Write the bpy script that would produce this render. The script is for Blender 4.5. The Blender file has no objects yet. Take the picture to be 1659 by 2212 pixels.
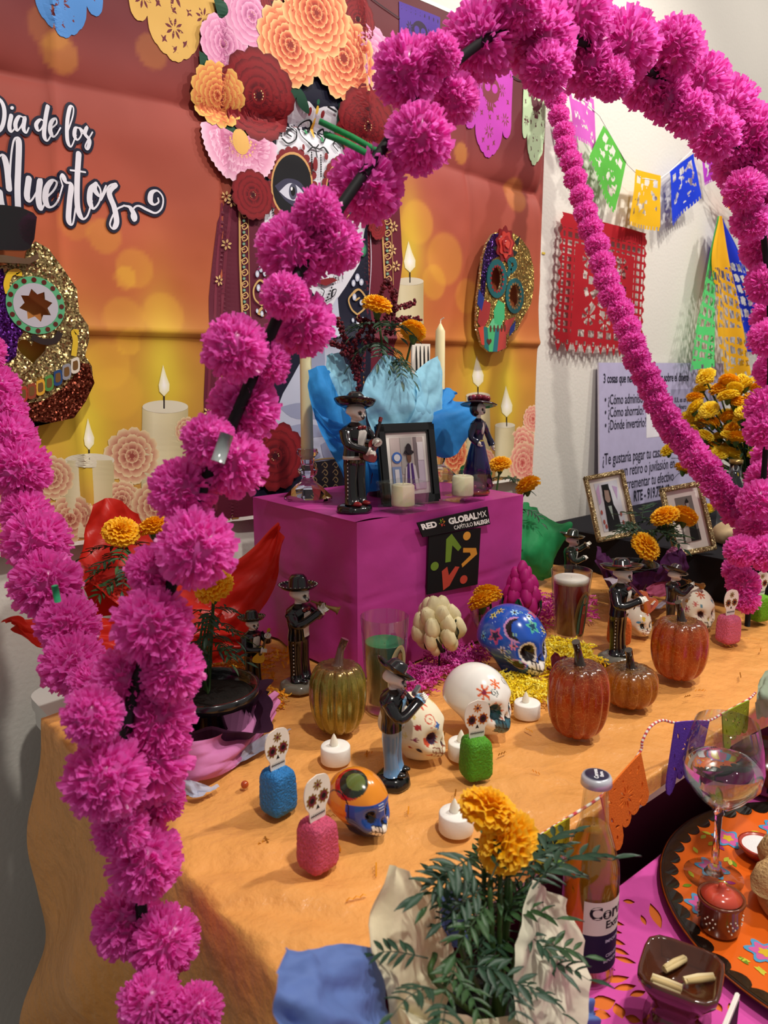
import bpy, bmesh, math, random
import numpy as np
from mathutils import Vector, Matrix, Euler
from mathutils.geometry import tessellate_polygon

random.seed(7)
rng = np.random.default_rng(11)
scene = bpy.context.scene
COL = scene.collection
PI = math.pi

# ------------------------------------------------------------------ camera
FPX, CX, CY = 1650.0, 829.5, 1106.0            # focal length and centre in photo pixels (1659 x 2212)
PITCH = math.radians(10.8)
YAW = math.atan2(1970, 1680)
CAM = Vector((0, 0, 0.48))                      # table top is z = 0, wall runs along X
_fh = Vector((math.cos(YAW), math.sin(YAW), 0))
C_R = Vector((math.sin(YAW), -math.cos(YAW), 0))
C_F = _fh*math.cos(PITCH) - Vector((0, 0, 1))*math.sin(PITCH)
C_U = _fh*math.sin(PITCH) + Vector((0, 0, 1))*math.cos(PITCH)
cd = bpy.data.cameras.new('camera')
cd.sensor_fit = 'VERTICAL'; cd.sensor_height = 24.0
cd.lens = 24.0*FPX/2212.0
cd.clip_start = 0.02
cam = bpy.data.objects.new('camera', cd); COL.objects.link(cam)
cam.matrix_world = Matrix(((C_R.x, C_U.x, -C_F.x, CAM.x), (C_R.y, C_U.y, -C_F.y, CAM.y), (C_R.z, C_U.z, -C_F.z, CAM.z), (0, 0, 0, 1)))
cd.dof.use_dof = True; cd.dof.focus_distance = 1.15; cd.dof.aperture_fstop = 6.0
scene.camera = cam

# ------------------------------------------------------------------ world, lamps, exposure
w = bpy.data.worlds.new('world'); scene.world = w; w.use_nodes = True
w.node_tree.nodes['Background'].inputs[0].default_value = (1.0, 0.95, 0.9, 1)
w.node_tree.nodes['Background'].inputs[1].default_value = 0.27
vs = scene.view_settings
vs.view_transform = 'Standard'; vs.look = 'None'; vs.gamma = 1.0; vs.use_curve_mapping = False
vs.exposure = 0.1
def spot(name, loc, target, energy, size=0.06, angle=110, col=(1.0, 0.93, 0.84), blend=0.6):
    l = bpy.data.lights.new(name, 'SPOT'); l.energy = energy; l.shadow_soft_size = size
    l.spot_size = math.radians(angle); l.spot_blend = blend; l.color = col
    o = bpy.data.objects.new(name, l); COL.objects.link(o); o.location = loc
    o.rotation_euler = (Vector(target)-Vector(loc)).to_track_quat('-Z', 'Y').to_euler()
    return o
spot('ceiling_lamp_right_offscreen', (1.85, 0.05, 2.25), (1.1, 0.8, 0.1), 110, 0.05)
spot('ceiling_lamp_left_offscreen', (0.36, -0.3, 2.25), (0.7, 0.8, 0.1), 112, 0.05)
spot('ceiling_lamp_far_offscreen', (2.8, 0.1, 2.3), (2.1, 0.9, 0.2), 75, 0.05)
# ------------------------------------------------------------------ helpers
def ray(x, y): return C_F + C_R*((x-CX)/FPX) - C_U*((y-CY)/FPX)
def onz(x, y, z=0.0):
    d = ray(x, y); return CAM + d*((z-CAM.z)/d.z)
def ony(x, y, Y):
    d = ray(x, y); return CAM + d*((Y-CAM.y)/d.y)
def onx(x, y, X):
    d = ray(x, y); return CAM + d*((X-CAM.x)/d.x)
def ppm(P): return FPX/((Vector(P)-CAM).dot(C_F))      # photo pixels per metre at P

def lin(c):
    if isinstance(c, str):
        c = c.lstrip('#'); c = [int(c[i:i+2], 16) for i in (0, 2, 4)]
    return tuple(((v/255)/12.92 if v/255 <= .04045 else ((v/255+.055)/1.055)**2.4) for v in c)
def linA(a):
    a = np.asarray(a, float)/255
    return np.where(a <= .04045, a/12.92, ((a+.055)/1.055)**2.4)

_tab = rng.random((128, 128))
def vn(x, y, s=0):
    x = np.asarray(x, float)+s*17.31; y = np.asarray(y, float)+s*9.77
    xi = np.floor(x).astype(int); yi = np.floor(y).astype(int); fx = x-xi; fy = y-yi
    fx = fx*fx*(3-2*fx); fy = fy*fy*(3-2*fy)
    t = lambda a, b: _tab[a % 128, b % 128]
    return (t(xi, yi)*(1-fx)+t(xi+1, yi)*fx)*(1-fy)+(t(xi, yi+1)*(1-fx)+t(xi+1, yi+1)*fx)*fy*1.0 - 0.5
def fbm(x, y, s=0, o=3):
    return sum(vn(x*2**k, y*2**k, s+k)/2**k for k in range(o))
def sstep(a, b, x):
    t = np.clip((np.asarray(x, float)-a)/(b-a), 0, 1); return t*t*(3-2*t)

_M = {}
def mat(name, rough=.5, metal=0., spec=.5, transl=0., var=0., vscale=30, bump=0., bscale=80, coat=0., trans=0., ior=1.45, alpha=1., glit=0., crack=0., sss=0., col=None, bdist=.002):
    if name in _M: return _M[name]
    m = bpy.data.materials.new(name); m.use_nodes = True; _M[name] = m
    nt = m.node_tree; N = nt.nodes; L = nt.links
    b = N['Principled BSDF']; out = N['Material Output']
    if col is None:
        a = N.new('ShaderNodeAttribute'); a.attribute_name = 'Col'; src = a.outputs['Color']
    else:
        a = N.new('ShaderNodeRGB'); a.outputs[0].default_value = (*lin(col), 1); src = a.outputs[0]
    tc = N.new('ShaderNodeTexCoord')
    if var:
        n = N.new('ShaderNodeTexNoise'); n.inputs['Scale'].default_value = vscale; n.inputs['Detail'].default_value = 4
        L.new(tc.outputs['Object'], n.inputs['Vector'])
        r = N.new('ShaderNodeMapRange'); r.inputs['From Min'].default_value = .25; r.inputs['From Max'].default_value = .75
        r.inputs['To Min'].default_value = 1-var; r.inputs['To Max'].default_value = 1+var*.6
        L.new(n.outputs['Fac'], r.inputs['Value'])
        x = N.new('ShaderNodeMixRGB'); x.blend_type = 'MULTIPLY'; x.inputs[0].default_value = 1
        L.new(src, x.inputs[1]); L.new(r.outputs[0], x.inputs[2]); src = x.outputs[0]
    if crack:
        v = N.new('ShaderNodeTexVoronoi'); v.feature = 'DISTANCE_TO_EDGE'; v.inputs['Scale'].default_value = crack
        n2 = N.new('ShaderNodeTexNoise'); n2.inputs['Scale'].default_value = crack*1.2
        mx = N.new('ShaderNodeMixRGB'); mx.inputs[0].default_value = .012
        L.new(tc.outputs['Object'], n2.inputs['Vector']); L.new(tc.outputs['Object'], mx.inputs[1]); L.new(n2.outputs['Color'], mx.inputs[2])
        L.new(mx.outputs[0], v.inputs['Vector'])
        r = N.new('ShaderNodeMapRange'); r.inputs['From Max'].default_value = .03; r.inputs['To Min'].default_value = .3; r.inputs['To Max'].default_value = 0
        L.new(v.outputs['Distance'], r.inputs['Value'])
        x = N.new('ShaderNodeMixRGB'); L.new(r.outputs[0], x.inputs[0]); L.new(src, x.inputs[1]); x.inputs[2].default_value = (.9, .5, .16, 1)
        src = x.outputs[0]
    if glit:
        v = N.new('ShaderNodeTexVoronoi'); v.inputs['Scale'].default_value = glit
        L.new(tc.outputs['Object'], v.inputs['Vector'])
        nm = N.new('ShaderNodeNewGeometry')
        mx = N.new('ShaderNodeMixRGB'); mx.inputs[0].default_value = .5
        mp = N.new('ShaderNodeVectorMath'); mp.operation = 'MULTIPLY_ADD'; mp.inputs[1].default_value = (1.5, 1.5, 1.5); mp.inputs[2].default_value = (-.75, -.75, -.75)
        L.new(v.outputs['Color'], mp.inputs[0])
        ad = N.new('ShaderNodeVectorMath'); ad.operation = 'ADD'; L.new(nm.outputs['Normal'], ad.inputs[0]); L.new(mp.outputs[0], ad.inputs[1])
        no = N.new('ShaderNodeVectorMath'); no.operation = 'NORMALIZE'; L.new(ad.outputs[0], no.inputs[0])
        L.new(no.outputs[0], b.inputs['Normal'])
    if bump:
        n = N.new('ShaderNodeTexNoise'); n.inputs['Scale'].default_value = bscale; n.inputs['Detail'].default_value = 5
        L.new(tc.outputs['Object'], n.inputs['Vector'])
        bp = N.new('ShaderNodeBump'); bp.inputs['Strength'].default_value = bump; bp.inputs['Distance'].default_value = bdist
        L.new(n.outputs['Fac'], bp.inputs['Height']); L.new(bp.outputs[0], b.inputs['Normal'])
    L.new(src, b.inputs['Base Color'])
    b.inputs['Roughness'].default_value = rough; b.inputs['Metallic'].default_value = metal
    b.inputs['Specular IOR Level'].default_value = spec; b.inputs['IOR'].default_value = ior
    b.inputs['Transmission Weight'].default_value = trans; b.inputs['Coat Weight'].default_value = coat
    b.inputs['Alpha'].default_value = alpha
    if sss:
        b.inputs['Subsurface Weight'].default_value = sss; b.inputs['Subsurface Radius'].default_value = (.01, .007, .004); b.inputs['Subsurface Scale'].default_value = 1
    if transl:
        t = N.new('ShaderNodeBsdfTranslucent'); L.new(src, t.inputs['Color'])
        mx = N.new('ShaderNodeMixShader'); mx.inputs[0].default_value = transl
        L.new(b.outputs[0], mx.inputs[1]); L.new(t.outputs[0], mx.inputs[2]); L.new(mx.outputs[0], out.inputs['Surface'])
    return m
def m_matte(): return mat('matte paint', .65, spec=.3, var=.08)
def m_gloss(): return mat('glossy paint', .18, spec=.5, coat=.5, var=.05)
def m_paper(): return mat('tissue paper', .6, spec=.25, transl=.35, var=.07, vscale=60, bump=.35, bscale=45, bdist=.004)
def m_cut(): return mat('cut paper', .75, spec=.2, transl=.2, var=.04)
def m_print(): return mat('fabric print', .62, spec=.25, var=.05, vscale=12)
def m_plant(): return mat('leaf', .42, spec=.4, transl=.2, var=.2, vscale=60)
def m_petal(): return mat('petal', .55, spec=.25, transl=.3, var=.1, vscale=90)
def m_glass(): return mat('clear glass', .0, trans=1., ior=1.45, col='#ffffff', spec=.5)
def m_thin():
    if 'thin glass' in _M: return _M['thin glass']
    m = bpy.data.materials.new('thin glass'); m.use_nodes = True; _M['thin glass'] = m; nt = m.node_tree; N = nt.nodes; L = nt.links
    N.remove(N['Principled BSDF']); t = N.new('ShaderNodeBsdfTransparent'); t.inputs[0].default_value = (.93, .95, .94, 1)
    g = N.new('ShaderNodeBsdfGlossy'); g.inputs['Roughness'].default_value = .02; f0 = N.new('ShaderNodeLayerWeight'); f0.inputs[0].default_value = .5
    f1 = N.new('ShaderNodeMath'); f1.operation = 'POWER'; f1.inputs[1].default_value = 3.; L.new(f0.outputs['Facing'], f1.inputs[0])
    f = N.new('ShaderNodeMath'); f.operation = 'MULTIPLY_ADD'; f.inputs[1].default_value = .75; f.inputs[2].default_value = .04; L.new(f1.outputs[0], f.inputs[0])
    x = N.new('ShaderNodeMixShader'); L.new(f.outputs[0], x.inputs[0]); L.new(t.outputs[0], x.inputs[1]); L.new(g.outputs[0], x.inputs[2]); L.new(x.outputs[0], N['Material Output'].inputs['Surface'])
    return m
def m_glit(): return mat('glitter', .32, metal=.75, glit=420)
def m_wax(): return mat('candle wax', .45, spec=.4, sss=.3, var=.03)

def rotm(rx=0, ry=0, rz=0): return Euler((rx, ry, rz)).to_matrix()
def aim(d, up=(0, 0, 1)):
    """matrix whose local z points along d"""
    return Vector(d).to_track_quat('Z', 'Y').to_matrix()

class MB:
    """collects vertices, faces and vertex colours; build() links ONE mesh object"""
    def __init__(s): s.v = []; s.f = []; s.c = []; s.sm = []; s.n = 0
    def add(s, V, F, col='#ffffff', smooth=True):
        V = np.asarray(V, float).reshape(-1, 3)
        if isinstance(col, (str, tuple)) or (isinstance(col, list) and len(col) == 3 and not hasattr(col[0], '__len__')):
            c = np.tile(np.array(lin(col)), (len(V), 1))
        else: c = np.asarray(col, float).reshape(-1, 3)
        s.v.append(V); s.c.append(c)
        n = s.n
        s.f.extend([tuple(i+n for i in f) for f in F]); s.sm.extend([smooth]*len(F)); s.n += len(V)
        return s
    def grid(s, P, col='#ffffff', cu=False, cv=False, smooth=True, mask=None):
        P = np.asarray(P, float); a, b = P.shape[:2]
        F = []
        for i in range(a if cu else a-1):
            i2 = (i+1) % a
            for j in range(b if cv else b-1):
                if mask is not None and not mask[i, j]: continue
                j2 = (j+1) % b
                F.append((i*b+j, i2*b+j, i2*b+j2, i*b+j2))
        return s.add(P.reshape(-1, 3), F, col, smooth)
    def lathe(s, prof, n=24, at=(0, 0, 0), R=None, col='#ffffff', sx=1, sy=1, fn=None, smooth=True):
        th = np.linspace(0, 2*PI, n, endpoint=False)
        P = np.zeros((len(prof), n, 3))
        for i, (r, z) in enumerate(prof):
            k = 1 if fn is None else fn(th, i/(len(prof)-1))
            P[i, :, 0] = r*np.cos(th)*sx*k; P[i, :, 1] = r*np.sin(th)*sy*k; P[i, :, 2] = z
        if R is not None: P = P @ np.array(R).T
        P = P+np.array(at)
        if isinstance(col, list): col = np.repeat(np.array([lin(c) for c in col]), n, axis=0)
        return s.grid(P[:, ::-1], col, cv=True, smooth=smooth)
    def tube(s, pts, rad, n=8, col='#ffffff', cap=True, flat=1.0):
        pts = [Vector(p) for p in pts]; m = len(pts)
        if not hasattr(rad, '__len__'): rad = [rad]*m
        P = np.zeros((m, n, 3)); th = np.linspace(0, 2*PI, n, endpoint=False); u = None
        for i, p in enumerate(pts):
            t = (pts[min(i+1, m-1)]-pts[max(i-1, 0)])
            if t.length < 1e-9: t = Vector((0, 0, 1))
            t.normalize()
            if u is None: u = t.orthogonal().normalized()
            u = (u-t*u.dot(t)).normalized(); w_ = t.cross(u)
            P[i] = np.array(p)+rad[i]*(np.outer(np.cos(th), u)+np.outer(np.sin(th), w_)*flat)
        if isinstance(col, list): col = np.repeat(np.array([lin(c) for c in col]), n, axis=0)
        k = s.n; s.grid(P, col, cv=True)
        if cap:
            s.f.append(tuple(k+j for j in range(n))[::-1]); s.f.append(tuple(k+(m-1)*n+j for j in range(n))); s.sm += [False, False]
        return s
    def ell(s, c, r, R=None, col='#ffffff', nu=16, nv=10):
        if not hasattr(r, '__len__'): r = (r, r, r)
        ph = np.linspace(0, PI, nv+1); th = np.linspace(0, 2*PI, nu, endpoint=False)
        P = np.stack([np.outer(np.sin(ph), np.cos(th))*r[0], np.outer(np.sin(ph), np.sin(th))*r[1], np.outer(np.cos(ph), np.ones(nu))*r[2]], -1)
        if R is not None: P = P @ np.array(R).T
        return s.grid(P+np.array(c), col, cv=True)
    def box(s, c, size, R=None, col='#ffffff', bev=0):
        bm = bmesh.new(); bmesh.ops.create_cube(bm, size=1)
        for v in bm.verts: v.co = Vector((v.co.x*size[0], v.co.y*size[1], v.co.z*size[2]))
        if bev: bmesh.ops.bevel(bm, geom=bm.edges[:], offset=bev, segments=2, affect='EDGES')
        V = np.array([v.co for v in bm.verts]); bm.verts.index_update()
        F = [tuple(v.index for v in f.verts) for f in bm.faces]; bm.free()
        if R is not None: V = V @ np.array(R).T
        return s.add(V+np.array(c), F, col, smooth=False)
    def poly(s, pts, fn, col, holes=()):
        """flat polygon (with holes) given in 2-D, mapped to 3-D by fn(x, y)"""
        loops = [list(pts)]+[list(h) for h in holes]
        tri = tessellate_polygon([[Vector((p[0], p[1], 0)) for p in l] for l in loops])
        allp = [p for l in loops for p in l]
        return s.add([fn(*p) for p in allp], [tuple(t) for t in tri], col, smooth=False)
    def prism(s, pts, fn, th, col, holes=(), side=None):
        """polygon with thickness; fn(x, y, h) maps to 3-D, front at h = th"""
        s.poly(pts, lambda x, y: fn(x, y, th), col, holes); s.poly(pts, lambda x, y: fn(x, y, 0), col, holes)
        for l in [list(pts)]+[list(h) for h in holes]:
            n = len(l); V = [fn(p[0], p[1], 0) for p in l]+[fn(p[0], p[1], th) for p in l]
            s.add(V, [(i, (i+1) % n, n+(i+1) % n, n+i) for i in range(n)], side or col, smooth=False)
        return s
    def xf(s, M):
        M = Matrix(M); A = np.array(M.to_3x3()); t = np.array(M.to_translation())
        s.v = [V @ A.T + t for V in s.v]; return s
    def mesh(s, name, m):
        me = bpy.data.meshes.new(name)
        V = np.concatenate(s.v); C = np.concatenate(s.c)
        me.from_pydata(V.tolist(), [], s.f)
        at = me.color_attributes.new('Col', 'FLOAT_COLOR', 'POINT')
        at.data.foreach_set('color', np.concatenate([np.clip(C, 0, 1), np.ones((len(C), 1))], 1).ravel())
        me.polygons.foreach_set('use_smooth', s.sm); me.materials.append(m); me.update()
        return me
    def build(s, name, m, parent=None, loc=(0, 0, 0), rot=(0, 0, 0)):
        return inst(name, s.mesh(name, m), parent, loc, rot)
def inst(name, me, parent=None, loc=(0, 0, 0), rot=(0, 0, 0), scale=1):
    o = bpy.data.objects.new(name, me); COL.objects.link(o)
    if parent is not None: o.parent = parent
    o.location = loc; o.rotation_euler = rot; o.scale = (scale,)*3 if not hasattr(scale, '__len__') else scale
    return o
def tag(o, label, cat, group=None):
    o['label'] = label; o['category'] = cat
    if group: o['group'] = group
    return o
def thing(name, label, cat, loc=(0, 0, 0), rz=0, group=None, sc=1):
    o = bpy.data.objects.new(name, None); COL.objects.link(o); o.empty_display_size = .02
    o.location = loc; o.rotation_euler = (0, 0, rz); o.scale = (sc,)*3
    return tag(o, label, cat, group)
def struct(o): o['kind'] = 'structure'; return o
def stuff(o): o['kind'] = 'stuff'; return o
def spline(pts, n=8):
    """Catmull-Rom through pts (any dimension)"""
    p = np.asarray(pts, float); p = np.vstack([2*p[0]-p[1], p, 2*p[-1]-p[-2]]); out = []
    for i in range(1, len(p)-2):
        for t in np.linspace(0, 1, n, endpoint=False):
            out.append(.5*((2*p[i])+(-p[i-1]+p[i+1])*t+(2*p[i-1]-5*p[i]+4*p[i+1]-p[i+2])*t*t+(-p[i-1]+3*p[i]-3*p[i+1]+p[i+2])*t**3))
    out.append(p[-2]); return np.array(out)
def circ(cx, cy, r, n=16, ry=None): return [(cx+r*math.cos(2*PI*i/n), cy+(ry or r)*math.sin(2*PI*i/n)) for i in range(n)]
def leaf2(cx, cy, l, w, a, n=6):
    P = []
    for k in range(n+1): t = k/n; P.append((l*(t-.5), w*.5*math.sin(PI*t)))
    for k in range(n-1, 0, -1): t = k/n; P.append((l*(t-.5), -w*.5*math.sin(PI*t)))
    c, s_ = math.cos(a), math.sin(a)
    return [(cx+x*c-y*s_, cy+x*s_+y*c) for x, y in P]
_font = None
def text_tris(body, size=1., bold=0., align='LEFT', shear=0., space=1.):
    """vertices / faces of a line of lettering in the xy plane"""
    cu = bpy.data.curves.new('txt', 'FONT'); cu.body = body; cu.size = size; cu.align_x = align; cu.offset = bold
    cu.shear = shear; cu.space_character = space; cu.resolution_u = 3
    o = bpy.data.objects.new('txt', cu); COL.objects.link(o)
    dg = bpy.context.evaluated_depsgraph_get(); me = o.evaluated_get(dg).to_mesh()
    V = np.array([v.co[:] for v in me.vertices]).reshape(-1, 3); F = [tuple(p.vertices) for p in me.polygons]
    o.evaluated_get(dg).to_mesh_clear(); bpy.data.objects.remove(o); bpy.data.curves.remove(cu)
    return V, F
# ------------------------------------------------------------------ setting
WALL = 1.26; FLOOR = -.92
def plane_grid(x0, x1, y0, y1, nx, ny, fn):
    X, Y = np.meshgrid(np.linspace(x0, x1, nx), np.linspace(y0, y1, ny), indexing='ij'); return fn(X, Y)
mb = MB(); mb.box((1.5, WALL+.05, .64), (7, .1, 3.12), col='#d3d0c8')
struct(mb.build('wall_back', mat('wall paint', .7, spec=.25, bump=.25, bscale=130, var=.03, vscale=4, bdist=.003)))
mb = MB(); mb.box((1.5, -.8, FLOOR-.03), (7, 4.3, .06), col='#6d655c')
struct(mb.build('floor', mat('floor carpet', .9, var=.15, vscale=200, bump=.3, bscale=300)))

# white folding table under the orange cloth
TX0, TX1, TY0, TY1 = .296, 2.12, .446, 1.205
def rrect(x0, x1, y0, y1, r, n=6):
    P = []
    for cx, cy, a in ((x1-r, y1-r, 0), (x0+r, y1-r, 90), (x0+r, y0+r, 180), (x1-r, y0+r, 270)):
        for k in range(n+1):
            t = math.radians(a+90*k/n); P.append((cx+r*math.cos(t), cy+r*math.sin(t)))
    return P
t = thing('folding_table', 'white plastic folding table, top corner bare beside the wall', 'table', ((TX0+TX1)/2, (TY0+TY1)/2, FLOOR))
mx, my = (TX0+TX1)/2, (TY0+TY1)/2
mb = MB(); fn = lambda z0: (lambda x, y, h: (x-mx, y-my, z0+h-FLOOR))
mb.prism(rrect(TX0, TX1, TY0, TY1, .04), fn(-.031), .018, '#dcdcd8')
mb.prism(rrect(TX0+.003, TX1-.003, TY0+.003, TY1-.003, .04), fn(-.057), .025, '#dcdcd8')
mb.build('table_top', mat('white plastic', .45, spec=.4, bump=.1, bscale=400), t)
MB().box((0, -.335, -FLOOR-.15), (1.8, .006, .2), col='#5a1030').build('skirt', m_matte(), t)
for sx in (-.7, .7):
    for sy in (-.3, .3):
        MB().tube([(sx, sy, -FLOOR-.05), (sx, sy, 0)], .014, 8, '#77777a').build('leg', m_gloss(), t)

# orange cloth
def cloth_fn(U, V, hang=.96, amp=1.):
    """flat cloth coordinates -> draped over the table"""
    x0, x1, y0, y1 = TX0-.004, TX1, TY0-.004, TY1
    dx = np.minimum(U-x0, 0); dy = np.minimum(V-y0, 0)
    d = np.hypot(dx, dy)+1e-9; nx, ny = dx/d, dy/d
    ang = np.arctan2(-dx, -dy)
    bend = .010
    o = np.where(d < bend*1.57, bend*np.sin(np.minimum(d/bend, 1.57)), bend+(d-bend*1.57)*(.11+.08*np.sin(ang*2)**2))
    dn = np.where(d < bend*1.57, bend*(1-np.cos(np.minimum(d/bend, 1.57))), bend+(d-bend*1.57)*hang)
    fold = np.where(d > .02, (d-.02)*(.05*np.sin(U*21+V*23+3*vn(U*3, V*3, 5))+.10*vn(U*9, V*9, 3)), 0)
    X = np.maximum(U, x0)+nx*(o+fold); Y = np.maximum(V, y0)+ny*(o+fold*.5)
    top = d < .004
    w1 = .0045*fbm(U*7+V*4, V*9-U*3, 1, 3)
    w2 = .0042*np.abs(np.sin(U*26+V*34+6*vn(U*4, V*4, 2)))**3*sstep(.0, .3, vn(U*3, V*3, 8)+.15)
    Z = -dn+.0*U+np.where(top, -.0058+w1*amp+w2*amp, .004*fbm(U*8, V*8, 4))
    # loose fold in the front left corner
    k = np.exp(-(((U-.33)/.10)**2+((V-.55)/.13)**2))
    Z += .007*k*amp*np.abs(np.sin((U+V)*40+4*vn(U*5, V*5, 6)))
    return np.stack([X, Y, Z], -1)
U, V = np.meshgrid(np.concatenate([np.linspace(-.32, .29, 60), np.linspace(.296, 1.52, 200)[0:], np.linspace(1.53, 2.1, 30)]), np.concatenate([np.linspace(.22, .45, 46), np.linspace(.455, 1.2, 120)]), indexing='ij')
# ragged front hem: about 5 cm of overhang, more at the left end; back corner of the table left bare
hem = TY0-(.038+.02*vn(U*7, V*0, 3)+.028*np.exp(-((U-1.25)/.12)**2))*sstep(.33, .40, U)-.3*(1-sstep(.30, .37, U))
Vb = np.maximum(V, hem)
back = 1.075+.12*sstep(.35, .62, U)
Vb = np.minimum(Vb, back-.25*(1-sstep(-.34, .25, U))*0)
P = cloth_fn(U, Vb)
cc = linA('') if False else np.tile(np.array(lin('#eba75c')), (U.size, 1))
mb = MB(); mb.grid(P, cc)
m_cloth = mat('orange plastic cloth', .32, spec=.4, transl=.12, var=.14, vscale=7, bump=1., bscale=30, bdist=.008)
tag(mb.build('tablecloth', m_cloth), 'crinkled orange plastic cloth draped over the white folding table', 'tablecloth')

# lower table in front with the cut magenta cover over orange paper
PZ = -.13
t = thing('side_table', 'low table in front of the altar under a dark maroon cloth', 'table', (1.35, .07, FLOOR))
MB().box((0, 0, PZ-FLOOR-.025), (1.96, .74, .04), col='#4b1226').build('table_top', m_matte(), t)
MB().box((0, .365, PZ-FLOOR-.32), (1.96, .01, .6), col='#4b1226').build('skirt', m_matte(), t)
MB().box((0, -.365, PZ-FLOOR-.32), (1.96, .01, .6), col='#4b1226').build('skirt', m_matte(), t)
for sx in (-.9, .9):
    for sy in (-.3, .3): MB().box((sx, sy, (PZ-FLOOR)/2-.02), (.04, .04, PZ-FLOOR-.05), col='#55504c').build('leg', m_matte(), t)
mb = MB(); mb.box((1.35, .07, PZ-.0038), (1.95, .735, .0015), col='#f08038')
tag(mb.build('paper_underlay', m_cut()), 'orange paper showing through the cut-outs of the magenta cover', 'paper')
# cut-outs: position on the table, length, width, angle
def pl(x, y): p = onz(x, y, PZ); return (p.x, p.y)
holes = []
def hole(x, y, x2, y2, wd):
    a = pl(x, y); b = pl(x2, y2); L = math.dist(a, b)
    holes.append(leaf2((a[0]+b[0])/2, (a[1]+b[1])/2, L, wd, math.atan2(b[1]-a[1], b[0]-a[0])))
for q in [(1310,1925,1345,1880,.016),(1318,1912+40,1352,1975,.012),(1370,1880,1382,1915,.012),(1362,1905,1380,1955,.02),(1405,1950,1428,2005,.012),(1305,1985,1350,1998,.008),(1300,2005,1345,2015,.008),(1308,2025,1352,2040,.009),(1318,2045,1360,2062,.008),(1325,2065,1375,2080,.008),(1295,2085,1330,2095,.009),(1300,2118,1360,2110,.010),(1325,2135,1375,2128,.009),(1360,2150,1395,2140,.008),(1390,1830,1412,1845,.012),(1420,1815,1440,1812,.009),(1362,1855,1380,1862,.009),(1345,1945,1372,1948,.008),(1500,1765,1545,1770,.014),(1430,1785,1470,1775,.014),(1470,1735,1500,1730,.010),(1560,1735,1600,1738,.012),(1275,2170,1330,2160,.018),(1330,2165,1345,2200,.012),(1280,2185,1320,2195,.012),(1540,2160,1560,2185,.009),(1575,2165,1590,2195,.009),(1350,2195,1385,2205,.01),(1385,1975,1395,1998,.006),(1350,1925,1365,1928,.007),(1600,1700,1640,1690,.01),(1460,1755,1480,1750,.008)]: hole(*q)
def inside(p, x0, x1, y0, y1): return x0 < p[0] < x1 and y0 < p[1] < y1
holes = [h for h in holes if all(inside(p, .39, 2.25, -.2, .425) for p in h)]
used = [(sum(p[0] for p in h)/len(h), sum(p[1] for p in h)/len(h)) for h in holes]
R2 = random.Random(3)
for k in range(260):
    x, y = R2.uniform(.42, 2.25), R2.uniform(-.2, .4)
    if all(math.dist((x, y), u) > .05 for u in used):
        used.append((x, y)); holes.append(leaf2(x, y, R2.uniform(.02, .04), R2.uniform(.008, .014), R2.uniform(0, PI)))
mb = MB(); mb.poly([(.376, -.29), (2.32, -.29), (2.32, .436), (.376, .436)], lambda x, y: (x, y, PZ-.0005), '#d252a6', holes)
tag(mb.build('table_runner', mat('magenta felt', .8, spec=.15, var=.06, vscale=60)), 'magenta paper cover with leaf-shaped cut-outs on the low table', 'table cover')

# magenta box
BX0, BX1, BY0, BY1, BZ = .70, 1.089, .884, 1.185, .249
def box_paper():
    mb = MB(); c = '#b83c90'
    def side(A, B, n, m, nrm, sd):
        A, B, nrm = np.array(A), np.array(B), np.array(nrm)
        s = np.linspace(0, 1, n); h = np.linspace(0, 1, m); S, H = np.meshgrid(s, h, indexing='ij')
        L = np.linalg.norm(B-A)
        d = .0035*fbm(S*L*12, H*4, sd)-.0025*np.exp(-((H-.48-.02*np.sin(S*7))/.012)**2)+.0012*np.sin(S*L*60+H*5)*(1-H)+.010*(1-H)**3*np.abs(np.sin(S*5+sd))
        d *= np.minimum(1, np.minimum(S, 1-S)*25)
        d *= np.minimum(1, (1-H)*25)
        P = A+(B-A)*S[..., None]+nrm*d[..., None]; P[..., 2] = H*BZ
        mb.grid(P, c)
    w_, d_ = BX1-BX0, BY1-BY0
    side((0, 0, 0), (w_, 0, 0), 60, 40, (0, -1, 0), 1); side((0, d_, 0), (0, 0, 0), 50, 40, (-1, 0, 0), 2)
    side((w_, 0, 0), (w_, d_, 0), 40, 40, (1, 0, 0), 3); side((w_, d_, 0), (0, d_, 0), 40, 30, (0, 1, 0), 4)
    X, Y = np.meshgrid(np.linspace(0, w_, 60), np.linspace(0, d_, 50), indexing='ij')
    e = np.minimum(np.minimum(X, w_-X), np.minimum(Y, d_-Y))
    Z = BZ+(.0012*fbm(X*14, Y*14, 6)-.0006+.0012*np.exp(-((X*.5+Y-.12)/.006)**2))*np.minimum(1, e/.01)
    mb.grid(np.stack([X, Y, Z], -1), c)
    return mb
t = thing('pedestal_box', 'large box wrapped in magenta paper standing on the orange cloth', 'box', (BX0, BY0, 0))
box_paper().build('paper_wrap', mat('magenta wrap', .42, spec=.35, var=.06, vscale=9, bump=.3, bscale=22, bdist=.004), t)
mb = MB(); X, Y = np.meshgrid(np.linspace(-.003, .075, 14), np.linspace(.0, .25, 20), indexing='ij')
mb.grid(np.stack([X, Y, BZ+.0012+.0015*np.sin(X*60)+.0012*vn(X*40, Y*30, 1)], -1), '#b83c90')
mb.build('folded_flap', mat('magenta wrap'), t)

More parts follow.
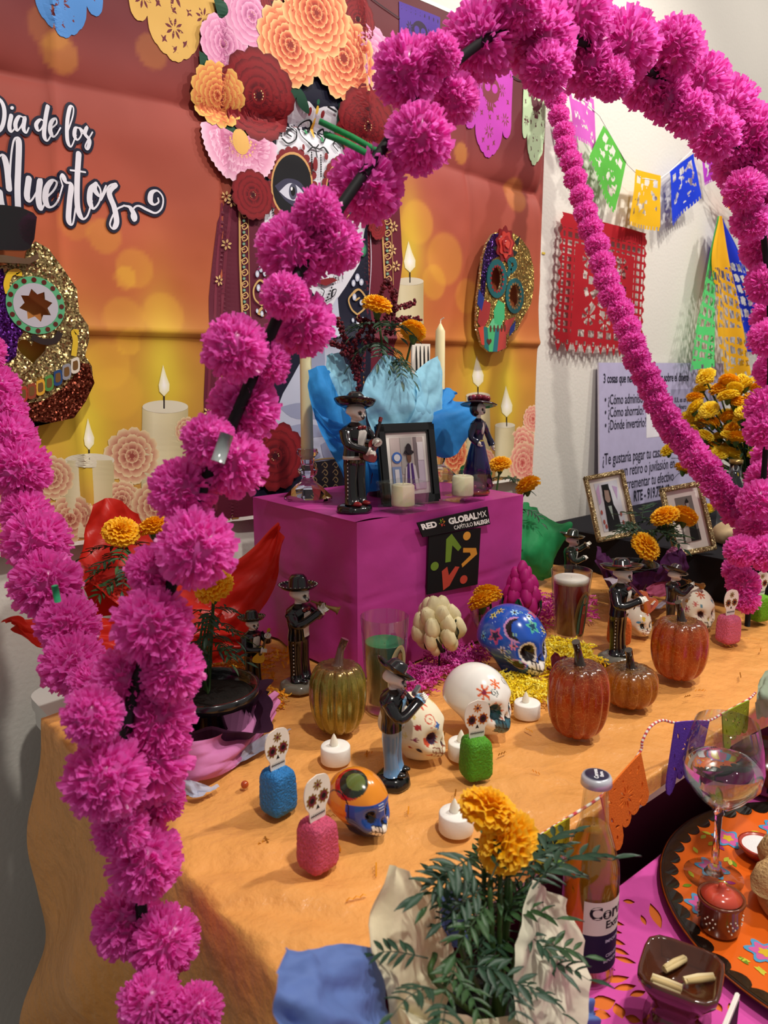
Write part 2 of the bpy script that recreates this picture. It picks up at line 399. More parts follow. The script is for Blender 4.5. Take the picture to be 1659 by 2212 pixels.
# black cloth-covered riser at the right end
t = thing('riser', 'riser covered with black cloth at the end of the altar table', 'riser', (1.93, .83, 0))
mb = MB()
def cb(S, H, A, B, nrm, top):
    d = .004*np.sin(S*26)*(1-H)+.006*vn(S*8, H*2, 4)*(1-H)
    P = np.array(A)+(np.array(B)-np.array(A))*S[..., None]+np.array(nrm)*d[..., None]; P[..., 2] = H*top; return P
S, H = np.meshgrid(np.linspace(0, 1, 60), np.linspace(0, 1, 12), indexing='ij')
for A, B, nr in (((-.41, .34, 0), (-.41, -.36, 0), (-1, 0, 0)), ((-.41, -.36, 0), (.19, -.36, 0), (0, -1, 0)), ((.19, -.36, 0), (.19, .34, 0), (1, 0, 0)), ((.19, .34, 0), (-.41, .34, 0), (0, 1, 0))): mb.grid(cb(S, H, A, B, nr, .09), '#15151b')
mb.box((-.11, -.01, .085), (.6, .7, .01), col='#15151b')
mb.build('black_cloth', mat('black cloth', .75, spec=.2, bump=.2, bscale=200), t)
# ------------------------------------------------------------------ printed fabric backdrop
BD = WALL-.024
bx0, bx1, bz0, bz1 = -.25, 1.583, .2, 1.2
def bd_disp(x, z):
    """how far the creased fabric stands off the wall plane"""
    x = np.asarray(x, float); z = np.asarray(z, float)
    zf = .9-.012*np.sin(x*5)
    a = z-zf; d = -.016*np.exp(-np.abs(a)/.022)*(1+.5*np.sin(x*9))          # folded-in crease at z .9
    b = z-.535; d = d+.012*np.where(b > 0, np.exp(-b/.025), np.exp(b/.006))    # folded-out crease at z .535
    for k, xf in enumerate((.23, .42, .69, 1.0, 1.30, 1.55)):
        e = x-xf-.01*np.sin(z*6+k); d = d+(.007 if k % 2 else -.007)*np.exp(-np.abs(e)/.010)
    return np.maximum(d+.007*fbm(x*6, z*6, 3)-.03*sstep(1.548, 1.583, x), -.021)
def bdp(x, z, off=0.): return (x, BD-float(bd_disp(x, z))-off, z)
def wp(px, py):
    p = ony(px, py, BD); return (p.x, p.z)
def vr(px, py, r):          # a vertical radius in photo pixels -> metres on the fabric
    return abs(wp(px, py-r)[1]-wp(px, py+r)[1])/2
back_root = thing('fabric_backdrop', 'printed fabric backdrop with skull-faced woman, flowers and candles hung on the wall', 'backdrop', (0, 0, 0))
NX, NZ = 300, 190
X, Z = np.meshgrid(np.linspace(bx0, bx1, NX), np.linspace(bz0, bz1, NZ), indexing='ij')
stops = [(.2, (190, 140, 78)), (.32, (196, 142, 66)), (.45, (200, 136, 58)), (.6, (184, 98, 56)), (.75, (166, 80, 60)), (.9, (146, 66, 58)), (1.0, (118, 50, 54)), (1.2, (90, 38, 46))]
zs = [a for a, _ in stops]; Cc = np.stack([np.interp(Z, zs, [c[k] for _, c in stops]) for k in range(3)], -1)
n_ = fbm(X*3, Z*3, 9)[..., None]; Cc = Cc*(1+.22*n_)
Cc = Cc*.93
def blend(cx, cz, rx, rz, c, k, p=2.):
    global Cc
    q = np.sqrt(((X-cx)/rx)**2+((Z-cz)/rz)**2); w_ = k*np.exp(-q**p); Cc = Cc*(1-w_[..., None])+np.array(c)*w_[..., None]
candles = [(352, 870, 405, 305, 1060), (190, 985, 247, 138, 1160), (882, 603, 911, 850, 700), (1095, 915, 1113, 1070, 1030), (1034, 850, 1060, 1010, 980), (40, 935, 76, 2, 1100)]
for (fx, fy, *_r) in candles:
    c = wp(fx, fy-60); blend(c[0], c[1]-.01, .06, .1, (206, 186, 48), .6); blend(c[0], c[1]+.03, .03, .12, (224, 214, 60), .45)
for (px, py, r, k) in [(225, 510, 40, .3), (290, 580, 45, .35), (270, 600, 26, .5), (350, 680, 50, .35), (265, 690, 50, .3), (275, 740, 30, .5), (230, 790, 55, .4), (105, 60, 50, .2), (130, 115, 45, .35), (330, 110, 40, .25), (1000, 330, 25, .4), (960, 560, 60, .35), (935, 610, 40, .4), (1010, 640, 40, .3), (1120, 420, 40, .3), (900, 480, 50, .4), (840, 480, 40, .3), (250, 850, 60, .3), (1110, 600, 50, .2), (160, 480, 40, .2)]:
    c = wp(px, py); q = np.sqrt((X-c[0])**2+(Z-c[1])**2)/vr(px, py, r); w_ = k*(1-sstep(.85, 1.05, q))[..., None]
    Cc = Cc*(1-w_)+np.array((226, 176, 58))*w_
P = np.stack([X, BD-bd_disp(X, Z), Z], -1)
MB().grid(P, linA(Cc)).build('fabric_sheet', m_print(), back_root)
mb = MB()
for z_ in (bz0, bz1): mb.grid(np.stack([np.stack([np.linspace(bx0, bx1, 120), BD-bd_disp(np.linspace(bx0, bx1, 120), z_)-.0006, np.full(120, z_+s*.0035)], -1) for s in (-1, 1)]), '#e8e4dc')
mb.build('hem', m_print(), back_root)

_lay = [0]
def layer(k=1):
    _lay[0] += k; return .0005+.000004*_lay[0]
def bdv(Q, off):
    Q = np.asarray(Q, float).reshape(-1, 2); return np.stack([Q[:, 0], BD-bd_disp(Q[:, 0], Q[:, 1])-off, Q[:, 1]], -1)
def dec(mb, pts, col, off=None):
    """one flat printed shape; pts in wall coordinates (x, z); large ones are subdivided to follow the creases"""
    pts = [tuple(p) for p in pts]
    ext = max(max(p[k] for p in pts)-min(p[k] for p in pts) for k in (0, 1))
    off = (layer(45) if ext > .03 else layer(6)) if off is None else off
    tri = tessellate_polygon([[Vector((p[0], p[1], 0)) for p in pts]])
    if ext < .03: mb.add(bdv(pts, off), [tuple(t) for t in tri], col, smooth=False); return
    Q = [np.array(p) for p in pts]; st = [tuple(t) for t in tri]; F = []; mid = {}
    while st:
        a, b, c = st.pop()
        e = [(math.dist(Q[a], Q[b]), a, b, c), (math.dist(Q[b], Q[c]), b, c, a), (math.dist(Q[c], Q[a]), c, a, b)]
        d, i, j, k = max(e)
        if d < .009: F.append((a, b, c)); continue
        key = (min(i, j), max(i, j))
        if key not in mid: mid[key] = len(Q); Q.append((Q[i]+Q[j])/2)
        m = mid[key]; st += [(i, m, k), (m, j, k)]
    mb.add(bdv(Q, off), F, col, smooth=False)
def fan(mb, c, pts, cc_, ce, off=None):
    """shape shaded from centre colour to edge colour"""
    off = layer() if off is None else off; n = len(pts)
    V = bdv([c]+list(pts), off)
    C_ = np.vstack([np.array([lin(cc_)]), np.tile(np.array(lin(ce)), (n, 1))])
    mb.add(V, [(0, 1+(i+1) % n, 1+i) for i in range(n)], C_, smooth=False)
def petal(mb, c, ang, r0, r1, wd, ci, cm, ce, off, tip=1):
    """petal from radius r0 to r1, three colour bands, light rim"""
    ca, sa = math.cos(ang), math.sin(ang); V = []; C_ = []
    cols = [np.array(lin(k)) for k in (ci, cm, ce)]
    U_ = np.linspace(0, 1, 6); wds = [.45, .8, 1., 1.02, .95, .68]
    for u, w_ in zip(U_, wds):
        r = r0+(r1-r0)*u
        for s in (-1, -.5, 0, .5, 1):
            x, y = r-(.12*(r1-r0)*s*s if tip else 0)+(.05*(r1-r0)*(abs(s) == .5) if u == 1 else 0), s*wd*w_/2
            V.append((c[0]+x*ca-y*sa, c[1]+x*sa+y*ca))
            k = max(u, abs(s)*.8)**2.1; C_.append(cols[0]*(1-2*k)+cols[1]*2*k if k < .5 else cols[1]*(2-2*k)+cols[2]*(2*k-1))
    F = [(i*5+j, i*5+j+1, i*5+j+6, i*5+j+5) for i in range(5) for j in range(4)]
    mb.add(bdv(V, off), F, np.array(C_), smooth=False)
PAL = {'orange': ('#842418', '#cc5036', '#e6c488'), 'yellow': ('#9a3420', '#d8744a', '#e2bc62'), 'red': ('#3c0814', '#8f1f26', '#5c1018'), 'pink': ('#a0507e', '#d98bb4', '#e8b4cf'), 'pale': ('#8c4038', '#c48a70', '#dccb9e'), 'pinkr': ('#b8504c', '#e08c80', '#ead0a8')}
def bflower(name, px, py, r, kind, rings=5):
    c = wp(px, py); R = vr(px, py, r); ci, cm, ce = PAL[kind]; mb = MB()
    cnt = {'red': 11, 'pink': 9}.get(kind, 13)
    for k in range(rings):
        f0 = 1-k/rings; n = max(6, int(cnt*(.55+.45*f0))); off = layer(9)
        for i in range(n):
            a = 2*PI*(i+.5*(k % 2))/n+.1*k
            petal(mb, c, a, R*f0*.35, R*f0, 2*PI*R*f0/n*1.15, ci, cm, ce, off+.000008*(i % 3))
    off = layer(); dec(mb, circ(*c, R*.11, 12), ci, off)
    off = layer()
    for i in range(12):
        a = 2*PI*i/12; dec(mb, circ(c[0]+R*.12*math.cos(a), c[1]+R*.12*math.sin(a), R*.018, 6), '#e6c88c', off)
    mb.build(name, m_print(), back_root)
def bpoly(mb, pts, col, n=0):
    if n: pts = spline(list(pts)+[pts[0]], n)[:-1]
    dec(mb, [wp(*p) for p in pts], col)
def stroke(mb, pts, w0, w1, col, n=6, off=None, ends=True):
    """pen stroke; photo-pixel centre line, width w0 on thin and w1 on thick (down) parts"""
    q = spline(pts, n); q = np.array([wp(*p) for p in q]); off = layer() if off is None else off
    m = len(q); _lay[0] += 4; s = vr(pts[0][0], pts[0][1], 20)/20     # metres on the fabric per photo pixel
    T = np.gradient(q, axis=0); T /= np.linalg.norm(T, axis=1)[:, None]+1e-9
    dn = np.clip(-T[:, 1], 0, 1)**1.3; wd = (w0+(w1-w0)*dn)*s/2
    wd = np.convolve(np.pad(wd, 2, 'edge'), np.ones(5)/5, 'valid')
    Nn = np.stack([-T[:, 1], T[:, 0]], -1); L_ = q+Nn*wd[:, None]; R_ = q-Nn*wd[:, None]
    V = bdv(np.concatenate([L_, R_]), off)
    mb.add(V, [(i, i+1, m+i+1, m+i) for i in range(m-1)], col, smooth=False)
    for k, i in enumerate((0, m-1)) if ends else ():
        dec(mb, circ(q[i][0], q[i][1], wd[i], 10), col, off)

# central figure: veil, hair, face, bust
mb = MB()
bpoly(mb, [(505, 400), (470, 480), (450, 640), (440, 860), (440, 1010), (440, 1128), (560, 1112), (600, 800), (600, 500), (570, 400)], '#5e1c30')
bpoly(mb, [(790, 400), (860, 430), (868, 560), (850, 700), (850, 800), (760, 800), (760, 500)], '#641c2e')
for x0, x1 in ((470, 462), (488, 480)): stroke(mb, [(x0+12, 440), (x0-2, 600), (x1-12, 860), (x1-14, 1100)], 7, 7, '#73283c')
bpoly(mb, [(680, 120), (640, 180), (585, 260), (570, 420), (590, 600), (560, 820), (545, 1080), (800, 1060), (800, 700), (790, 600), (790, 400), (760, 260), (730, 180)], '#17182c')
bpoly(mb, [(600, 300), (604, 250), (622, 222), (645, 212), (668, 220), (684, 236), (700, 230), (722, 230), (742, 250), (756, 300), (772, 400), (790, 470), (782, 520), (774, 570), (745, 620), (712, 668), (680, 640), (620, 560), (572, 480), (575, 410), (592, 350)], '#d5d6df')
bpoly(mb, [(640, 640), (712, 668), (728, 640), (735, 760), (742, 830), (720, 880), (735, 960), (735, 1000), (600, 1010), (580, 930), (610, 850), (650, 780)], '#b9bdd0')
for pts in ([(600, 880), (650, 870), (700, 885), (720, 900), (640, 905)], [(590, 930), (660, 915), (725, 935), (650, 945)], [(690, 960), (715, 950), (735, 975), (700, 990)], [(620, 970), (660, 960), (690, 985), (640, 995)], [(650, 780), (690, 720), (700, 800), (660, 850)]): bpoly(mb, pts, '#9499b4', 4)
bpoly(mb, [(655, 1000), (735, 990), (740, 1060), (655, 1066)], '#1d1820')
mb.build('veil_and_face_print', m_print(), back_root)
mb = MB()
for i in range(4):
    for j in range(3):
        x, y = 668+j*24, 1004+i*16
        stroke(mb, [(x, y), (x+6, y-6), (x+12, y), (x+8, y+6), (x+4, y+2)], 2, 2.6, '#8d7450', 4)
stroke(mb, [(655, 998), (700, 990), (740, 990)], 3, 3, '#a08658')
for px, y0, y1 in ((524, 430, 700), (832, 470, 620), (508, 850, 1000)):
    stroke(mb, [(px-8, y0), (px-6, (y0+y1)/2), (px-3, y1)], 4, 5, '#c49a5e'); stroke(mb, [(px+11, y0+6), (px+13, (y0+y1)/2), (px+14, y1)], 1.6, 2, '#b08850')
    y = y0+8
    while y < y1-14:
        stroke(mb, [(px-4, y), (px+6, y-6), (px+10, y+2), (px+2, y+8), (px-2, y+2), (px+4, y)], 2, 3, '#cfa86c', 4)
        fan(mb, wp(px+2, y+14), [wp(*p) for p in circ(px+2, y+14, 3.6, 8)], '#9fb8a8', '#2f6a4e'); y += 25
for (px, py) in [(490, 528), (473, 606), (495, 700), (489, 424), (500, 436), (448, 890), (455, 990), (848, 490), (852, 575), (845, 540)]:
    c = wp(px, py); r = vr(px, py, 13); off = layer()
    for i in range(6):
        a = i*PI/3+.3; dec(mb, leaf2(c[0]+r*.6*math.cos(a), c[1]+r*.6*math.sin(a), r*.75, r*.38, a), '#d2ae76', off)
for sx, px, py in ((1, 562, 620), (-1, 768, 640)):
    for q in ([(0, 40), (-14, 26), (-16, 4), (-4, -14), (8, -6), (4, 8), (-4, 4)], [(0, 40), (12, 28), (18, 8), (10, -6)], [(0, 46), (-8, 56), (2, 62)]):
        stroke(mb, [(px+sx*x, py+y) for x, y in q], 4, 7, '#c6a066')
    for dx, dy, rr in ((-6, 2, 6), (8, 14, 5), (0, 58, 5), (10, 50, 4), (-10, 52, 4), (0, -40, 7), (8, -30, 6), (-8, -28, 6)):
        fan(mb, wp(px+dx, py+dy), [wp(*p) for p in circ(px+dx, py+dy, rr*.7, 10, rr*1.3)], '#eef0f6', '#9aa2bc')
fan(mb, wp(780, 540), [wp(*p) for p in circ(780, 540, 7, 12, 16)], '#5ab088', '#0f4a30')
stroke(mb, [(793, 480), (796, 560), (790, 640)], 2, 2.4, '#dcdcea')
mb.build('gold_trim_print', m_print(), back_root)
mb = MB()       # eyes and forehead ornament
for ex, ey, rx, ry in ((630, 400, 46, 72), (735, 412, 32, 64)):
    off = layer()
    for i in range(22):
        a = 2*PI*i/22; dec(mb, [wp(*p) for p in circ(ex+rx*1.05*math.cos(a), ey+ry*1.05*math.sin(a), 8, 10, 9.5)], '#7a2028', off)
    for k, c in ((1.0, '#c99a62'), (.92, '#0d0d14')): dec(mb, [wp(*p) for p in circ(ex, ey, rx*k, 30, ry*k)], c)
    bpoly(mb, [(ex-38, ey+2), (ex-12, ey-14), (ex+20, ey-4), (ex+38, ey+36), (ex+20, ey+52), (ex-14, ey+34)], '#3b3a52', 5)
    bpoly(mb, [(ex-28, ey+14), (ex-6, ey-4), (ex+16, ey+6), (ex+30, ey+30), (ex+6, ey+34), (ex-12, ey+28)], '#c9ccdc', 5)
    dec(mb, [wp(*p) for p in circ(ex+2, ey+14, 9, 16, 18)], '#4a4c60'); dec(mb, [wp(*p) for p in circ(ex+2, ey+14, 5, 12, 10)], '#08080c')
    dec(mb, [wp(*p) for p in circ(ex-1, ey+8, 2.2, 8, 4)], '#f4f4f8')
for q in ([(610, 300), (622, 310), (640, 300), (644, 284), (632, 276), (622, 286), (630, 294)], [(600, 282), (612, 276), (628, 270), (640, 276)], [(640, 300), (646, 280), (640, 268)],
          [(668, 308), (654, 290), (656, 266), (672, 258), (680, 270), (672, 282), (664, 276)], [(668, 308), (680, 320), (690, 312)], [(700, 308), (710, 292), (706, 276), (696, 286), (702, 296)], [(730, 326), (722, 312), (730, 304), (738, 314)], [(664, 328), (676, 318), (690, 322), (700, 318), (708, 330)], [(684, 340), (682, 322)]): stroke(mb, q, 3, 7, '#15131a')
for (x, y, rx, ry, c) in [(669, 241, 4, 9, '#7c2026'), (697, 247, 4, 8, '#7c2026'), (684, 238, 3, 9, '#d8b040'), (683, 275, 3, 22, '#d9a83c'), (680, 355, 5, 16, '#7c2026'), (655, 318, 3, 7, '#7c2026'), (704, 338, 4, 8, '#7c2026'), (684, 222, 3, 6, '#1c5a3c'), (668, 282, 3, 6, '#3c8a5c'), (700, 300, 3, 6, '#3c8a5c')]: dec(mb, [wp(*p) for p in circ(x, y, rx, 12, ry)], c)
off = layer()
for k in range(16):
    for (x, y) in ((612-k*.4, 240+k*6), (645+k*1.5, 219+k*.4), (706+k*2, 232+k*1.1), (742, 265+k*5), (672, 330+k*5), (692, 336+k*5), (585+k, 450+k*5), (700+k*3, 650-k*7)): 
        if k < 10: dec(mb, [wp(*p) for p in circ(x, y, 1.7, 6, 2.6)], '#15131a', off)
for k in range(6): stroke(mb, [(690+k*9, 606-k*3), (691+k*9, 618-k*3)], 2, 2, '#2a1014')
bpoly(mb, [(675, 610), (700, 618), (725, 606), (715, 600), (690, 604)], '#7c2026')
for q in ([(700, 650), (716, 640), (722, 626), (714, 628), (712, 640)], [(690, 645), (696, 630), (690, 624)]): stroke(mb, q, 2, 5, '#15131a')
mb.build('eyes_and_ornament_print', m_print(), back_root)

# leaves then flower crown
_crown = _lay[0]+60
mb = MB()
for pts in ([(427, 112), (450, 125), (462, 150), (440, 155), (430, 140)], [(640, 190), (655, 210), (668, 245), (648, 235), (636, 215)], [(728, 225), (748, 226), (745, 255), (730, 265)], [(505, 235), (540, 250), (550, 290), (520, 300), (490, 285)], [(455, 0), (480, 5), (490, 30), (470, 40)], [(730, -5), (742, 10), (738, 35), (726, 25)], [(612, 200), (640, 190), (628, 225)]): bpoly(mb, pts, '#1d4634', 4)
mb.build('leaf_print', m_print(), back_root)
bflower('flower_print', 480, 96, 62, 'pink'); bflower('flower_print', 539, 38, 72, 'pink'); bflower('flower_print', 584, 8, 34, 'red', 4)
bflower('flower_print', 800, 128, 70, 'pink'); bflower('flower_print', 768, 44, 52, 'red'); bflower('flower_print', 738, 128, 96, 'orange', 6); bflower('flower_print', 622, 100, 92, 'orange', 6)
bflower('flower_print', 680, 30, 98, 'orange', 6)
bflower('flower_print', 792, 275, 88, 'red'); bflower('flower_print', 808, 492, 28, 'red', 4)
# lotus
mb = MB(); c = wp(516, 300); R = vr(516, 300, 96)
for k, (n, f0) in enumerate(((13, 1.), (11, .8), (9, .62))):
    off = layer()
    for i in range(n): petal(mb, c, PI+PI*1.05*(i+.5*(k % 2))/n-.03, R*.2*f0, R*f0, R*.42*f0, '#b0567e', '#d58cb0', '#eec3d8', off+.000008*(i % 2), 0)
off = layer()
for i in range(11):
    a = PI+PI*(i+.5)/11
    for s in (.28, .42): dec(mb, circ(c[0]+R*s*math.cos(a), c[1]+R*s*math.sin(a), R*.035, 8), '#e3b96a', off)
dec(mb, circ(c[0], c[1]-R*.08, R*.22, 18, R*.3), '#d8a95c'); mb.build('flower_print', m_print(), back_root)
bflower('flower_print', 555, 208, 98, 'red'); _lay[0] += 130; bflower('flower_print', 470, 206, 70, 'yellow', 6); bflower('flower_print', 541, 423, 54, 'red', 4)
_lay[0] = 40
# candles
for (fx, fy, xr, xl, yb) in candles:
    _lay[0] = 40; mb = MB(); ry = (xr-xl)*.14; c0 = '#cbbf98'; off = layer()
    V = []; C_ = []
    for k, (x, cl) in enumerate(((xl, '#b8ac84'), (xl+(xr-xl)*.25, '#d6cca8'), (xl+(xr-xl)*.6, '#d0c49c'), (xr, '#b4a67c'))):
        for y in np.linspace(fy+ry*.6, yb, 16): V.append(wp(x, y)); C_.append(lin(cl))
    mb.add(bdv(V, off), [(i*16+j, i*16+j+1, i*16+j+17, i*16+j+16) for i in range(3) for j in range(15)], np.array(C_), smooth=False)
    dec(mb, [wp(*p) for p in circ((xl+xr)/2, fy+ry*.6, (xr-xl)/2, 24, ry)], '#d2cbb4')
    stroke(mb, [(fx, fy+ry*.8), (fx, fy-14)], 3.5, 3.5, '#241a18')
    fan(mb, wp(fx, fy-38), [wp(*p) for p in [(fx, fy-14), (fx+11, fy-26), (fx+12, fy-40), (fx+5, fy-58), (fx-2, fy-82), (fx-8, fy-56), (fx-12, fy-38), (fx-10, fy-24)]], '#f4f2ee', '#e2dcae')
    mb.build('candle_print', m_print(), back_root)
_base = _lay[0]
for q in ((110, 1032, 48, 'pale'), (150, 1120, 52, 'pale'), (285, 985, 62, 'pale'), (262, 1080, 42, 'pale'), (335, 1092, 54, 'pale'), (590, 985, 75, 'red'), (560, 960, 45, 'red'), (1128, 962, 42, 'pinkr'), (1150, 905, 30, 'pinkr'), (1130, 1000, 46, 'pinkr'), (980, 980, 46, 'orange'), (960, 1010, 40, 'orange'), (1050, 1000, 30, 'pinkr'), (404, 930, 30, 'pale'), (20, 1040, 50, 'pale')):
    _lay[0] = max(_base-150, 40)+40*(q[0] % 3) if q[0] < 440 or q[0] > 900 else _crown
    bflower('flower_print', q[0], q[1], q[2], q[3], 4)
# printed paper banners
_lay[0] = 60
def banner(px0, px1, ytop, ybot, col, cut, seed=0, off_y=0.):
    mb = MB(); a = wp(px0, ytop); b = wp(px1, ytop); x0, x1 = a[0], b[0]; zt = max(a[1], b[1]); zb = wp((px0+px1)/2, ybot)[1]
    W, H = x1-x0, zt-zb; F = lambda u, v: (x0+W*u, zt-H*v)
    pts = [(0, 0), (1, 0)]
    e = [(1, .6), (.97, .7), (.88, .74), (.8, .68), (.78, .8), (.7, .9), (.6, .96), (.5, 1.), (.4, .96), (.3, .9), (.22, .8), (.2, .68), (.12, .74), (.03, .7), (0, .6)]
    for i in range(len(e)-1):           # scalloped lower edge
        for t in (0, .33, .67):
            u = e[i][0]*(1-t)+e[i+1][0]*t; v = e[i][1]*(1-t)+e[i+1][1]*t; pts.append((u, v+(.018 if t else 0)))
    pts.append(e[-1]); dec(mb, [F(*p) for p in pts], col); off = layer()
    for (u, v, s) in ((.5, .42, .16), (.15, .55, .11), (.85, .55, .11), (.5, .72, .12), (.25, .25, .1), (.75, .25, .1)):
        for i in range(8):
            A = i*PI/4+.2; dec(mb, [F(*p) for p in leaf2(u+s*.55*math.cos(A), v+s*.55*math.sin(A)*W/H, s*.7, s*.24, A, 3)], cut, off)
    for (u, v) in ((.32, .55), (.68, .55), (.38, .83), (.62, .83), (.5, .9), (.35, .35), (.65, .35), (.1, .35), (.9, .35), (.5, .57)):
        for A in (0.6, 0.6+PI/2): dec(mb, [F(*p) for p in leaf2(u, v, .09, .028, A, 3)], cut, off)
    for i in range(9): dec(mb, [F(*p) for p in leaf2(.06+.11*i, .06, .06, .03, PI/2, 3)], cut, off)
    return mb, F
for q in ((20, 212, -150, 75, '#4d86c8', '#6a2c34'), (272, 460, -90, 128, '#d4ab5c', '#6a2c34')): banner(*q)[0].build('banner_print', m_print(), back_root)
def skullcut(mb, F, col, cut):
    dec(mb, [F(*p) for p in circ(.5, .28, .2, 18, .14)], cut); dec(mb, [F(*p) for p in [(.42, .38), (.58, .38), (.56, .5), (.44, .5)]], cut); off = layer()
    for u in (.42, .58): dec(mb, [F(*p) for p in circ(u, .26, .065, 12, .05)], col, off)
    for u in (.45, .5, .55): dec(mb, [F(*p) for p in leaf2(u, .44, .06, .014, PI/2, 3)], col, off)
for q in ((862, 950, 38, 200, '#4a2f8e', '#2c1838'), (1008, 1106, 155, 340, '#b83fae', '#7a3440'), (1130, 1186, 166, 358, '#b4cfa6', '#5a3038')):
    mb, F = banner(*q); skullcut(mb, F, q[4], q[5]); mb.build('banner_print', m_print(), back_root)
mb = MB()
for q in ([(800, -4), (830, 18), (862, 40)], [(950, 85), (980, 105), (1010, 150)], [(1104, 166), (1118, 174), (1132, 176)]): stroke(mb, q, 2.5, 2.5, '#20141c')
mb.build('banner_string_print', m_print(), back_root)
# lettering
_lay[0] = 260
def c1(pts): return [(x*.3617, y*.3617) for x, y in pts]
LET = [([(-60, 590), (-10, 590), (18, 640), (20, 710), (0, 775), (-40, 805)], 1), ([(62, 695), (50, 760), (62, 792), (95, 755)], 1), ([(137, 706), (108, 700), (86, 745), (96, 785), (122, 755), (143, 702), (134, 770), (150, 798), (166, 768)], 1),
  ([(262, 735), (236, 718), (210, 748), (222, 785), (248, 760), (278, 655), (280, 638), (264, 720), (256, 815), (275, 846), (302, 800)], 1), ([(286, 782), (324, 748), (320, 716), (297, 737), (291, 790), (312, 824), (352, 770)], 1),
  ([(395, 800), (430, 700), (436, 645), (416, 642), (396, 730), (396, 840), (420, 878), (450, 810)], 1), ([(474, 768), (447, 768), (440, 815), (460, 838), (482, 805), (470, 768), (492, 788)], 1), ([(490, 800), (517, 758), (503, 800), (531, 842), (518, 892), (506, 870), (548, 792)], 1),
  ([(-60, 1250), (-40, 1000), (-10, 940), (15, 935), (36, 1000), (50, 1130)], 2), ([(52, 1130), (60, 950), (74, 850), (94, 828), (106, 860), (104, 1000), (100, 1130), (104, 1240)], 2), ([(-5, 1150), (2, 1200), (12, 1245)], 2),
  ([(166, 1070), (156, 1170), (176, 1204), (212, 1150), (232, 1072), (224, 1180), (240, 1252), (264, 1215)], 2), ([(264, 1190), (310, 1142), (326, 1098), (302, 1084), (270, 1130), (265, 1200), (290, 1240), (328, 1215), (364, 1115)], 2),
  ([(364, 1115), (348, 1068), (362, 1050), (384, 1090), (418, 1108), (410, 1200), (404, 1315), (430, 1338), (448, 1240)], 2), ([(466, 922), (456, 1090), (460, 1240), (488, 1306), (520, 1288), (548, 1200)], 2), ([(415, 1020), (460, 1024), (506, 1030)], 2),
  ([(572, 1098), (540, 1130), (534, 1205), (558, 1246), (592, 1205), (600, 1140), (576, 1100), (562, 1130), (600, 1172), (632, 1110)], 2), ([(602, 1195), (650, 1112), (692, 1104), (652, 1152), (682, 1240), (694, 1325), (672, 1366), (654, 1335), (692, 1256), (740, 1228)], 2),
  ([(740, 1228), (776, 1240), (802, 1288), (796, 1316), (784, 1290), (800, 1242), (830, 1230), (880, 1254), (930, 1272), (966, 1240), (972, 1180), (940, 1140), (905, 1152), (898, 1198), (920, 1222), (946, 1208), (944, 1184)], 2)]
for col, ex, nm in (('#191a30', 13, 'lettering_outline'), ('#dcdce6', 0, 'lettering')):
    mb = MB(); off = layer(100)
    for i, (p, k) in enumerate(LET):
        stroke(mb, c1(p), (3.2 if k == 1 else 4)+ex, (9 if k == 1 else 13)+ex, col, 7, off+.0000005*i)
    dec(mb, [wp(*p) for p in circ(68*.3617, 648*.3617, 4+ex*.45, 12)], col, off); mb.build(nm, m_print(), back_root)
# ------------------------------------------------------------------ things fixed to the wall
def ywall(Y):
    def F(px, py):
        p = ony(px, py, Y); return (p.x, p.z)
    return F
def plate(pts, Y, th, holes=(), col='#ffffff', side=None, n=0):
    """thin upright card parallel to the wall, its back at Y; pts in (x, z)"""
    mb = MB(); mb.prism(pts, lambda x, z, h: (x, Y-h, z), th, col, holes, side); return mb
def cdec(mb, pts, Y, col): mb.poly(pts, lambda x, z: (x, Y, z), col)
def cstroke(mb, q, Y, w_, col, n=5):
    q = spline(q, n); T = np.gradient(q, axis=0); T /= np.linalg.norm(T, axis=1)[:, None]+1e-9
    N_ = np.stack([-T[:, 1], T[:, 0]], -1)*w_/2; m = len(q)
    V = [(x, Y, z) for x, z in np.concatenate([q+N_, q-N_])]
    mb.add(V, [(i, i+1, m+i+1, m+i) for i in range(m-1)], col, smooth=False)
def heart2(cx, cz, s):
    return [(cx+s*16*math.sin(t)**3/17, cz+s*(13*math.cos(t)-5*math.cos(2*t)-2*math.cos(3*t)-math.cos(4*t))/17) for t in np.linspace(0, 2*PI, 24, endpoint=False)]
def star2(cx, cz, r0, r1, n, a0=0):
    return [(cx+(r0 if i % 2 else r1)*math.cos(a0+PI*i/n), cz+(r0 if i % 2 else r1)*math.sin(a0+PI*i/n)) for i in range(2*n)]

# gold glitter skull with top hat
SY = BD-.022
W1 = ywall(SY); k4 = lambda x, y: W1(x*.3618, 400+y*.3618)
o0 = k4(150, 900)
out = [(140, 450), (155, 385), (205, 338), (280, 380), (370, 500), (450, 620), (465, 760), (520, 840), (525, 920), (500, 1020), (540, 1080), (550, 1180), (500, 1290), (430, 1390), (300, 1418), (180, 1410), (100, 1340)]
R_ = [k4(*p) for p in out]
Lm = [(2*k4(95, 900)[0]-x, z-.012) for x, z in R_[::-1]]
sk = thing('skull_ornament', 'large gold glitter skull cut-out with black top hat pinned on the backdrop', 'wall skull', (0, 0, 0))
eye = k4(205, 720); er = .032
hrt = heart2(*k4(186, 985), .022)[::-1]
star_h = star2(eye[0], eye[1], er*.55, er*.98*.78, 8, .2)
MB().prism(R_+Lm, lambda x, z, h: (x, SY-h, z), .006, '#9a875a', [hrt, star_h], '#cbbd9a').build('skull_card', m_glit(), sk)
Yf = SY-.0068
mb = MB()
pur = [(-60, 520), (10, 500), (35, 600), (30, 700), (60, 780), (110, 850), (130, 880), (100, 920), (90, 1020), (40, 1060), (-80, 1060), (-160, 900), (-160, 640)]
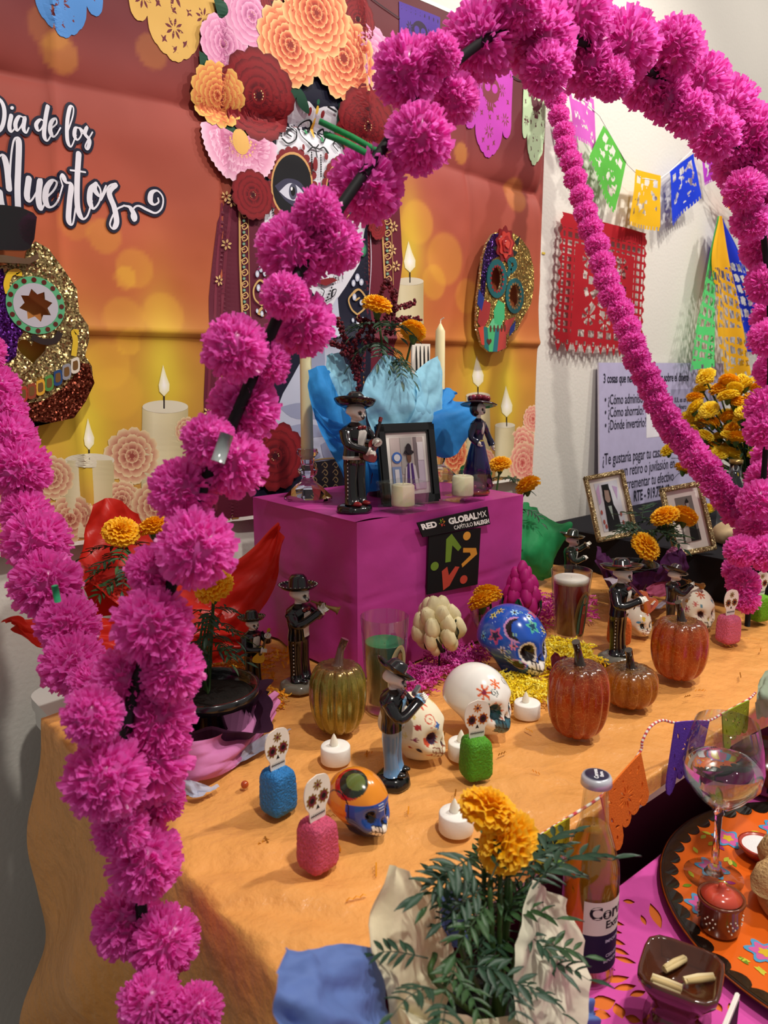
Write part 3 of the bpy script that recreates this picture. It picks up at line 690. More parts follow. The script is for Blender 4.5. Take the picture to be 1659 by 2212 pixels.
cdec(mb, [k4(*p) for p in pur], Yf, '#4a1668'); mb.build('purple_side', m_glit(), sk)
mb = MB(); jaw = [(75, 1265), (130, 1305), (250, 1285), (360, 1215), (440, 1130), (470, 1062), (520, 1065), (552, 1180), (500, 1290), (430, 1388), (300, 1416), (180, 1408), (100, 1345)]
MB().prism([k4(*p) for p in jaw], lambda x, z, h: (x, SY-.006-h, z), .003, '#5c2412').build('glitter_jaw', m_glit(), sk)
mb = MB(); mb.prism(circ(*eye, er*1.28, 28), lambda x, z, h: (x, SY-.006-h, z), .002, '#57a878', [star2(eye[0], eye[1], er*.55, er*.98*.78, 8, .2)])
mb.poly(circ(*eye, er*.98, 28), lambda x, z: (x, SY-.0085, z), '#b4b2bc', [star2(eye[0], eye[1], er*.5, er*.95*.78, 8, .2)])
for i in range(16):
    a = 2*PI*i/16; cdec(mb, circ(eye[0]+er*1.13*math.cos(a), eye[1]+er*1.13*math.sin(a), er*.11, 10), SY-.0087, '#5a1c12')
mb.build('eye_ring', m_gloss(), sk)
for i, c in enumerate(('#a83020', '#8e3a20', '#d8a22c', '#4d8a3c', '#1c3f74', '#8c8c94', '#d8cfbe')):
    t_ = i/6; x, y = 125+t_*310, 1250-t_*172+18*math.sin(PI*t_)
    a, b, d, e = k4(x-22, y-38), k4(x+22, y-48), k4(x+26, y+30), k4(x-20, y+42)
    P4 = spline([a, b, d, e, a], 4)[:-1]
    q = [((p[0]-a[0])*.6+a[0]*1+(d[0]-a[0])*.2, (p[1]-d[1])*.6+d[1]+(a[1]-d[1])*.2) for p in P4]
    MB().prism([tuple(p) for p in P4], lambda x, z, h: (x, SY-.006-h, z), .0035, c).poly([tuple(p) for p in q], lambda x, z: (x, SY-.0098, z), '#6e4a1c').build('tooth', m_gloss(), sk)
for q in ([(40, 650), (30, 590), (55, 530), (100, 520), (105, 545)], [(430, 1020), (440, 930), (430, 880), (460, 880)]):
    mb = MB(); cstroke(mb, [k4(*p) for p in q], Yf-.001, .008, '#d9b62c'); mb.build('scroll', m_gloss(), sk)
mb = MB()
cstroke(mb, [k4(*p) for p in [(180, 905), (250, 935), (320, 925), (350, 880)]], Yf-.001, .009, '#2a1a18')
mb.build('cheek_line', m_gloss(), sk)
MB().prism([k4(*p) for p in [(-220, 120), (0, 128), (100, 140), (180, 175), (200, 200), (185, 330), (160, 385), (130, 398), (0, 395), (-220, 400)]], lambda x, z, h: (x, SY-.004-h, z), .012, '#121214').build('top_hat', m_gloss(), sk)
MB().prism([k4(*p) for p in [(-220, 425), (0, 425), (130, 445), (205, 420), (210, 450), (150, 478), (0, 470), (-220, 465)]], lambda x, z, h: (x, SY-.004-h, z), .014, '#5f4c38').build('hat_brim', m_gloss(), sk)

# teal and gold skull by the backdrop edge
SY2 = BD-.02
W2 = ywall(SY2); k5 = lambda x, y: W2(1000+x*.3972, 450+y*.3972)
sk = thing('skull_ornament', 'teal and gold glitter skull cut-out with red rose pinned near the backdrop edge', 'wall skull', (0, 0, 0))
out = [(150, 140), (200, 125), (260, 135), (310, 170), (350, 230), (375, 330), (375, 430), (360, 520), (320, 590), (285, 660), (240, 700), (225, 760), (190, 782), (130, 782), (90, 745), (62, 640), (66, 500), (80, 400), (95, 270), (120, 190)]
eyeA, eyeB = k5(170, 385), k5(267, 478)
hA = [(eyeA[0]+x, eyeA[1]+z) for x, z in circ(0, 0, .020, 18, .028)]; hB = [(eyeB[0]+x, eyeB[1]+z) for x, z in circ(0, 0, .020, 18, .027)]
nos = [k5(*p) for p in [(185, 500), (200, 540), (195, 580), (165, 580), (165, 540)]]
MB().prism([k5(*p) for p in out], lambda x, z, h: (x, SY2-h, z), .006, '#a88a48', [hA, hB, nos], '#c9b88c').build('skull_card', m_glit(), sk)
mb = MB(); cdec(mb, [k5(*p) for p in [(150, 142), (190, 135), (185, 260), (150, 280), (120, 330), (105, 480), (85, 490), (85, 400), (98, 270), (122, 190)]], SY2-.0066, '#3a1c58'); mb.build('purple_side', m_glit(), sk)
mb = MB()
for h_, c_ in ((eyeA, .034), (eyeB, .032)):
    mb.prism(circ(h_[0], h_[1], c_, 26, c_*1.25), lambda x, z, h: (x, SY2-.006-h, z), .003, '#115a5e', [[(h_[0]+x, h_[1]+z) for x, z in circ(0, 0, .020, 18, .028)]])
    for i in range(16):
        a = 2*PI*i/16; cdec(mb, circ(h_[0]+.021*math.cos(a), h_[1]+.028*math.sin(a), .0032, 8), SY2-.0094, '#8e1c22' if h_ is eyeA else '#8a6a3c')
cstroke(mb, [k5(*p) for p in [(225, 370), (240, 330), (235, 290), (260, 285), (268, 320), (245, 345)]], SY2-.0094, .012, '#115a5e'); mb.build('eye_ring', m_gloss(), sk)
mb = MB()
for pts, c in (([(180, 500), (215, 520), (215, 600), (190, 640), (160, 625), (155, 560)], '#3fae72'), ([(110, 500), (140, 520), (130, 600), (95, 660), (68, 620), (80, 540)], '#a02c2c'), ([(75, 440), (105, 490), (90, 560), (66, 520)], '#1c2f84'), ([(220, 610), (275, 590), (250, 640), (230, 690), (205, 660)], '#b23c34'), ([(245, 650), (275, 610), (270, 660), (240, 698)], '#1c2f84'),
               ([(70, 650), (100, 640), (105, 745), (90, 742)], '#c8402c'), ([(100, 640), (122, 650), (130, 780), (105, 760)], '#1c6a6a'), ([(122, 650), (165, 655), (150, 780), (130, 780)], '#46b070'), ([(165, 655), (188, 655), (175, 780), (150, 780)], '#1c6a78'), ([(188, 655), (225, 660), (222, 760), (175, 780)], '#b43c34'), ([(150, 600), (200, 600), (205, 655), (125, 650)], '#62c088')):
    cdec(mb, [k5(*p) for p in pts], SY2-.0066-.0002*random.random(), c)
for x in (138, 158, 178, 198, 216): cdec(mb, [k5(*p) for p in circ(x, 655-(x-138)*.05, 5, 10, 20)], SY2-.0072, '#5a2c18')
cdec(mb, heart2(*k5(130, 725), .009), SY2-.0072, '#5a2018'); mb.build('painted_jaw', m_gloss(), sk)
mb = MB(); c_ = k5(215, 200)
for i, (r, n, cc_) in enumerate(((.030, 9, '#7c1418'), (.022, 7, '#c0392e'), (.014, 5, '#9c1c1e'), (.007, 4, '#d24a3c'))):
    mb.prism([(c_[0]+r*(1+.12*math.sin(n*a))*math.cos(a), c_[1]+1.25*r*(1+.12*math.sin(n*a))*math.sin(a)) for a in np.linspace(0, 2*PI, 40, endpoint=False)], lambda x, z, h, i=i: (x, SY2-.006-.0025*i-h, z), .0025, cc_)
mb.build('rose', m_gloss(), sk)
for pts in ([(150, 215), (175, 205), (170, 240)], [(270, 180), (300, 150), (285, 210)], [(255, 225), (285, 240), (270, 265)]):
    mb = MB(); cdec(mb, [k5(*p) for p in pts], SY2-.0068, '#14201c'); mb.build('rose_leaf', m_gloss(), sk)

# cut paper sheets: a fine grid with the cut-outs really missing
def sheet(nx, ny, mask, mp, col):
    u, v = np.meshgrid(np.linspace(0, 1, nx+1), np.linspace(0, 1, ny+1), indexing='ij')
    uc, vc = (u[:-1, :-1]+u[1:, 1:])/2, (v[:-1, :-1]+v[1:, 1:])/2
    return MB().grid(mp(u, v), col, mask=mask(uc, vc))
def flowermask(u, v, cx, cy, r, n=8, ar=1.):
    a = np.arctan2((v-cy)*ar, u-cx); q = np.hypot(u-cx, (v-cy)*ar)
    return (q < r) & (q > r*.25) & (np.cos(n*a) > -.1)
def picado_mask(seed, fringe=12):
    def f(u, v):
        m = np.ones(u.shape, bool)
        g = (np.abs((u*15) % 1-.5) < .33) & (np.abs((v*17) % 1-.5) < .33)
        border = ((u < .155) | (u > .845) | (v < .20)) & (u > .03) & (u < .97) & (v > .1) & (v < .86)
        m &= ~(g & border)
        m &= ~flowermask(u, v, .5, .45, .2, 10); m &= ~((np.hypot(u-.5, v-.45) < .26) & (np.hypot(u-.5, v-.45) > .22) & (np.sin(12*np.arctan2(v-.45, u-.5)) > 0))
        for (cx, cy) in ((.32, .72), (.5, .75), (.68, .72), (.3, .3), (.7, .3)): m &= ~flowermask(u, v, cx, cy, .07, 6)
        m &= ~((v > .83) & (v < .88) & (np.abs((u*10) % 1-.5) < .3) & (u > .2) & (u < .8))
        m &= ~((v > .95-.05*np.abs(np.sin(u*PI*fringe))) & (v > .9) & (np.abs((u*fringe) % 1-.5) > .5-(v-.9)*4.5))
        m &= ~((np.abs((u*fringe) % 1-.5) < .13) & (v > .915) & (v < .95))
        m &= ~(((u < .012+.012*np.sin(v*70)) | (u > .988-.012*np.sin(v*70))))
        return m
    return f
W3 = ywall(WALL-.014)
def quadmap(px, Y, curl=.006, seed=0):
    c = [np.array(ywall(Y)(*p)) for p in px]             # tl, tr, br, bl in photo pixels
    def mp(u, v):
        q = (c[0]*((1-u)*(1-v))[..., None]+c[1]*(u*(1-v))[..., None]+c[2]*(u*v)[..., None]+c[3]*((1-u)*v)[..., None])
        y = Y-curl*np.sin(u*PI*1.5+seed)*(.3+v)-.004*vn(u*4, v*4, seed)-.004
        return np.stack([q[..., 0], np.minimum(y, WALL-.002), q[..., 1]], -1)
    return mp
tag(sheet(150, 150, picado_mask(1), quadmap([(1210, 457), (1398, 505), (1388, 775), (1192, 756)], WALL-.014, .007), '#a81c28').build('paper_banner', m_cut()), 'large dark red cut-paper banner on the wall behind the pompom garland', 'paper banner')
# bunting on a cord
def flag_mask(kind):
    def f(u, v):
        m = np.ones(u.shape, bool)
        rnd = vn(u*9, v*11, kind)+.5*vn(u*21, v*23, kind+3)
        m &= ~((rnd > .24) & (u > .1) & (u < .9) & (v > .14) & (v < .82))
        m &= ~((np.abs((u*12) % 1-.5) > .33) & (v > .93))
        m &= ~((np.abs((u*3) % 1-.5) < .22) & (v > .1) & (v < .24))
        return m
    return f
FY = WALL-.044
bun = thing('bunting', 'cord of small coloured tissue flags sagging across the white wall', 'bunting', (0, 0, 0))
cord = [(1186, 172), (1230, 190), (1295, 250), (1355, 355), (1385, 385), (1420, 390), (1445, 372), (1490, 330), (1515, 300), (1560, 390), (1605, 450), (1680, 520)]
MB().tube([ony(x, y, FY-.002) for x, y in cord], .0012, 6, '#e8e8e4').build('cord', m_matte(), bun)
for k, (q, c) in enumerate([([(1222, 183), (1282, 215), (1290, 335), (1240, 300)], '#cf62c2'), ([(1300, 272), (1352, 348), (1328, 462), (1262, 345)], '#5cb848'), ([(1370, 366), (1424, 380), (1420, 500), (1352, 486)], '#e6b41e'), ([(1444, 372), (1494, 332), (1508, 428), (1450, 490)], '#1c3cd0'), ([(1510, 302), (1540, 330), (1546, 385), (1524, 402)], '#b43cc4'), ([(1556, 398), (1600, 430), (1600, 490), (1566, 440)], '#e0701c'), ([(1610, 515), (1660, 515), (1660, 535), (1612, 532)], '#2c2c8c')]):
    sheet(50, 60, flag_mask(k+1), quadmap(q, FY, .006, k), c).build('flag', m_cut(), bun)
MB().tube([ony(x, y, FY) for x, y in ((1178, 180), (1190, 168), (1192, 155), (1193, 185))], .0022, 6, '#2e8a5c').build('hook', m_gloss(), bun)
tag(sheet(70, 90, picado_mask(3, 9), quadmap([(1620, 520), (1760, 545), (1750, 765), (1622, 750)], WALL-.014, .006), '#b83cb0').build('paper_banner', m_cut()), 'magenta cut-paper banner with square grid cut-outs on the wall beyond the hanging drape', 'paper banner')
tag(MB().prism(rrect(0, .012, 0, .005, .001), lambda x, z, h: (ony(1170, 549, WALL)[0]+x, WALL-h, ony(1170, 549, WALL)[2]+z), .002, '#d8c04a').build('tape_strip', m_matte()), 'tiny strip of yellow tape on the wall beside the backdrop edge', 'tape')
# hanging folded tissue sheets: narrow at the pin, pleated below
def drape(pxs, Y, col, seed, nm, label, depth=.05):
    """pxs: left and right edge points from top to bottom in photo pixels"""
    L_ = spline([ywall(Y)(*p) for p in pxs[0]], 8); R_2 = spline([ywall(Y)(*p) for p in pxs[1]], 8)
    vs_ = np.linspace(0, 1, 110); Li = np.stack([np.interp(vs_, np.linspace(0, 1, len(L_)), L_[:, k]) for k in (0, 1)], -1); Ri = np.stack([np.interp(vs_, np.linspace(0, 1, len(R_2)), R_2[:, k]) for k in (0, 1)], -1)
    u = np.linspace(0, 1, 70); UU, VV = np.meshgrid(u, vs_, indexing='ij')
    q = Li[None]*(1-u)[:, None, None]+Ri[None]*u[:, None, None]
    pl_ = np.sin(UU*PI*3+seed+VV)*.016*(.2+VV)
    y = Y-depth*VV*np.sin(PI*np.clip(UU, 0, 1))-pl_-.012
    P = np.stack([q[..., 0], y, q[..., 1]], -1)
    uc, vc = (UU[:-1, :-1]+UU[1:, 1:])/2, (VV[:-1, :-1]+VV[1:, 1:])/2
    g = (np.abs((uc*9+vc*3) % 1-.5) < .34) & (np.abs((vc*13-uc*2) % 1-.5) < .34)
    keep = ~(g & (vc > .3) & (vc < .93) & ~((vc > .66) & (vc < .72))) & ~((vc > .96) & (np.abs((uc*7) % 1-.5) > .4))
    o = MB().grid(P, col, mask=keep).build(nm, m_cut()); return tag(o, label, 'paper drape', 'folded tissue sheets pinned together')
drape([[(1546, 468), (1545, 560), (1572, 640), (1600, 730), (1600, 760)], [(1550, 468), (1590, 540), (1620, 620), (1642, 690), (1606, 760)]], WALL-.035, '#2036c4', 2, 'paper_drape', 'blue cut-paper sheet hanging folded from one pin beside the yellow one', .03)
drape([[(1543, 468), (1520, 560), (1500, 650), (1482, 730), (1472, 805)], [(1547, 468), (1533, 560), (1534, 650), (1534, 740), (1532, 785)]], WALL-.04, '#58cc74', 1, 'paper_drape', 'light green cut-paper sheet hanging folded from one pin', .02)
drape([[(1545, 468), (1526, 560), (1534, 650), (1535, 740), (1550, 830)], [(1550, 468), (1566, 560), (1584, 650), (1598, 740), (1602, 800)]], WALL-.05, '#eab024', .4, 'paper_drape', 'golden yellow cut-paper sheet hanging folded in the middle of three', .03)

# poster board leaning on the wall
pa, pb = ony(1310, 787, WALL-.035), ony(1298, 1165, WALL-.12)
PX0, PX1, PZ0, PZ1 = 1.835, 2.55, .0, .49
def po(u, v, h=0.):       # u along the board in metres, v up in metres, h proud of it
    lean = .035*(1-v/(PZ1-PZ0)); return (PX0+u, WALL-.012-lean-h, PZ0+v)
PW, PH = PX1-PX0, PZ1-PZ0
pr = thing('poster_board', 'pale lilac poster board with black Spanish text leaning on the wall', 'poster', (0, 0, 0))
mb = MB(); mb.prism([(0, 0), (PW, 0), (PW, PH), (0, PH)], lambda x, y, h: po(x, y, h), .005, '#aaa4c4', side='#d8d4e4'); mb.build('board', m_matte(), pr)
mb = MB()
def ptext(s_, u, v, size, bold=.0, sh=0.):
    V, F = text_tris(s_, size, bold, shear=sh); return [po(u+x, v+y, .0058) for x, y, _ in V], F
for s_, u, v, sz, bo in [('3 cosas que necesitamos a saber sobre el dinero', .02, .435, .036, .0007), ('\u2022 \u00bfC\u00f3mo administrarlo?', .025, .375, .04, .0003), ('\u2022 \u00bfC\u00f3mo ahorralo?', .025, .340, .04, .0003), ('\u2022 \u00bfD\u00f3nde invertirlo?', .025, .304, .04, .0003),
                         ('\u00bfTe gustar\u00eda pagar tu casa en', .012, .208, .046, .0003), ('un retiro o juvilasi\u00f3n en', .11, .168, .046, .0003), ('incrementar tu efectivo', .11, .128, .046, .0003), ('RTE - 919.758.62', .17, .088, .044, .0012)]:
    V, F = ptext(s_, u, v, sz, bo); V = [(PX0+(p[0]-PX0-u)*.66+u, p[1], p[2]) for p in V]; mb.add(V, F, '#17162a', smooth=False)
stuff(mb.build('poster_text', m_matte(), pr))
mb = MB()
for (a, b, c, d, col) in ((.24, .27, .11, .11, '#d8d4dc'), (.38, .27, .14, .14, '#8f8aa8'), (.55, .2, .13, .2, '#8a86a2')):
    mb.add([po(a, b, .0055), po(a+c, b, .0055), po(a+c, b+d, .0055), po(a, b+d, .0055)], [(0, 1, 2, 3)], col, smooth=False)
V, F = text_tris('IUL es un plan\nde dinero', .022, .0004); mb.add([po(.40+x*.85, .37+y, .0060) for x, y, _ in V], F, '#17162a', smooth=False)
for i, h_ in enumerate((.03, .05, .07)): mb.prism([(.58+i*.02, .3), (.592+i*.02, .3), (.592+i*.02, .3+h_), (.58+i*.02, .3+h_)], lambda x, y, h: po(x, y, .0058+h), .0005, '#15141f')
stuff(mb.build('poster_pictures', m_matte(), pr))
# ------------------------------------------------------------------ pompom arches and garland
def pompom_mesh(seed, n=460, strips=True):
    """unit-radius (r = 1) frilly tinsel flower: folded strips radiating from the centre"""
    R = random.Random(seed); mb = MB()
    c0, c1_, c2 = np.array(lin('#f92eb6')), np.array(lin('#fb78da')), np.array(lin('#ffd0f4'))
    for i in range(n):
        z = 1-2*(i+.5)/n; a = i*2.39996+R.uniform(-.2, .2); r = math.sqrt(max(0, 1-z*z))
        d = Vector((r*math.cos(a), r*math.sin(a), z*.86)).normalized()
        s = d.orthogonal().normalized(); s.rotate(Matrix.Rotation(R.uniform(0, 6.28), 3, d)); t = d.cross(s)
        L = R.uniform(.84, 1.04); wd = R.uniform(.05, .13); b1, b2 = R.uniform(-.16, .16), R.uniform(-.16, .16); tw = R.uniform(-.5, .5)
        V = []; C = []
        for k, (q, w_) in enumerate(((.35, .3), (.7, .75), (.9, 1.), (1., .9))):
            p = d*(L*q)+s*(b1*q*q)+t*(b2*q*q); ss = (s*math.cos(tw*q)+t*math.sin(tw*q))*wd*w_
            dz = d*R.uniform(-.05, .05)
            V += [p-ss, p+t*(.06*w_)+dz, p+ss]
            C += [c1_*R.uniform(.85, 1.1) for _ in range(3)]
        F = [(k*3+j, k*3+j+1, k*3+j+4, k*3+j+3) for k in range(3) for j in range(2)]
        mb.add(V, F, np.array(C), smooth=False)
    mb.ell((0, 0, 0), (.72, .72, .62), col='#fb78da', nu=14, nv=8)
    return mb.mesh('pompom', mat('pink cellophane', .28, spec=.55, transl=.55, var=.06, vscale=8))
POMS = [pompom_mesh(s) for s in (1, 2, 3, 4)]
R5 = random.Random(5)
def place_pom(parent, P, diam):
    return inst('pompom', R5.choice(POMS), parent, P, (R5.uniform(0, 6.3), R5.uniform(0, 6.3), R5.uniform(0, 6.3)), diam/2*1.03)
AY = .6
arch = thing('flower_arch', 'big hoop arch covered with magenta tinsel pompoms spanning over the altar table', 'flower arch', (0, 0, 0))
AR = [(325,2165,135),(425,2185,115),(355,2035,150),(275,1990,150),(315,1860,160),(262,1790,120),(345,1725,110),(228,1680,180),(322,1640,185),(335,1555,170),(200,1545,130),(270,1470,145),(372,1450,140),(330,1350,175),(330,1232,115),(425,1185,175),(395,1060,145),(505,1000,150),(450,950,115),(528,880,155),(508,752,145),(575,785,105),(652,700,145),(615,640,105),(635,542,165),(724,530,120),(688,455,105),(792,400,165),(906,300,150),(880,155,152),(980,212,110),(952,118,90),(1036,90,162),(1120,12,125),(1165,85,160),(1243,35,165),(1180,150,115),(1270,140,130),(1350,100,150),(1322,170,90),(1398,175,120),(1458,100,120),(1440,212,105),(1512,180,130),(1490,245,100),(1572,235,130),(1545,290,110),(1628,290,125),(1600,350,120),(1655,370,110),(1585,310,100),(1640,440,110),(1608,410,90),(1652,530,105),(1622,478,85),(1656,610,90),(1668,690,90),(1660,730,85),(1672,800,85),(1656,880,90),(1652,925,90),(1668,990,85),(1640,1080,90),(1656,1035,90),(1634,1150,90),(1602,1190,72),(1656,1195,80),(1606,1262,72),(1640,1135,80),(1590,1232,60),(1612,1295,60)]
path = []
for k, (x, y, d) in enumerate(AR):
    Y = {0: .545, 1: .515, 66: AY-.05}.get(k, AY+.022*math.sin(k*2.4)); P = ony(x, y, Y); D = d/ppm(P); place_pom(arch, P, D)
hoop = [(400, 2260), (370, 2180), (315, 2030), (300, 1900), (280, 1760), (270, 1620), (290, 1490), (350, 1330), (395, 1180), (440, 1050), (500, 920), (560, 780), (640, 600), (740, 440), (850, 290), (945, 170), (1080, 70), (1200, 70), (1330, 125), (1450, 180), (1550, 265), (1625, 370), (1648, 500), (1662, 650), (1664, 800), (1655, 950), (1645, 1080), (1625, 1200), (1608, 1310)]
HP = [ony(x, y, {0: .545, 1: .56, 2: .59, 3: .605}.get(k, AY)) for k, (x, y) in enumerate(hoop)]; HP[-1].z = .0; HP[-1].x = 1.41
MB().tube([Vector(p) for p in spline([tuple(p) for p in HP], 6)], .0052, 10, '#1a1a1c').build('hoop', m_matte(), arch)
for a, b in (((690, 262), (830, 335)), ((702, 290), (790, 330))):
    MB().tube([ony(*a, AY+.03), ony((a[0]+b[0])/2, (a[1]+b[1])/2-3, AY+.01), ony(*b, AY)], .003, 8, '#2a9a56').build('pipe_cleaner', mat('fuzzy stem', .8, var=.2, vscale=300), arch)
MB().tube([ony(118, 1265, AY+.1), ony(125, 1300, AY+.1)], .003, 6, '#2a9a6a').build('pipe_cleaner', mat('fuzzy stem'), arch)
MB().tube([ony(490, 938, AY-.04), ony(470, 998, AY-.04)], .006, 8, '#8c9494').build('joint', m_gloss(), arch)
# second hoop at the left, running back to the wall side
arch2 = thing('flower_arch', 'second hoop of magenta pompoms rising past the gold skull from the table corner', 'flower arch', (0, 0, 0))
A2 = [(212,1485,130,.80),(160,1435,140,.83),(147,1350,135,.86),(100,1262,152,.88),(80,1170,145,.91),(55,1110,110,.93),(42,1012,135,.94),(20,945,115,.95),(10,890,95,.96),(-10,835,100,.96),(-40,760,100,.95),(-70,690,100,.94)]
H2 = []
for x, y, d, dep in A2:
    P = CAM+ray(x, y)*dep; place_pom(arch2, P, d*dep/FPX); H2.append(P+Vector((0, .008, 0)))
H2.insert(0, ony(268, 1570, AY+.008))
MB().tube([Vector(p) for p in spline([tuple(p) for p in H2], 4)], .006, 8, '#1a1a1c').build('hoop', m_matte(), arch2)
# slim garland from the backdrop corner down to the foot of the arch
gar = thing('pompom_garland', 'slim string of small magenta pompoms from the backdrop corner to the arch foot', 'garland', (0, 0, 0))
GA = [(1200,213,50),(1207,250,48),(1218,286,50),(1222,318,50),(1234,350,52),(1243,386,52),(1256,425,54),(1265,460,54),(1276,494,56),(1290,530,56),(1300,568,58),(1310,604,58),(1322,640,60),(1340,672,60),(1355,708,60),(1366,742,62),(1376,776,62),(1395,810,62),(1410,842,64),(1422,872,62),(1440,903,66),(1456,930,66),(1480,955,68),(1500,985,68),(1524,1012,70),(1546,1046,70),(1570,1076,70),(1590,1104,72)]
gp = []
P0, P1 = ony(1200, 213, WALL-.068), ony(1615, 1140, AY+.05); d0, d1 = (P0-CAM).dot(C_F), (P1-CAM).dot(C_F)
for k, (x, y, d) in enumerate(GA):
    t_ = k/(len(GA)-1); dep = d0*(1-t_)+d1*t_; P = CAM+ray(x, y)*dep; gp.append(P); place_pom(gar, P, d*dep/FPX*.96)
MB().tube([P0+Vector((-.01, .02, .03))]+gp+[P1], .0012, 6, '#efece8').build('string', m_matte(), gar)
# ------------------------------------------------------------------ kits: flowers, leaves, tissue, skulls, figurines
def marigold_mesh(seed, c0='#f09600', c1_='#ffbc0c', c2='#ffdc50', flat=.72):
    R = random.Random(seed); mb = MB(); A, B, C_ = (np.array(lin(c)) for c in (c0, c1_, c2))
    mb.ell((0, 0, -.1), (.7, .7, .5*flat), col=c1_, nu=14, nv=8)
    for k, (el, n, L, wd) in enumerate(((-22, 17, .98, .40), (-2, 18, 1.0, .40), (18, 17, .97, .40), (36, 15, .92, .38), (54, 11, .88, .36), (70, 8, .84, .32), (84, 4, .82, .3))):
        for i in range(n):
            a = 2*PI*(i+.5*(k % 2)+R.uniform(-.25, .25))/n; e = math.radians(el+R.uniform(-7, 7))
            d = Vector((math.cos(a)*math.cos(e), math.sin(a)*math.cos(e), math.sin(e)*flat)); s = Vector((-math.sin(a), math.cos(a), 0)); u = d.cross(s).normalized()*-1
            V = []; C = []; ph = R.uniform(0, 6)
            for q, w_ in ((.45, .45), (.8, .9), (1., 1.05)):
                for j in range(5):
                    x = (j-2)/2
                    p = d*(L*(q-.08*x*x*(q > .9)))+s*(x*wd*w_*.5)+u*(.06*math.sin(ph+j*2.2)*q*q+.05*(q > .9))+d*(.05*math.sin(ph*2+j*2.7) if q > .9 else 0)
                    V.append(p); cc_ = B
                    if q > .9: cc_ = B*.5+C_*.5
                    C.append(cc_*R.uniform(.85, 1.08))
            mb.add(V, [(r*5+j, r*5+j+1, r*5+j+6, r*5+j+5) for r in range(2) for j in range(4)], np.array(C), smooth=False)
    return mb.mesh('marigold_bloom', m_petal())
MARI = [marigold_mesh(s) for s in (1, 2, 3)]
LEMON = marigold_mesh(9, '#e8b800', '#ffdc1c', '#fff070', .6)
def leaf_mesh(seed, c='#2a4634', pairs=5, lw=.095):
    R = random.Random(seed); mb = MB(); base = np.array(lin(c)); pts = []
    for k in range(8): t_ = k/7; pts.append((t_, .03*math.sin(t_*5), .16*math.sin(t_*PI*.8)-.25*t_*t_))
    mb.tube(pts, [.014*(1-.7*k/7) for k in range(8)], 5, c)
    q = np.array(pts)
    def blade(P, ang, L, tilt):
        d = Vector((math.cos(ang), math.sin(ang), tilt)).normalized(); s = Vector((-math.sin(ang), math.cos(ang), 0)); up = Vector((0, 0, 1))
        V = []; C = []
        for t_, w_ in ((0, .12), (.25, .8), (.5, 1.), (.75, .7), (1, .04)):
            c_ = Vector(P)+d*(L*t_)-up*(L*.28*t_*t_)
            for x in (-1, 0, 1): V.append(c_+s*(x*lw*w_*L/.34*.5)+up*(.02*abs(x))); C.append(base*(R.uniform(.85, 1.25)+(.25 if x == 0 else 0)))
        mb.add(V, [(r*3+j, r*3+j+1, r*3+j+4, r*3+j+3) for r in range(4) for j in range(2)], np.array(C), smooth=True)
    for k in range(pairs):
        t_ = .22+.72*k/pairs; P = [np.interp(t_, q[:, 0], q[:, j]) for j in range(3)]
        for s in (-1, 1): blade(P, s*R.uniform(.7, 1.0), R.uniform(.3, .4)*(1-.35*abs(t_-.5)), R.uniform(-.05, .25))
    blade(pts[-1], 0, .36, -.1)
    return mb.mesh('leaf', m_plant())
LEAF = [leaf_mesh(s) for s in (1, 2, 3)]+[leaf_mesh(7, '#33522f', 5, .095)]
def psheet(rows, col, n=40, amp=.003, seed=0, fr=28, off=(0, 0, 0), zmin=None):
    """crumpled sheet through a control grid of 3-D points"""
    G = np.array([[tuple(p) for p in r] for r in rows], float)
    A = np.stack([spline(G[i], n//(G.shape[1]-1)) for i in range(G.shape[0])]); B = np.stack([spline(A[:, j], n//(G.shape[0]-1)) for j in range(A.shape[1])], 1)
    du = np.gradient(B, axis=0); dv = np.gradient(B, axis=1); N_ = np.cross(du, dv); N_ /= np.linalg.norm(N_, axis=-1)[..., None]+1e-9
    x, y, z = B[..., 0]*fr+seed*3.1, B[..., 1]*fr*.7+B[..., 2]*fr, B[..., 2]*fr
    ss, tt = np.meshgrid(np.linspace(0, 1, B.shape[0]), np.linspace(0, 1, B.shape[1]), indexing='ij'); RR = random.Random(seed*7+3); r = np.zeros(ss.shape)
    for k in range(7):
        an = RR.uniform(0, PI); f_ = RR.uniform(1.2, 3.6); ph = (ss*math.cos(an)+tt*math.sin(an))*f_+RR.random()+.25*vn(ss*3, tt*3, seed+k); r += (np.abs(ph % 1-.5)*4-1)*1.5/f_
    r += .6*vn(x*2.5, y*2.5, seed+5)+.35*vn(x*5, y*5, seed+6); r0_ = 3.2*0
    B = B+N_*(amp*r)[..., None]
    if zmin is not None: B[..., 2] = np.maximum(B[..., 2], zmin+.004*np.abs(vn(x, y, seed)))
    if off != (0, 0, 0): B = B-np.array(off)
    return MB().grid(B, col)
def PY(px, py, Y): return ony(px, py, Y)

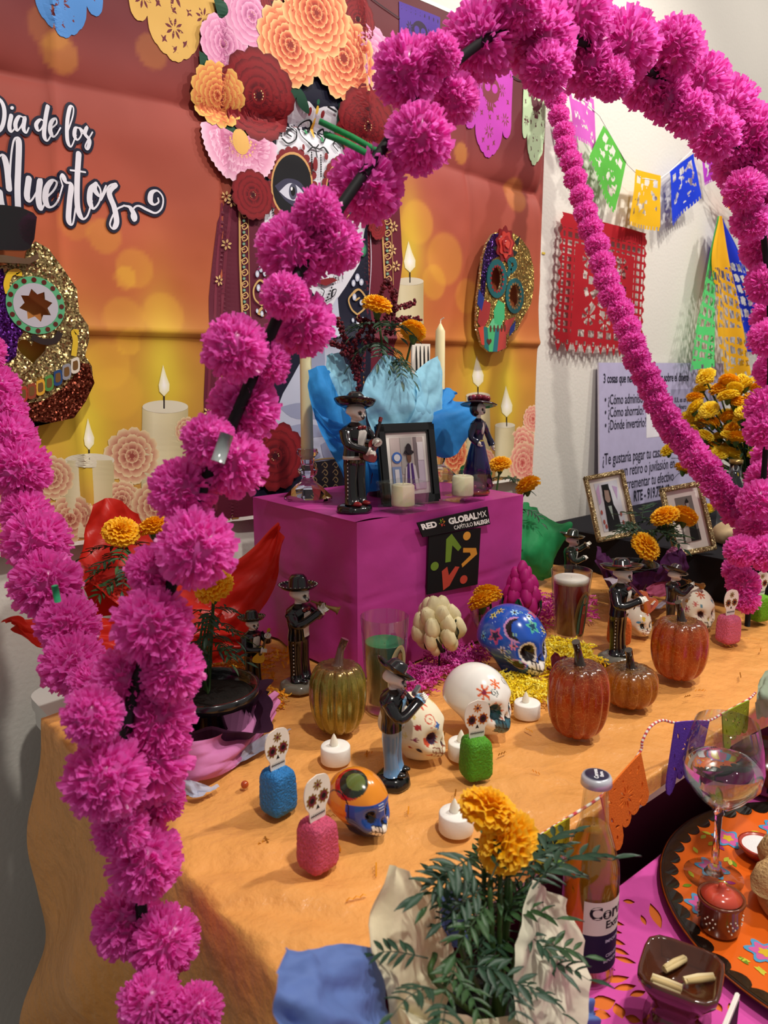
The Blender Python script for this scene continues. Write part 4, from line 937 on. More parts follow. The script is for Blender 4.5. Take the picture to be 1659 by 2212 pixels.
def sphere_dirs(nu, nv):
    ph = np.linspace(0, PI, nv+1); th = np.linspace(0, 2*PI, nu, endpoint=False)
    return np.stack([np.outer(np.sin(ph), np.cos(th)), np.outer(np.sin(ph), np.sin(th)), np.outer(np.cos(ph), np.ones(nu))], -1)
def g3(D, c, s):
    c = np.array(c, float); c = c/np.linalg.norm(c); return np.exp(-((D-c)**2).sum(-1)/(s*s))
def skull_shape(D, sock=.2, jaw=1.):
    x, y, z = D[..., 0].copy(), D[..., 1].copy(), D[..., 2].copy(); f = np.clip(-y, 0, 1)
    low = sstep(.05, -.75, z); P = D.copy()
    P[..., 0] = x*(.72-.20*low*jaw); P[..., 1] = y*(.86-.30*low*(y > 0))
    P[..., 2] = z*.84-.06*low*f
    P[..., 1] -= .20*low*f; P[..., 2] += .26*low*np.clip(y, 0, 1)**.7
    r = np.zeros(x.shape)
    for s in (-1, 1):
        r -= sock*g3(D, (s*.42, -.86, -.04), .22); r += .07*g3(D, (s*.62, -.62, -.32), .22); r -= .07*g3(D, (s*.75, -.25, -.55), .25)
        r += .05*g3(D, (s*.4, -.86, .24), .2)
    r -= .13*g3(D, (0, -.95, -.27), .12); r += .07*g3(D, (0, -.88, -.52), .26)
    P = P+D*r[..., None]; P[..., 2] = np.maximum(P[..., 2], -.80)
    return P
def motif(C, D, kind, c, size, col, n=6, rot=0., a=.5):
    c = np.array(c, float); c /= np.linalg.norm(c); up = np.array((0, 0, 1.)) if abs(c[2]) < .9 else np.array((0, 1., 0))
    t1 = np.cross(up, c); t1 /= np.linalg.norm(t1); t2 = np.cross(c, t1)
    u, v = (D @ t1)/size, (D @ t2)/size; front = (D @ c) > .2
    if rot: u, v = u*math.cos(rot)+v*math.sin(rot), -u*math.sin(rot)+v*math.cos(rot)
    q = np.hypot(u, v); th = np.arctan2(v, u)
    if kind == 'disc': m = q < 1
    elif kind == 'ell': m = np.hypot(u, v/a) < 1
    elif kind == 'ring': m = (q < 1) & (q > a)
    elif kind == 'flower': m = q < (.62+.38*np.cos(n*th))
    elif kind == 'star': k = (th*n/(2*PI)) % 1; m = q < 1-(1-a)*(1-np.abs(2*k-1))**.8*1.0
    elif kind == 'moon': m = (q < 1) & (np.hypot(u+.45, v) > .95)
    elif kind == 'heart': m = (u*u+(v-.6*np.abs(u)**.7)**2) < .6
    elif kind == 'tri': m = (v < .5) & (v > -1+2.6*np.abs(u))
    elif kind == 'bar': m = (np.abs(u) < 1) & (np.abs(v) < a)
    elif kind == 'spiral': m = (q < 1) & (np.abs(((th/(2*PI)+q*1.7) % 1)-.5) < .13) & (q > .12)
    elif kind == 'rays': m = (q < 1) & (q > .55) & (np.cos(n*th) > .2)
    elif kind == 'teeth': m = (np.abs(u) < 1) & (np.abs(v) < a) & ((np.abs((u*n) % 1-.5) > .40) | (np.abs(v) > a*.86) | (np.abs(v) < a*.1))
    C[m & front] = lin(col)
def skull(name, label, loc, rz, H, base, motifs, m=None, nu=150, nv=110, sock=.2, jaw=1., tilt=0, grad=None):
    D = sphere_dirs(nu, nv); P = skull_shape(D, sock, jaw); C = np.tile(np.array(lin(base)), D.shape[:2]+(1,))
    if grad: 
        for fn_, c_ in grad: C[fn_(D)] = lin(c_)
    for q in motifs: motif(C, D, *q[:4], **(q[4] if len(q) > 4 else {}))
    P[..., 2] += .80; s = H/1.64; P *= s
    o = thing(name, label, 'skull', loc, rz)
    mb = MB().grid(P, C.reshape(-1, 3), cv=True)
    if tilt: mb.xf(Matrix.Rotation(tilt, 4, 'X'))
    mb.build('cranium', m or m_gloss(), o); return o
EYE_L, EYE_R, NOSE, MOUTH = (.42, -.86, -.04), (-.42, -.86, -.04), (0, -.95, -.27), (0, -.90, -.50)
def face(eye='#181014', ring=None, ring2=None, nose='#181014', teeth='#efe9dc', gap='#181014', es=.2, n=8, ta=.32):
    L = []
    for e in (EYE_L, EYE_R):
        if ring: L.append(('flower', e, es*1.55, ring, dict(n=n)))
        if ring2: L.append(('ring', e, es*1.25, ring2, dict(a=.7)))
        L.append(('disc', e, es, eye))
    L += [('tri', NOSE, .15, nose, dict(rot=PI)), ('bar', MOUTH, .5, teeth, dict(a=ta)), ('teeth', MOUTH, .5, gap, dict(n=4, a=ta))]
    return L

# ---- skeleton musicians; local units are centimetres for an 18 cm figure, facing -Y
def skull_head(parent, z, r, tiltx=0, col='#e6e2d6', turn=0):
    D = sphere_dirs(44, 34); P = skull_shape(D, .16); C = np.tile(np.array(lin(col)), D.shape[:2]+(1,))
    for q in face(es=.25): motif(C, D, *q[:4], **(q[4] if len(q) > 4 else {}))
    mb = MB().grid(P*r, C.reshape(-1, 3), cv=True).xf(Matrix.Rotation(turn, 4, 'Z') @ Matrix.Rotation(tiltx, 4, 'X'))
    return mb.build('skull_head', m_gloss(), parent, (0, -.2, z))
def hand(mb, P, d, col='#e6e2d6', s=1.):
    d = Vector(d).normalized(); u = d.orthogonal().normalized(); v = d.cross(u)
    mb.ell(P, (.42*s, .34*s, .42*s), col=col, nu=10, nv=6)
    for k in range(4):
        a = Vector(P)+u*((k-1.5)*.22*s); mb.tube([a, a+d*(.5*s)+v*.12*s, a+d*(.7*s)-v*.1*s], [.12*s, .12*s, .08*s], 5, col)
    mb.tube([P, Vector(P)+u*.5*s+d*.2*s], [.14*s, .1*s], 5, col)
def sombrero_mb(R=3.3, cr=1.3, ch=2.2, col='#141416', trim='#d8d4cc', under=None, up=.9, band=None):
    mb = MB()
    prof = [(.02, ch), (cr*.6, ch*.97), (cr*.86, ch*.75), (cr, .25), (cr*1.15, .02), (R*.6, .0), (R*.85, up*.4), (R*.97, up*.85), (R, up), (R*.97, up*.8), (R*.84, up*.3-.06), (R*.6, -.14), (cr, -.15), (cr*.8, .1), (.02, .3)]
    cl = [col]*9+[under or col]*6
    mb.lathe(prof, 40, col=cl)
    return mb
def figurine(name, label, loc, rz, H, base='#6d6a62', coat='#131315', pants='#131315', shirt='#e4e0d6', shoes='#0e0e10', tie='#7c1c1c', armL=None, armR=None, inst_=None, hat=None, hat_tilt=(0, 0), head_tilt=0, base_r=2.5, group=None, trim=True, belt=None, bare=None, turn=0, base_h=1.1):
    o = thing(name, label, 'figurine', loc, rz, group); o.scale = (H/15.3, H/15.3, H/18.)
    g = m_gloss()
    MB().lathe([(.02, 0), (base_r*.98, 0), (base_r, .25), (base_r*.93, base_h*.75), (base_r*.7, base_h), (.02, base_h*1.05)], 28, col=base, fn=lambda th, t_: 1+.06*np.sin(th*3+1)+.03*np.sin(th*7), sy=.85).build('base', g, o)
    for s in (-1, 1):
        MB().ell((s*.8, -.75, base_h+.25), (.55, 1.15, .42), col=shoes).build('shoe', g, o)
        mb = MB().tube([(s*.75, -.2, base_h+.2), (s*.8, -.1, base_h+1.4), (s*.8, 0, 4.6), (s*.72, .05, 7), (s*.6, 0, 9)], [1.0, .82, .8, .95, 1.0], 14, pants); leg = mb.build('leg', g, o)
        if trim:
            mb = MB()
            for k in range(11): mb.ell((s*(.8+.8)*.98, -.25, 2.2+k*.58), (.09, .09, .15), col='#d8d4cc', nu=6, nv=4)
            mb.build('silver_trim', g, leg)
    mb = MB(); prof = [(1.75, 8.0), (1.72, 8.6), (1.6, 9.6), (1.85, 11), (2.05, 12), (1.85, 12.7), (1.1, 13.2), (.6, 13.5)]
    mb.lathe(prof, 24, col=coat, sy=.72); jk = mb.build('jacket', g, o)
    if belt: MB().lathe([(1.74, 8.0), (1.80, 8.05), (1.80, 8.5), (1.7, 8.55)], 24, col=belt, sy=.72).build('belt', g, jk)
    MB().grid(np.array([[(x*w_, -.72*math.sqrt(max(0, r*r-(x*w_)**2))-.10, z) for x in np.linspace(-1, 1, 7)] for r, z, w_ in ((1.72, 8.5, .55), (1.62, 9.6, .6), (1.85, 11, .8), (2.0, 12, .75), (1.5, 12.9, .35))]), shirt).build('shirt', g, jk)
    mb = MB()
    for s in (-1, 1): mb.ell((s*.4, -1.3, 12.75), (.42, .2, .3), col=tie, nu=10, nv=6)
    mb.build('bow_tie', g, o)
    for s, P in ((1, armR), (-1, armL)):
        P = P or [(s*2.9, -.3, 10), (s*2.2, -1.4, 8.2)]
        sh = (s*1.75, 0, 12.3); mb = MB().tube(spline([sh, P[0], P[1]], 5), [.75]*3+[.66]*4+[.6]*4, 12, bare or coat); am = mb.build('arm', g, o)
        mb = MB(); d = Vector(P[1])-Vector(P[0]); hand(mb, Vector(P[1])+d.normalized()*.35, d); mb.build('hand', g, am)
        MB().tube([Vector(P[1])-d.normalized()*.1, Vector(P[1])+d.normalized()*.22], .66, 12, shirt).build('cuff', g, am)
    MB().tube([(0, 0, 13.2), (0, -.1, 14.2)], .5, 10, '#e6e2d6').build('neck', g, o)
    skull_head(o, 14.9, 1.6, head_tilt, turn=turn)
    if hat:
        hb = sombrero_mb(**{k: v for k, v in hat.items() if k not in ('band', 'beads')})
        ho = hb.build('sombrero', g, o, (0, -.05, 15.75), (hat_tilt[0], hat_tilt[1], 0))
        if hat.get('band'): MB().lathe([(1.3, .3), (1.36, .35), (1.3, .75), (1.22, .8)], 30, col=hat['band']).build('hat_band', g, ho)
        if hat.get('beads'):
            mb = MB(); n = 26; R = hat.get('R', 3.3)
            for i in range(n): mb.ell((R*.93*math.cos(i*2*PI/n), R*.93*math.sin(i*2*PI/n), hat.get('up', .9)*.82+.06), .11, col=hat['beads'], nu=6, nv=4)
            stuff(mb.build('hat_trim', g, ho))
    if inst_: inst_(o)
    return o
def guitar(col='#c9a82c', dark='#1c120c', P=(-.2, -2.2, 9.2), ang=.85, s=1.):
    def f(o):
        M = Matrix.Translation(P) @ Matrix.Rotation(ang, 4, 'Y') @ Matrix.Scale(s, 4); it = thing_part('guitar', o)
        out = spline([(0, -2.1), (1.2, -1.9), (1.45, -1), (.85, -.1), (1.05, .8), (.6, 1.5), (0, 1.6), (-.6, 1.5), (-1.05, .8), (-.85, -.1), (-1.45, -1), (-1.2, -1.9), (0, -2.1)], 4)[:-1]
        b = MB().prism([tuple(p) for p in out], lambda x, z, h: (x, -h, z), .7, col, side=dark).xf(M).build('guitar', m_gloss(), o)
        MB().prism(circ(0, -.1, .42, 14), lambda x, z, h: (x, -.7-h, z), .03, dark).xf(M).build('sound_hole', m_gloss(), b)
        MB().box((0, -.78, 2.6), (.42, .22, 4.2), col=dark).xf(M).build('neck', m_gloss(), b)
        MB().box((0, -.72, 5.0), (.7, .25, .9), col=col, bev=.08).xf(M).build('headstock', m_gloss(), b)
    return f
def thing_part(n, o): return o
def violin(P=(.9, -2.0, 11.6), ang=-.9):
    def f(o):
        M = Matrix.Translation((1.3, -2.7, 10.9)) @ Matrix.Rotation(-.5, 4, 'Z') @ Matrix.Rotation(-.75, 4, 'Y') @ Matrix.Scale(1.25, 4)
        out = spline([(0, -2.0), (.95, -1.8), (1.1, -1), (.6, -.2), (.85, .7), (.5, 1.2), (0, 1.3), (-.5, 1.2), (-.85, .7), (-.6, -.2), (-1.1, -1), (-.95, -1.8), (0, -2.0)], 4)[:-1]
        b = MB().prism([tuple(p) for p in out], lambda x, z, h: (x, -h, z), .55, '#c46a1c', side='#8a4410').xf(M).build('violin', m_gloss(), o)
        MB().box((0, -.6, 2.2), (.28, .2, 3.0), col='#2a150a').xf(M).build('neck', m_gloss(), b)
        MB().tube([(-1.5, -2.6, 9.9), (2.0, -2.9, 13.2)], .09, 6, '#3a2010').build('bow', m_gloss(), b)
    return f
def trumpet(P0=(0, -1.6, 14.3), P1=(1.2, -4.6, 13.2), col='#a8842c', bell=1.0):
    def f(o):
        P0_, P1_ = Vector(P0), Vector(P1); d = (P1_-P0_).normalized(); L = (P1_-P0_).length
        b = MB().tube([P0_, P0_+d*L*.6, P0_+d*L*.8, P0_+d*L*.93, P1_], [.14, .2, .34, .62*bell, 1.0*bell], 14, col, cap=False).build('trumpet', mat('brass paint', .25, metal=.6), o)
        mb = MB(); u = Vector((0, 0, 1))
        mb.tube([P0_+d*L*.2, P0_+d*L*.25-u*.7, P0_+d*L*.6-u*.75, P0_+d*L*.65], .14, 8, col); mb.build('tubing', mat('brass paint'), b)
        for k in range(3): MB().tube([P0_+d*(L*.32+k*.35)-u*.8, P0_+d*(L*.32+k*.35)+u*.45], .15, 8, col).build('valve', mat('brass paint'), b)
    return f
def plant(parent, loc, stems, leaves, soil_r=None, mari=MARI, seed=1, hgt=None):
    """stems: (tip xyz, bloom radius, bloom tilt) relative to parent; leaves: list of (base xyz, azimuth, length, pitch)"""
    R = random.Random(seed)
    for k, (tip, br, til, *mm) in enumerate(stems):
        b = Vector(loc)+Vector((R.uniform(-.01, .01), R.uniform(-.01, .01), 0)); tp = Vector(tip)
        st = MB().tube(spline([b, (b+tp)/2+Vector((R.uniform(-.01, .01), R.uniform(-.01, .01), .01)), tp], 5), .0022, 6, '#3c5a2c').build('stem', m_plant(), parent)
        MB().lathe([(.0022, -.018), (.006, -.012), (.009, 0), (.006, .004)], 10, col='#4a6a30').build('calyx', m_plant(), st, tp)
        if br: inst('bloom', (mm[0] if mm else mari[k % len(mari)]), parent, tp+Vector((0, 0, br*.25)), (til[0], til[1], R.uniform(0, 6)), br)
    for k, (b, az, L, pitch, *rest) in enumerate(leaves):
        inst('leaf', LEAF[R.randrange(len(LEAF))], parent, b, (R.uniform(-.4, .4), -pitch, az), L)
def bush(c, n, r, h, L, seed=1, pit=(-.3, .9)):
    R = random.Random(seed); out = []
    for i in range(n):
        a = R.uniform(0, 2*PI); out.append(((c[0]+r*.25*math.cos(a), c[1]+r*.25*math.sin(a), c[2]+h*R.random()), a, L*R.uniform(.7, 1.15), R.uniform(*pit)))
    return out
def pot_mb(r0, r1, h, col='#17181a', n=32):
    return MB().lathe([(.001, 0), (r0, 0), (r1*.97, h*.82), (r1*1.04, h*.83), (r1*1.05, h), (r1*.98, h), (r1*.93, h*.8), (r1*.9, h*.78)], n, col=col)
def wrap_sheet(parent, r0, r1, h, col, flare=1.45, seed=0):
    th = np.linspace(0, 2*PI, 72, endpoint=False); prof = [(r0*1.05, .003), (r0*1.12, h*.2), (r1*1.12, h*.6), (r1*1.25, h*.85), (r1*flare, h)]
    P = np.zeros((len(prof), 72, 3))
    for i, (r, z) in enumerate(prof):
        t_ = i/(len(prof)-1); k = 1+t_*(.10*np.sin(th*5+seed)+.06*np.sin(th*11+2*seed)); P[i, :, 0] = r*k*np.cos(th); P[i, :, 1] = r*k*np.sin(th); P[i, :, 2] = z+t_*.012*np.sin(th*3+seed*2)
    return MB().grid(P[:, ::-1], col, cv=True, smooth=False).build('tissue_wrap', m_paper(), parent)
def soil(parent, r, z, seed=1):
    D = np.linspace(0, 1, 9); th = np.linspace(0, 2*PI, 30, endpoint=False)
    Rr, T = np.meshgrid(D*r, th, indexing='ij'); X, Y = Rr*np.cos(T), Rr*np.sin(T)
    return MB().grid(np.stack([X, Y, z+.004*vn(X*260, Y*260, seed)+.002*vn(X*600, Y*600, 2)], -1), '#1d1813', cv=True).build('soil', mat('soil', .95, var=.5, vscale=300, bump=1, bscale=300), parent)
# ------------------------------------------------------------------ on and around the magenta box
def at(x, y, z=0.): p = onz(x, y, z); return Vector((p.x, p.y, z))
TB = .0005
# glass candlestick with taper
p = Vector((.755, 1.09, BZ+.0028))
cs = thing('candlestick', 'clear pressed-glass candlestick on the magenta box', 'candlestick', p)
MB().lathe([(.001, .0), (.042, .0), (.042, .004), (.034, .012), (.022, .024), (.012, .032), (.010, .038), (.016, .046), (.018, .052), (.011, .062), (.012, .072), (.019, .08), (.017, .088), (.012, .0885), (.012, .07), (.001, .07)], 10, col='#ffffff', smooth=False).build('glass_body', m_glass(), cs)
tag(MB().lathe([(.001, 0), (.0112, 0), (.0108, .02), (.0098, .17), (.0085, .185), (.002, .19), (.001, .19)], 18, col='#e6dcae').build('taper_candle', m_wax(), None, p+Vector((0, 0, .0705))), 'cream taper candle standing in the glass candlestick', 'candle')
# second taper behind the tissue
p2 = Vector((ony(950, 800, 1.12).x, 1.12, BZ+.0012))
cs = thing('candlestick', 'glass candlestick hidden behind the blue tissue paper', 'candlestick', p2)
MB().lathe([(.001, .0), (.042, .0), (.042, .004), (.022, .024), (.012, .032), (.016, .046), (.011, .062), (.019, .08), (.012, .0885), (.012, .07), (.001, .07)], 10, smooth=False).build('glass_body', m_glass(), cs)
hh = ony(965, 700, 1.12).z-BZ-.0717
tag(MB().lathe([(.001, 0), (.0112, 0), (.0105, hh*.5), (.0095, hh*.94), (.002, hh), (.001, hh)], 18, col='#e6dcae').tube([(0, 0, hh), (.001, 0, hh+.008), (.006, -.004, hh+.012)], .0012, 5, '#efe8d0').build('taper_candle', m_wax(), None, p2+Vector((0, 0, .0705))), 'cream taper candle with bent wick rising behind the blue tissue', 'candle')
# picture frame
def photo_frame(name, label, loc, rz, W, H, fw, th, lean, fcol, fm, matw, print_fn, group=None, roll=0.):
    o = thing(name, label, 'picture frame', loc, rz, group)
    M = Matrix.Rotation(lean, 4, 'X') @ Matrix.Rotation(roll, 4, 'Y')
    mb = MB()
    for (c, s) in (((0, 0, fw/2), (W, th, fw)), ((0, 0, H-fw/2), (W, th, fw)), ((-W/2+fw/2, 0, H/2), (fw, th, H)), ((W/2-fw/2, 0, H/2), (fw, th, H))): mb.box(c, s, col=fcol, bev=min(th, fw)*.22)
    mb.xf(M).build('frame', fm, o)
    MB().box((0, th*.15, H/2), (W-fw*1.5, th*.4, H-fw*1.5), col='#e0dcd4').xf(M).build('mat_board', m_matte(), o)
    def F(x, z, k=0): return M @ Vector((x, -th*.06-.0004*(k+1), z))
    pm = MB(); print_fn(pm, F, W-2*fw-2*matw, H-2*fw-2*matw, fw+matw); pm.build('photograph', m_matte(), o)
    MB().tube([M @ Vector((0, th, H*.6)), (M @ Vector((0, th, H*.6))).xy.to_3d()+Vector((0, .025, .002))], .004, 6, '#222222').build('easel_back', m_matte(), o)
    return o
def poly3(pm, F, pts, col, k): pm.poly(pts, lambda x, z: F(x, z, k), col)
def print_man(pm, F, w_, h_, z0):
    B = lambda x0, x1, y0, y1, c, k: poly3(pm, F, [(x0*w_/2, z0+y0*h_), (x1*w_/2, z0+y0*h_), (x1*w_/2, z0+y1*h_), (x0*w_/2, z0+y1*h_)], c, k)
    B(-1, 1, 0, 1, '#b9aca8', 0); B(-.4, .3, .3, 1, '#a8a4a0', 1); B(.55, 1, .0, .75, '#c0b4c4', 1); B(.4, .6, .2, 1, '#7a6e70', 1); B(.62, .98, .55, .9, '#dad6d8', 2); B(-1, -.45, 0, .45, '#7c90b8', 1); B(-.85, -.6, .05, .4, '#d8d8dc', 2)
    poly3(pm, F, circ(-.66*w_/2, z0+.62*h_, .30*w_/2, 20), '#3c6ab8', 2); poly3(pm, F, circ(-.66*w_/2, z0+.62*h_, .19*w_/2, 18), '#d4d8e0', 3)
    poly3(pm, F, [(-.35*w_/2, z0), (.55*w_/2, z0), (.4*w_/2, z0+.45*h_), (.12*w_/2, z0+.52*h_), (-.2*w_/2, z0+.42*h_)], '#cfc8cc', 3)
    for s in (-.12, .22): poly3(pm, F, [((s-.1)*w_/2, z0), ((s+.1)*w_/2, z0), ((s*.6+.12)*w_/2, z0+.5*h_), ((s*.6)*w_/2, z0+.5*h_)], '#4a2a70', 4)
    poly3(pm, F, circ(.06*w_/2, z0+.62*h_, .14*w_/2, 16, .11*h_), '#6a4636', 4); poly3(pm, F, circ(.06*w_/2, z0+.71*h_, .3*w_/2, 16, .05*h_), '#241c24', 5); poly3(pm, F, circ(.06*w_/2, z0+.78*h_, .17*w_/2, 16, .10*h_), '#241c24', 6)
photo_frame('picture_frame', 'black picture frame with photo of person in dark hat and purple scarf', (.866, .943, BZ+.0015), -.22, .112, .137, .016, .014, -.2, '#111113', m_gloss(), .008, print_man)
# square glass votives
for (x, y, lab) in ((.812, .905, 'square clear glass votive holder in front of the black frame'), (.958, .912, 'square clear glass votive holder beside the seated-skirt catrina')):
    z = BZ+.0015; o = thing('votive_holder', lab.replace('seated-skirt ', ''), 'candle holder', (x, y, z), .05, 'square glass votives')
    s = .031; t_ = .003; h = .048; mb = MB()
    def rg(s_, z_, n=4): return [(s_, s_, z_), (-s_, s_, z_), (-s_, -s_, z_), (s_, -s_, z_)]
    V = rg(s*.9, 0)+rg(s, h)+rg(s-t_, h)+rg(s*.9-t_, .008)
    F = [(3, 2, 1, 0)]+[(k*4+i, k*4+(i+1) % 4, k*4+4+(i+1) % 4, k*4+4+i) for k in range(3) for i in range(4)]+[(12, 13, 14, 15)]
    mb.add(V, F, '#ffffff', smooth=False); mb.build('glass', m_thin(), o)
    tag(MB().lathe([(.001, 0), (.0185, 0), (.019, .002), (.0185, .032), (.016, .034), (.001, .033)], 24, col='#efe6c0').tube([(0, 0, .033), (.001, 0, .038)], .0008, 5, '#d8d0b8').build('votive_candle', m_wax(), None, (x, y, z+.009)), 'cream votive candle inside '+('the glass in front of the black frame' if x < .9 else 'the glass beside the catrina figurine'), 'candle', 'votive candles')
# guitar mariachi on the box
fg = figurine('mariachi_figurine', 'black-suited skeleton mariachi with red guitar beside the picture frame', (.745, .945, BZ+.003), .15, .19, base='#0f0f11', shoes='#8c1c1c', hat=dict(R=2.7, col='#141416', up=1.0, beads='#cfc9bc', band='#cfc9bc'), hat_tilt=(-.15, .25), armR=[(2.5, -1.2, 10.6), (1.0, -2.9, 10.6)], armL=[(-2.3, -1.2, 10.4), (-.6, -2.8, 9.4)], inst_=guitar('#7c1f1c', '#1a0c0a', (.4, -2.0, 9.6), .35, .9), belt='#d8d4cc')
# catrina
def catrina(loc, rz, H, label):
    o = thing('catrina_figurine', label, 'figurine', loc, rz, sc=H/18.); g = m_gloss()
    MB().lathe([(.02, 0), (2.3, 0), (2.4, .3), (2.2, .9), (.02, 1.0)], 24, col='#a2431c').build('base', g, o)
    prof = [(2.5, .9), (2.7, 1.2), (2.6, 2.4), (2.75, 2.5), (2.4, 3.6), (2.5, 3.7), (1.9, 6.2), (1.3, 8.6), (1.05, 9.3)]
    MB().lathe(prof, 36, col=['#1c1424']*5+['#1e1c52']*4, fn=lambda th, t_: 1+.07*(1-t_)*np.sin(th*9)).build('skirt', g, o)
    mb = MB()
    for k in range(12): a = 2*PI*k/12; mb.ell((2.75*math.cos(a), 2.75*math.sin(a), 1.6), (.3, .3, .35), col='#7a2436', nu=8, nv=5)
    stuff(mb.build('skirt_roses', g, o))
    MB().lathe([(1.05, 9.2), (1.0, 9.8), (1.35, 11.2), (1.5, 12), (1.3, 12.7), (.5, 13.3)], 22, col='#161a3a', sy=.8).build('bodice', g, o)
    MB().lathe([(1.12, 9.1), (1.16, 9.3), (1.08, 9.55)], 22, col='#b09a4c', sy=.85).build('sash', g, o)
    MB().ell((0, -.95, 11.6), (.4, .3, 1.1), col='#d8d2c8').build('blouse', g, o)
    for s, P in ((1, [(2.5, -.2, 10.4), (2.9, -1.0, 8.4)]), (-1, [(-2.3, -.2, 10.2), (-1.6, -1.2, 9.2)])):
        am = MB().tube(spline([(s*1.2, 0, 12.3), P[0], P[1]], 5), [.62]*4+[.5]*4+[.6]*3, 12, '#161a3a').build('arm', g, o)
        mb = MB(); d = Vector(P[1])-Vector(P[0]); hand(mb, Vector(P[1])+d.normalized()*.3, d); mb.build('hand', g, am)
    MB().tube([(0, 0, 13), (0, 0, 14.2)], .42, 10, '#e6e2d6').build('neck', g, o); skull_head(o, 14.9, 1.3)
    MB().ell((0, .45, 15), (1.45, 1.1, 1.5), col='#1a1216').build('hair', g, o)
    ho = MB().lathe([(.02, 1.5), (.9, 1.4), (1.25, .4), (1.4, .1), (2.4, .1), (3.1, -.25), (3.0, -.4), (2.2, -.1), (1.2, -.05), (.02, .3)], 36, col='#231222', fn=lambda th, t_: 1+.06*np.sin(th*4)).build('hat', g, o, (0, 0, 15.9), (-.12, .2, 0))
    R = random.Random(4)
    for k in range(10):
        a = 2*PI*k/10; MB().ell((1.5*math.cos(a), 1.5*math.sin(a), .75), (.62, .62, .5), col=R.choice(('#8c1c34', '#b03450', '#7c2c18', '#6a1430')), nu=10, nv=6).build('hat_rose', g, ho)
    return o
catrina((1.03, .945, BZ+.0015), .1, .186, 'catrina figurine in dark blue dress and rose-trimmed hat on the box')
# blue tissue arrangement with amaranth and marigolds
bp = Vector((.905, 1.045, BZ+.001))
o = thing('wrapped_plant', 'potted marigolds and dark amaranth wrapped in blue tissue on the magenta box', 'potted plant', bp)
pot_mb(.04, .055, .11).build('pot', m_gloss(), o); soil(o, .05, .088)
lb, db = '#9ad8f0', '#3696e4'
def TS(rows, col, seed, amp=.003, nm='tissue_sheet', oo=None, ref=None, n=40):
    return psheet([[ony(*c) for c in r] for r in rows], col, n, amp, seed, zmin=BZ+.003, off=tuple(ref if ref is not None else bp)).build(nm, m_paper(), oo or o)
TS([[(664, 800, 1.0), (690, 790, 1.03), (712, 800, 1.05)], [(672, 850, 1.0), (720, 860, 1.02), (765, 880, 1.06)], [(690, 930, 1.02), (740, 950, 1.02), (800, 960, 1.03)], [(745, 1040, 1.01), (770, 1045, 1.005), (800, 1050, 1.01)], [(745, 1066, 1.01), (770, 1070, 1.005), (800, 1070, 1.01)]], db, 1)
TS([[(700, 772, 1.07), (728, 762, 1.08), (750, 790, 1.09)], [(708, 820, 1.05), (745, 810, 1.06), (775, 850, 1.08)], [(735, 880, 1.04), (765, 890, 1.05), (790, 920, 1.06)], [(770, 960, 1.03), (785, 960, 1.03), (800, 970, 1.04)]], lb, 2)
TS([[(802, 800, 1.005), (840, 765, 1.01), (900, 815, 1.01)], [(782, 850, 1.0), (850, 840, .995), (930, 880, 1.0)], [(795, 900, 1.0), (850, 905, .995), (930, 930, 1.0)], [(812, 960, 1.005), (850, 965, 1.0), (900, 970, 1.005)]], lb, 3)
TS([[(895, 805, 1.02), (925, 780, 1.04), (948, 768, 1.05)], [(900, 840, 1.0), (930, 830, 1.02), (955, 820, 1.04)], [(890, 900, .99), (925, 890, 1.0), (955, 890, 1.02)], [(870, 950, .985), (910, 950, .99), (940, 940, 1.0)]], lb, 4)
TS([[(950, 850, 1.05), (968, 836, 1.06), (985, 850, 1.07)], [(930, 880, 1.02), (960, 872, 1.04), (990, 862, 1.07)], [(860, 930, 1.0), (920, 905, 1.0), (1040, 880, 1.02)], [(850, 970, 1.0), (930, 960, .995), (1030, 910, 1.01)], [(900, 985, 1.01), (960, 990, 1.0), (1000, 970, 1.01)]], db, 5)
TS([[(670, 870, 1.0), (700, 900, .995), (790, 930, .995)], [(700, 930, 1.0), (740, 950, .998), (800, 950, 1.003)], [(750, 960, 1.005), (790, 975, 1.005), (830, 980, 1.01)]], db, 6)
TS([[(798, 960, 1.01), (850, 965, 1.005), (910, 975, 1.01)], [(800, 1015, 1.005), (850, 1012, 1.0), (905, 1015, 1.005)], [(802, 1062, 1.0), (850, 1058, .998), (900, 1058, 1.005)]], db, 7)
def rel(x, y, Y, ref): return tuple(ony(x, y, Y)-Vector(ref))
plant(o, (0, 0, .08), [(rel(815, 668, 1.03, bp), .028, (.3, 0)), (rel(893, 722, 1.0, bp), .024, (.6, .5))], [(rel(815, 700, 1.03, bp), a, .065, -.2) for a in (.2, 1.2, 2.4, 3.3, 4.2, 5.2)]+[(rel(815, 740, 1.03, bp), a, .06, -.5) for a in (.4, 1.6, 2.9, 4.1, 5.2)]+[(rel(850, 770, 1.02, bp), a, .055, -.7) for a in (3.6, 4.4, 5.2, .1)], seed=4)
R6 = random.Random(6)
def amaranth(parent, pts, r):
    mb = MB(); q = spline(pts, 8); mb.tube(q, .0012, 5, '#4a141c')
    for i, p_ in enumerate(q):
        for k in range(5):
            d = Vector((R6.gauss(0, 1), R6.gauss(0, 1), R6.gauss(0, 1))).normalized()*r*R6.uniform(.3, 1.); mb.ell(Vector(p_)+d, R6.uniform(.0018, .0034), col=R6.choice(('#5c1220', '#701828', '#48101a')), nu=6, nv=4)
    stuff(mb.build('amaranth_spray', m_matte(), parent))
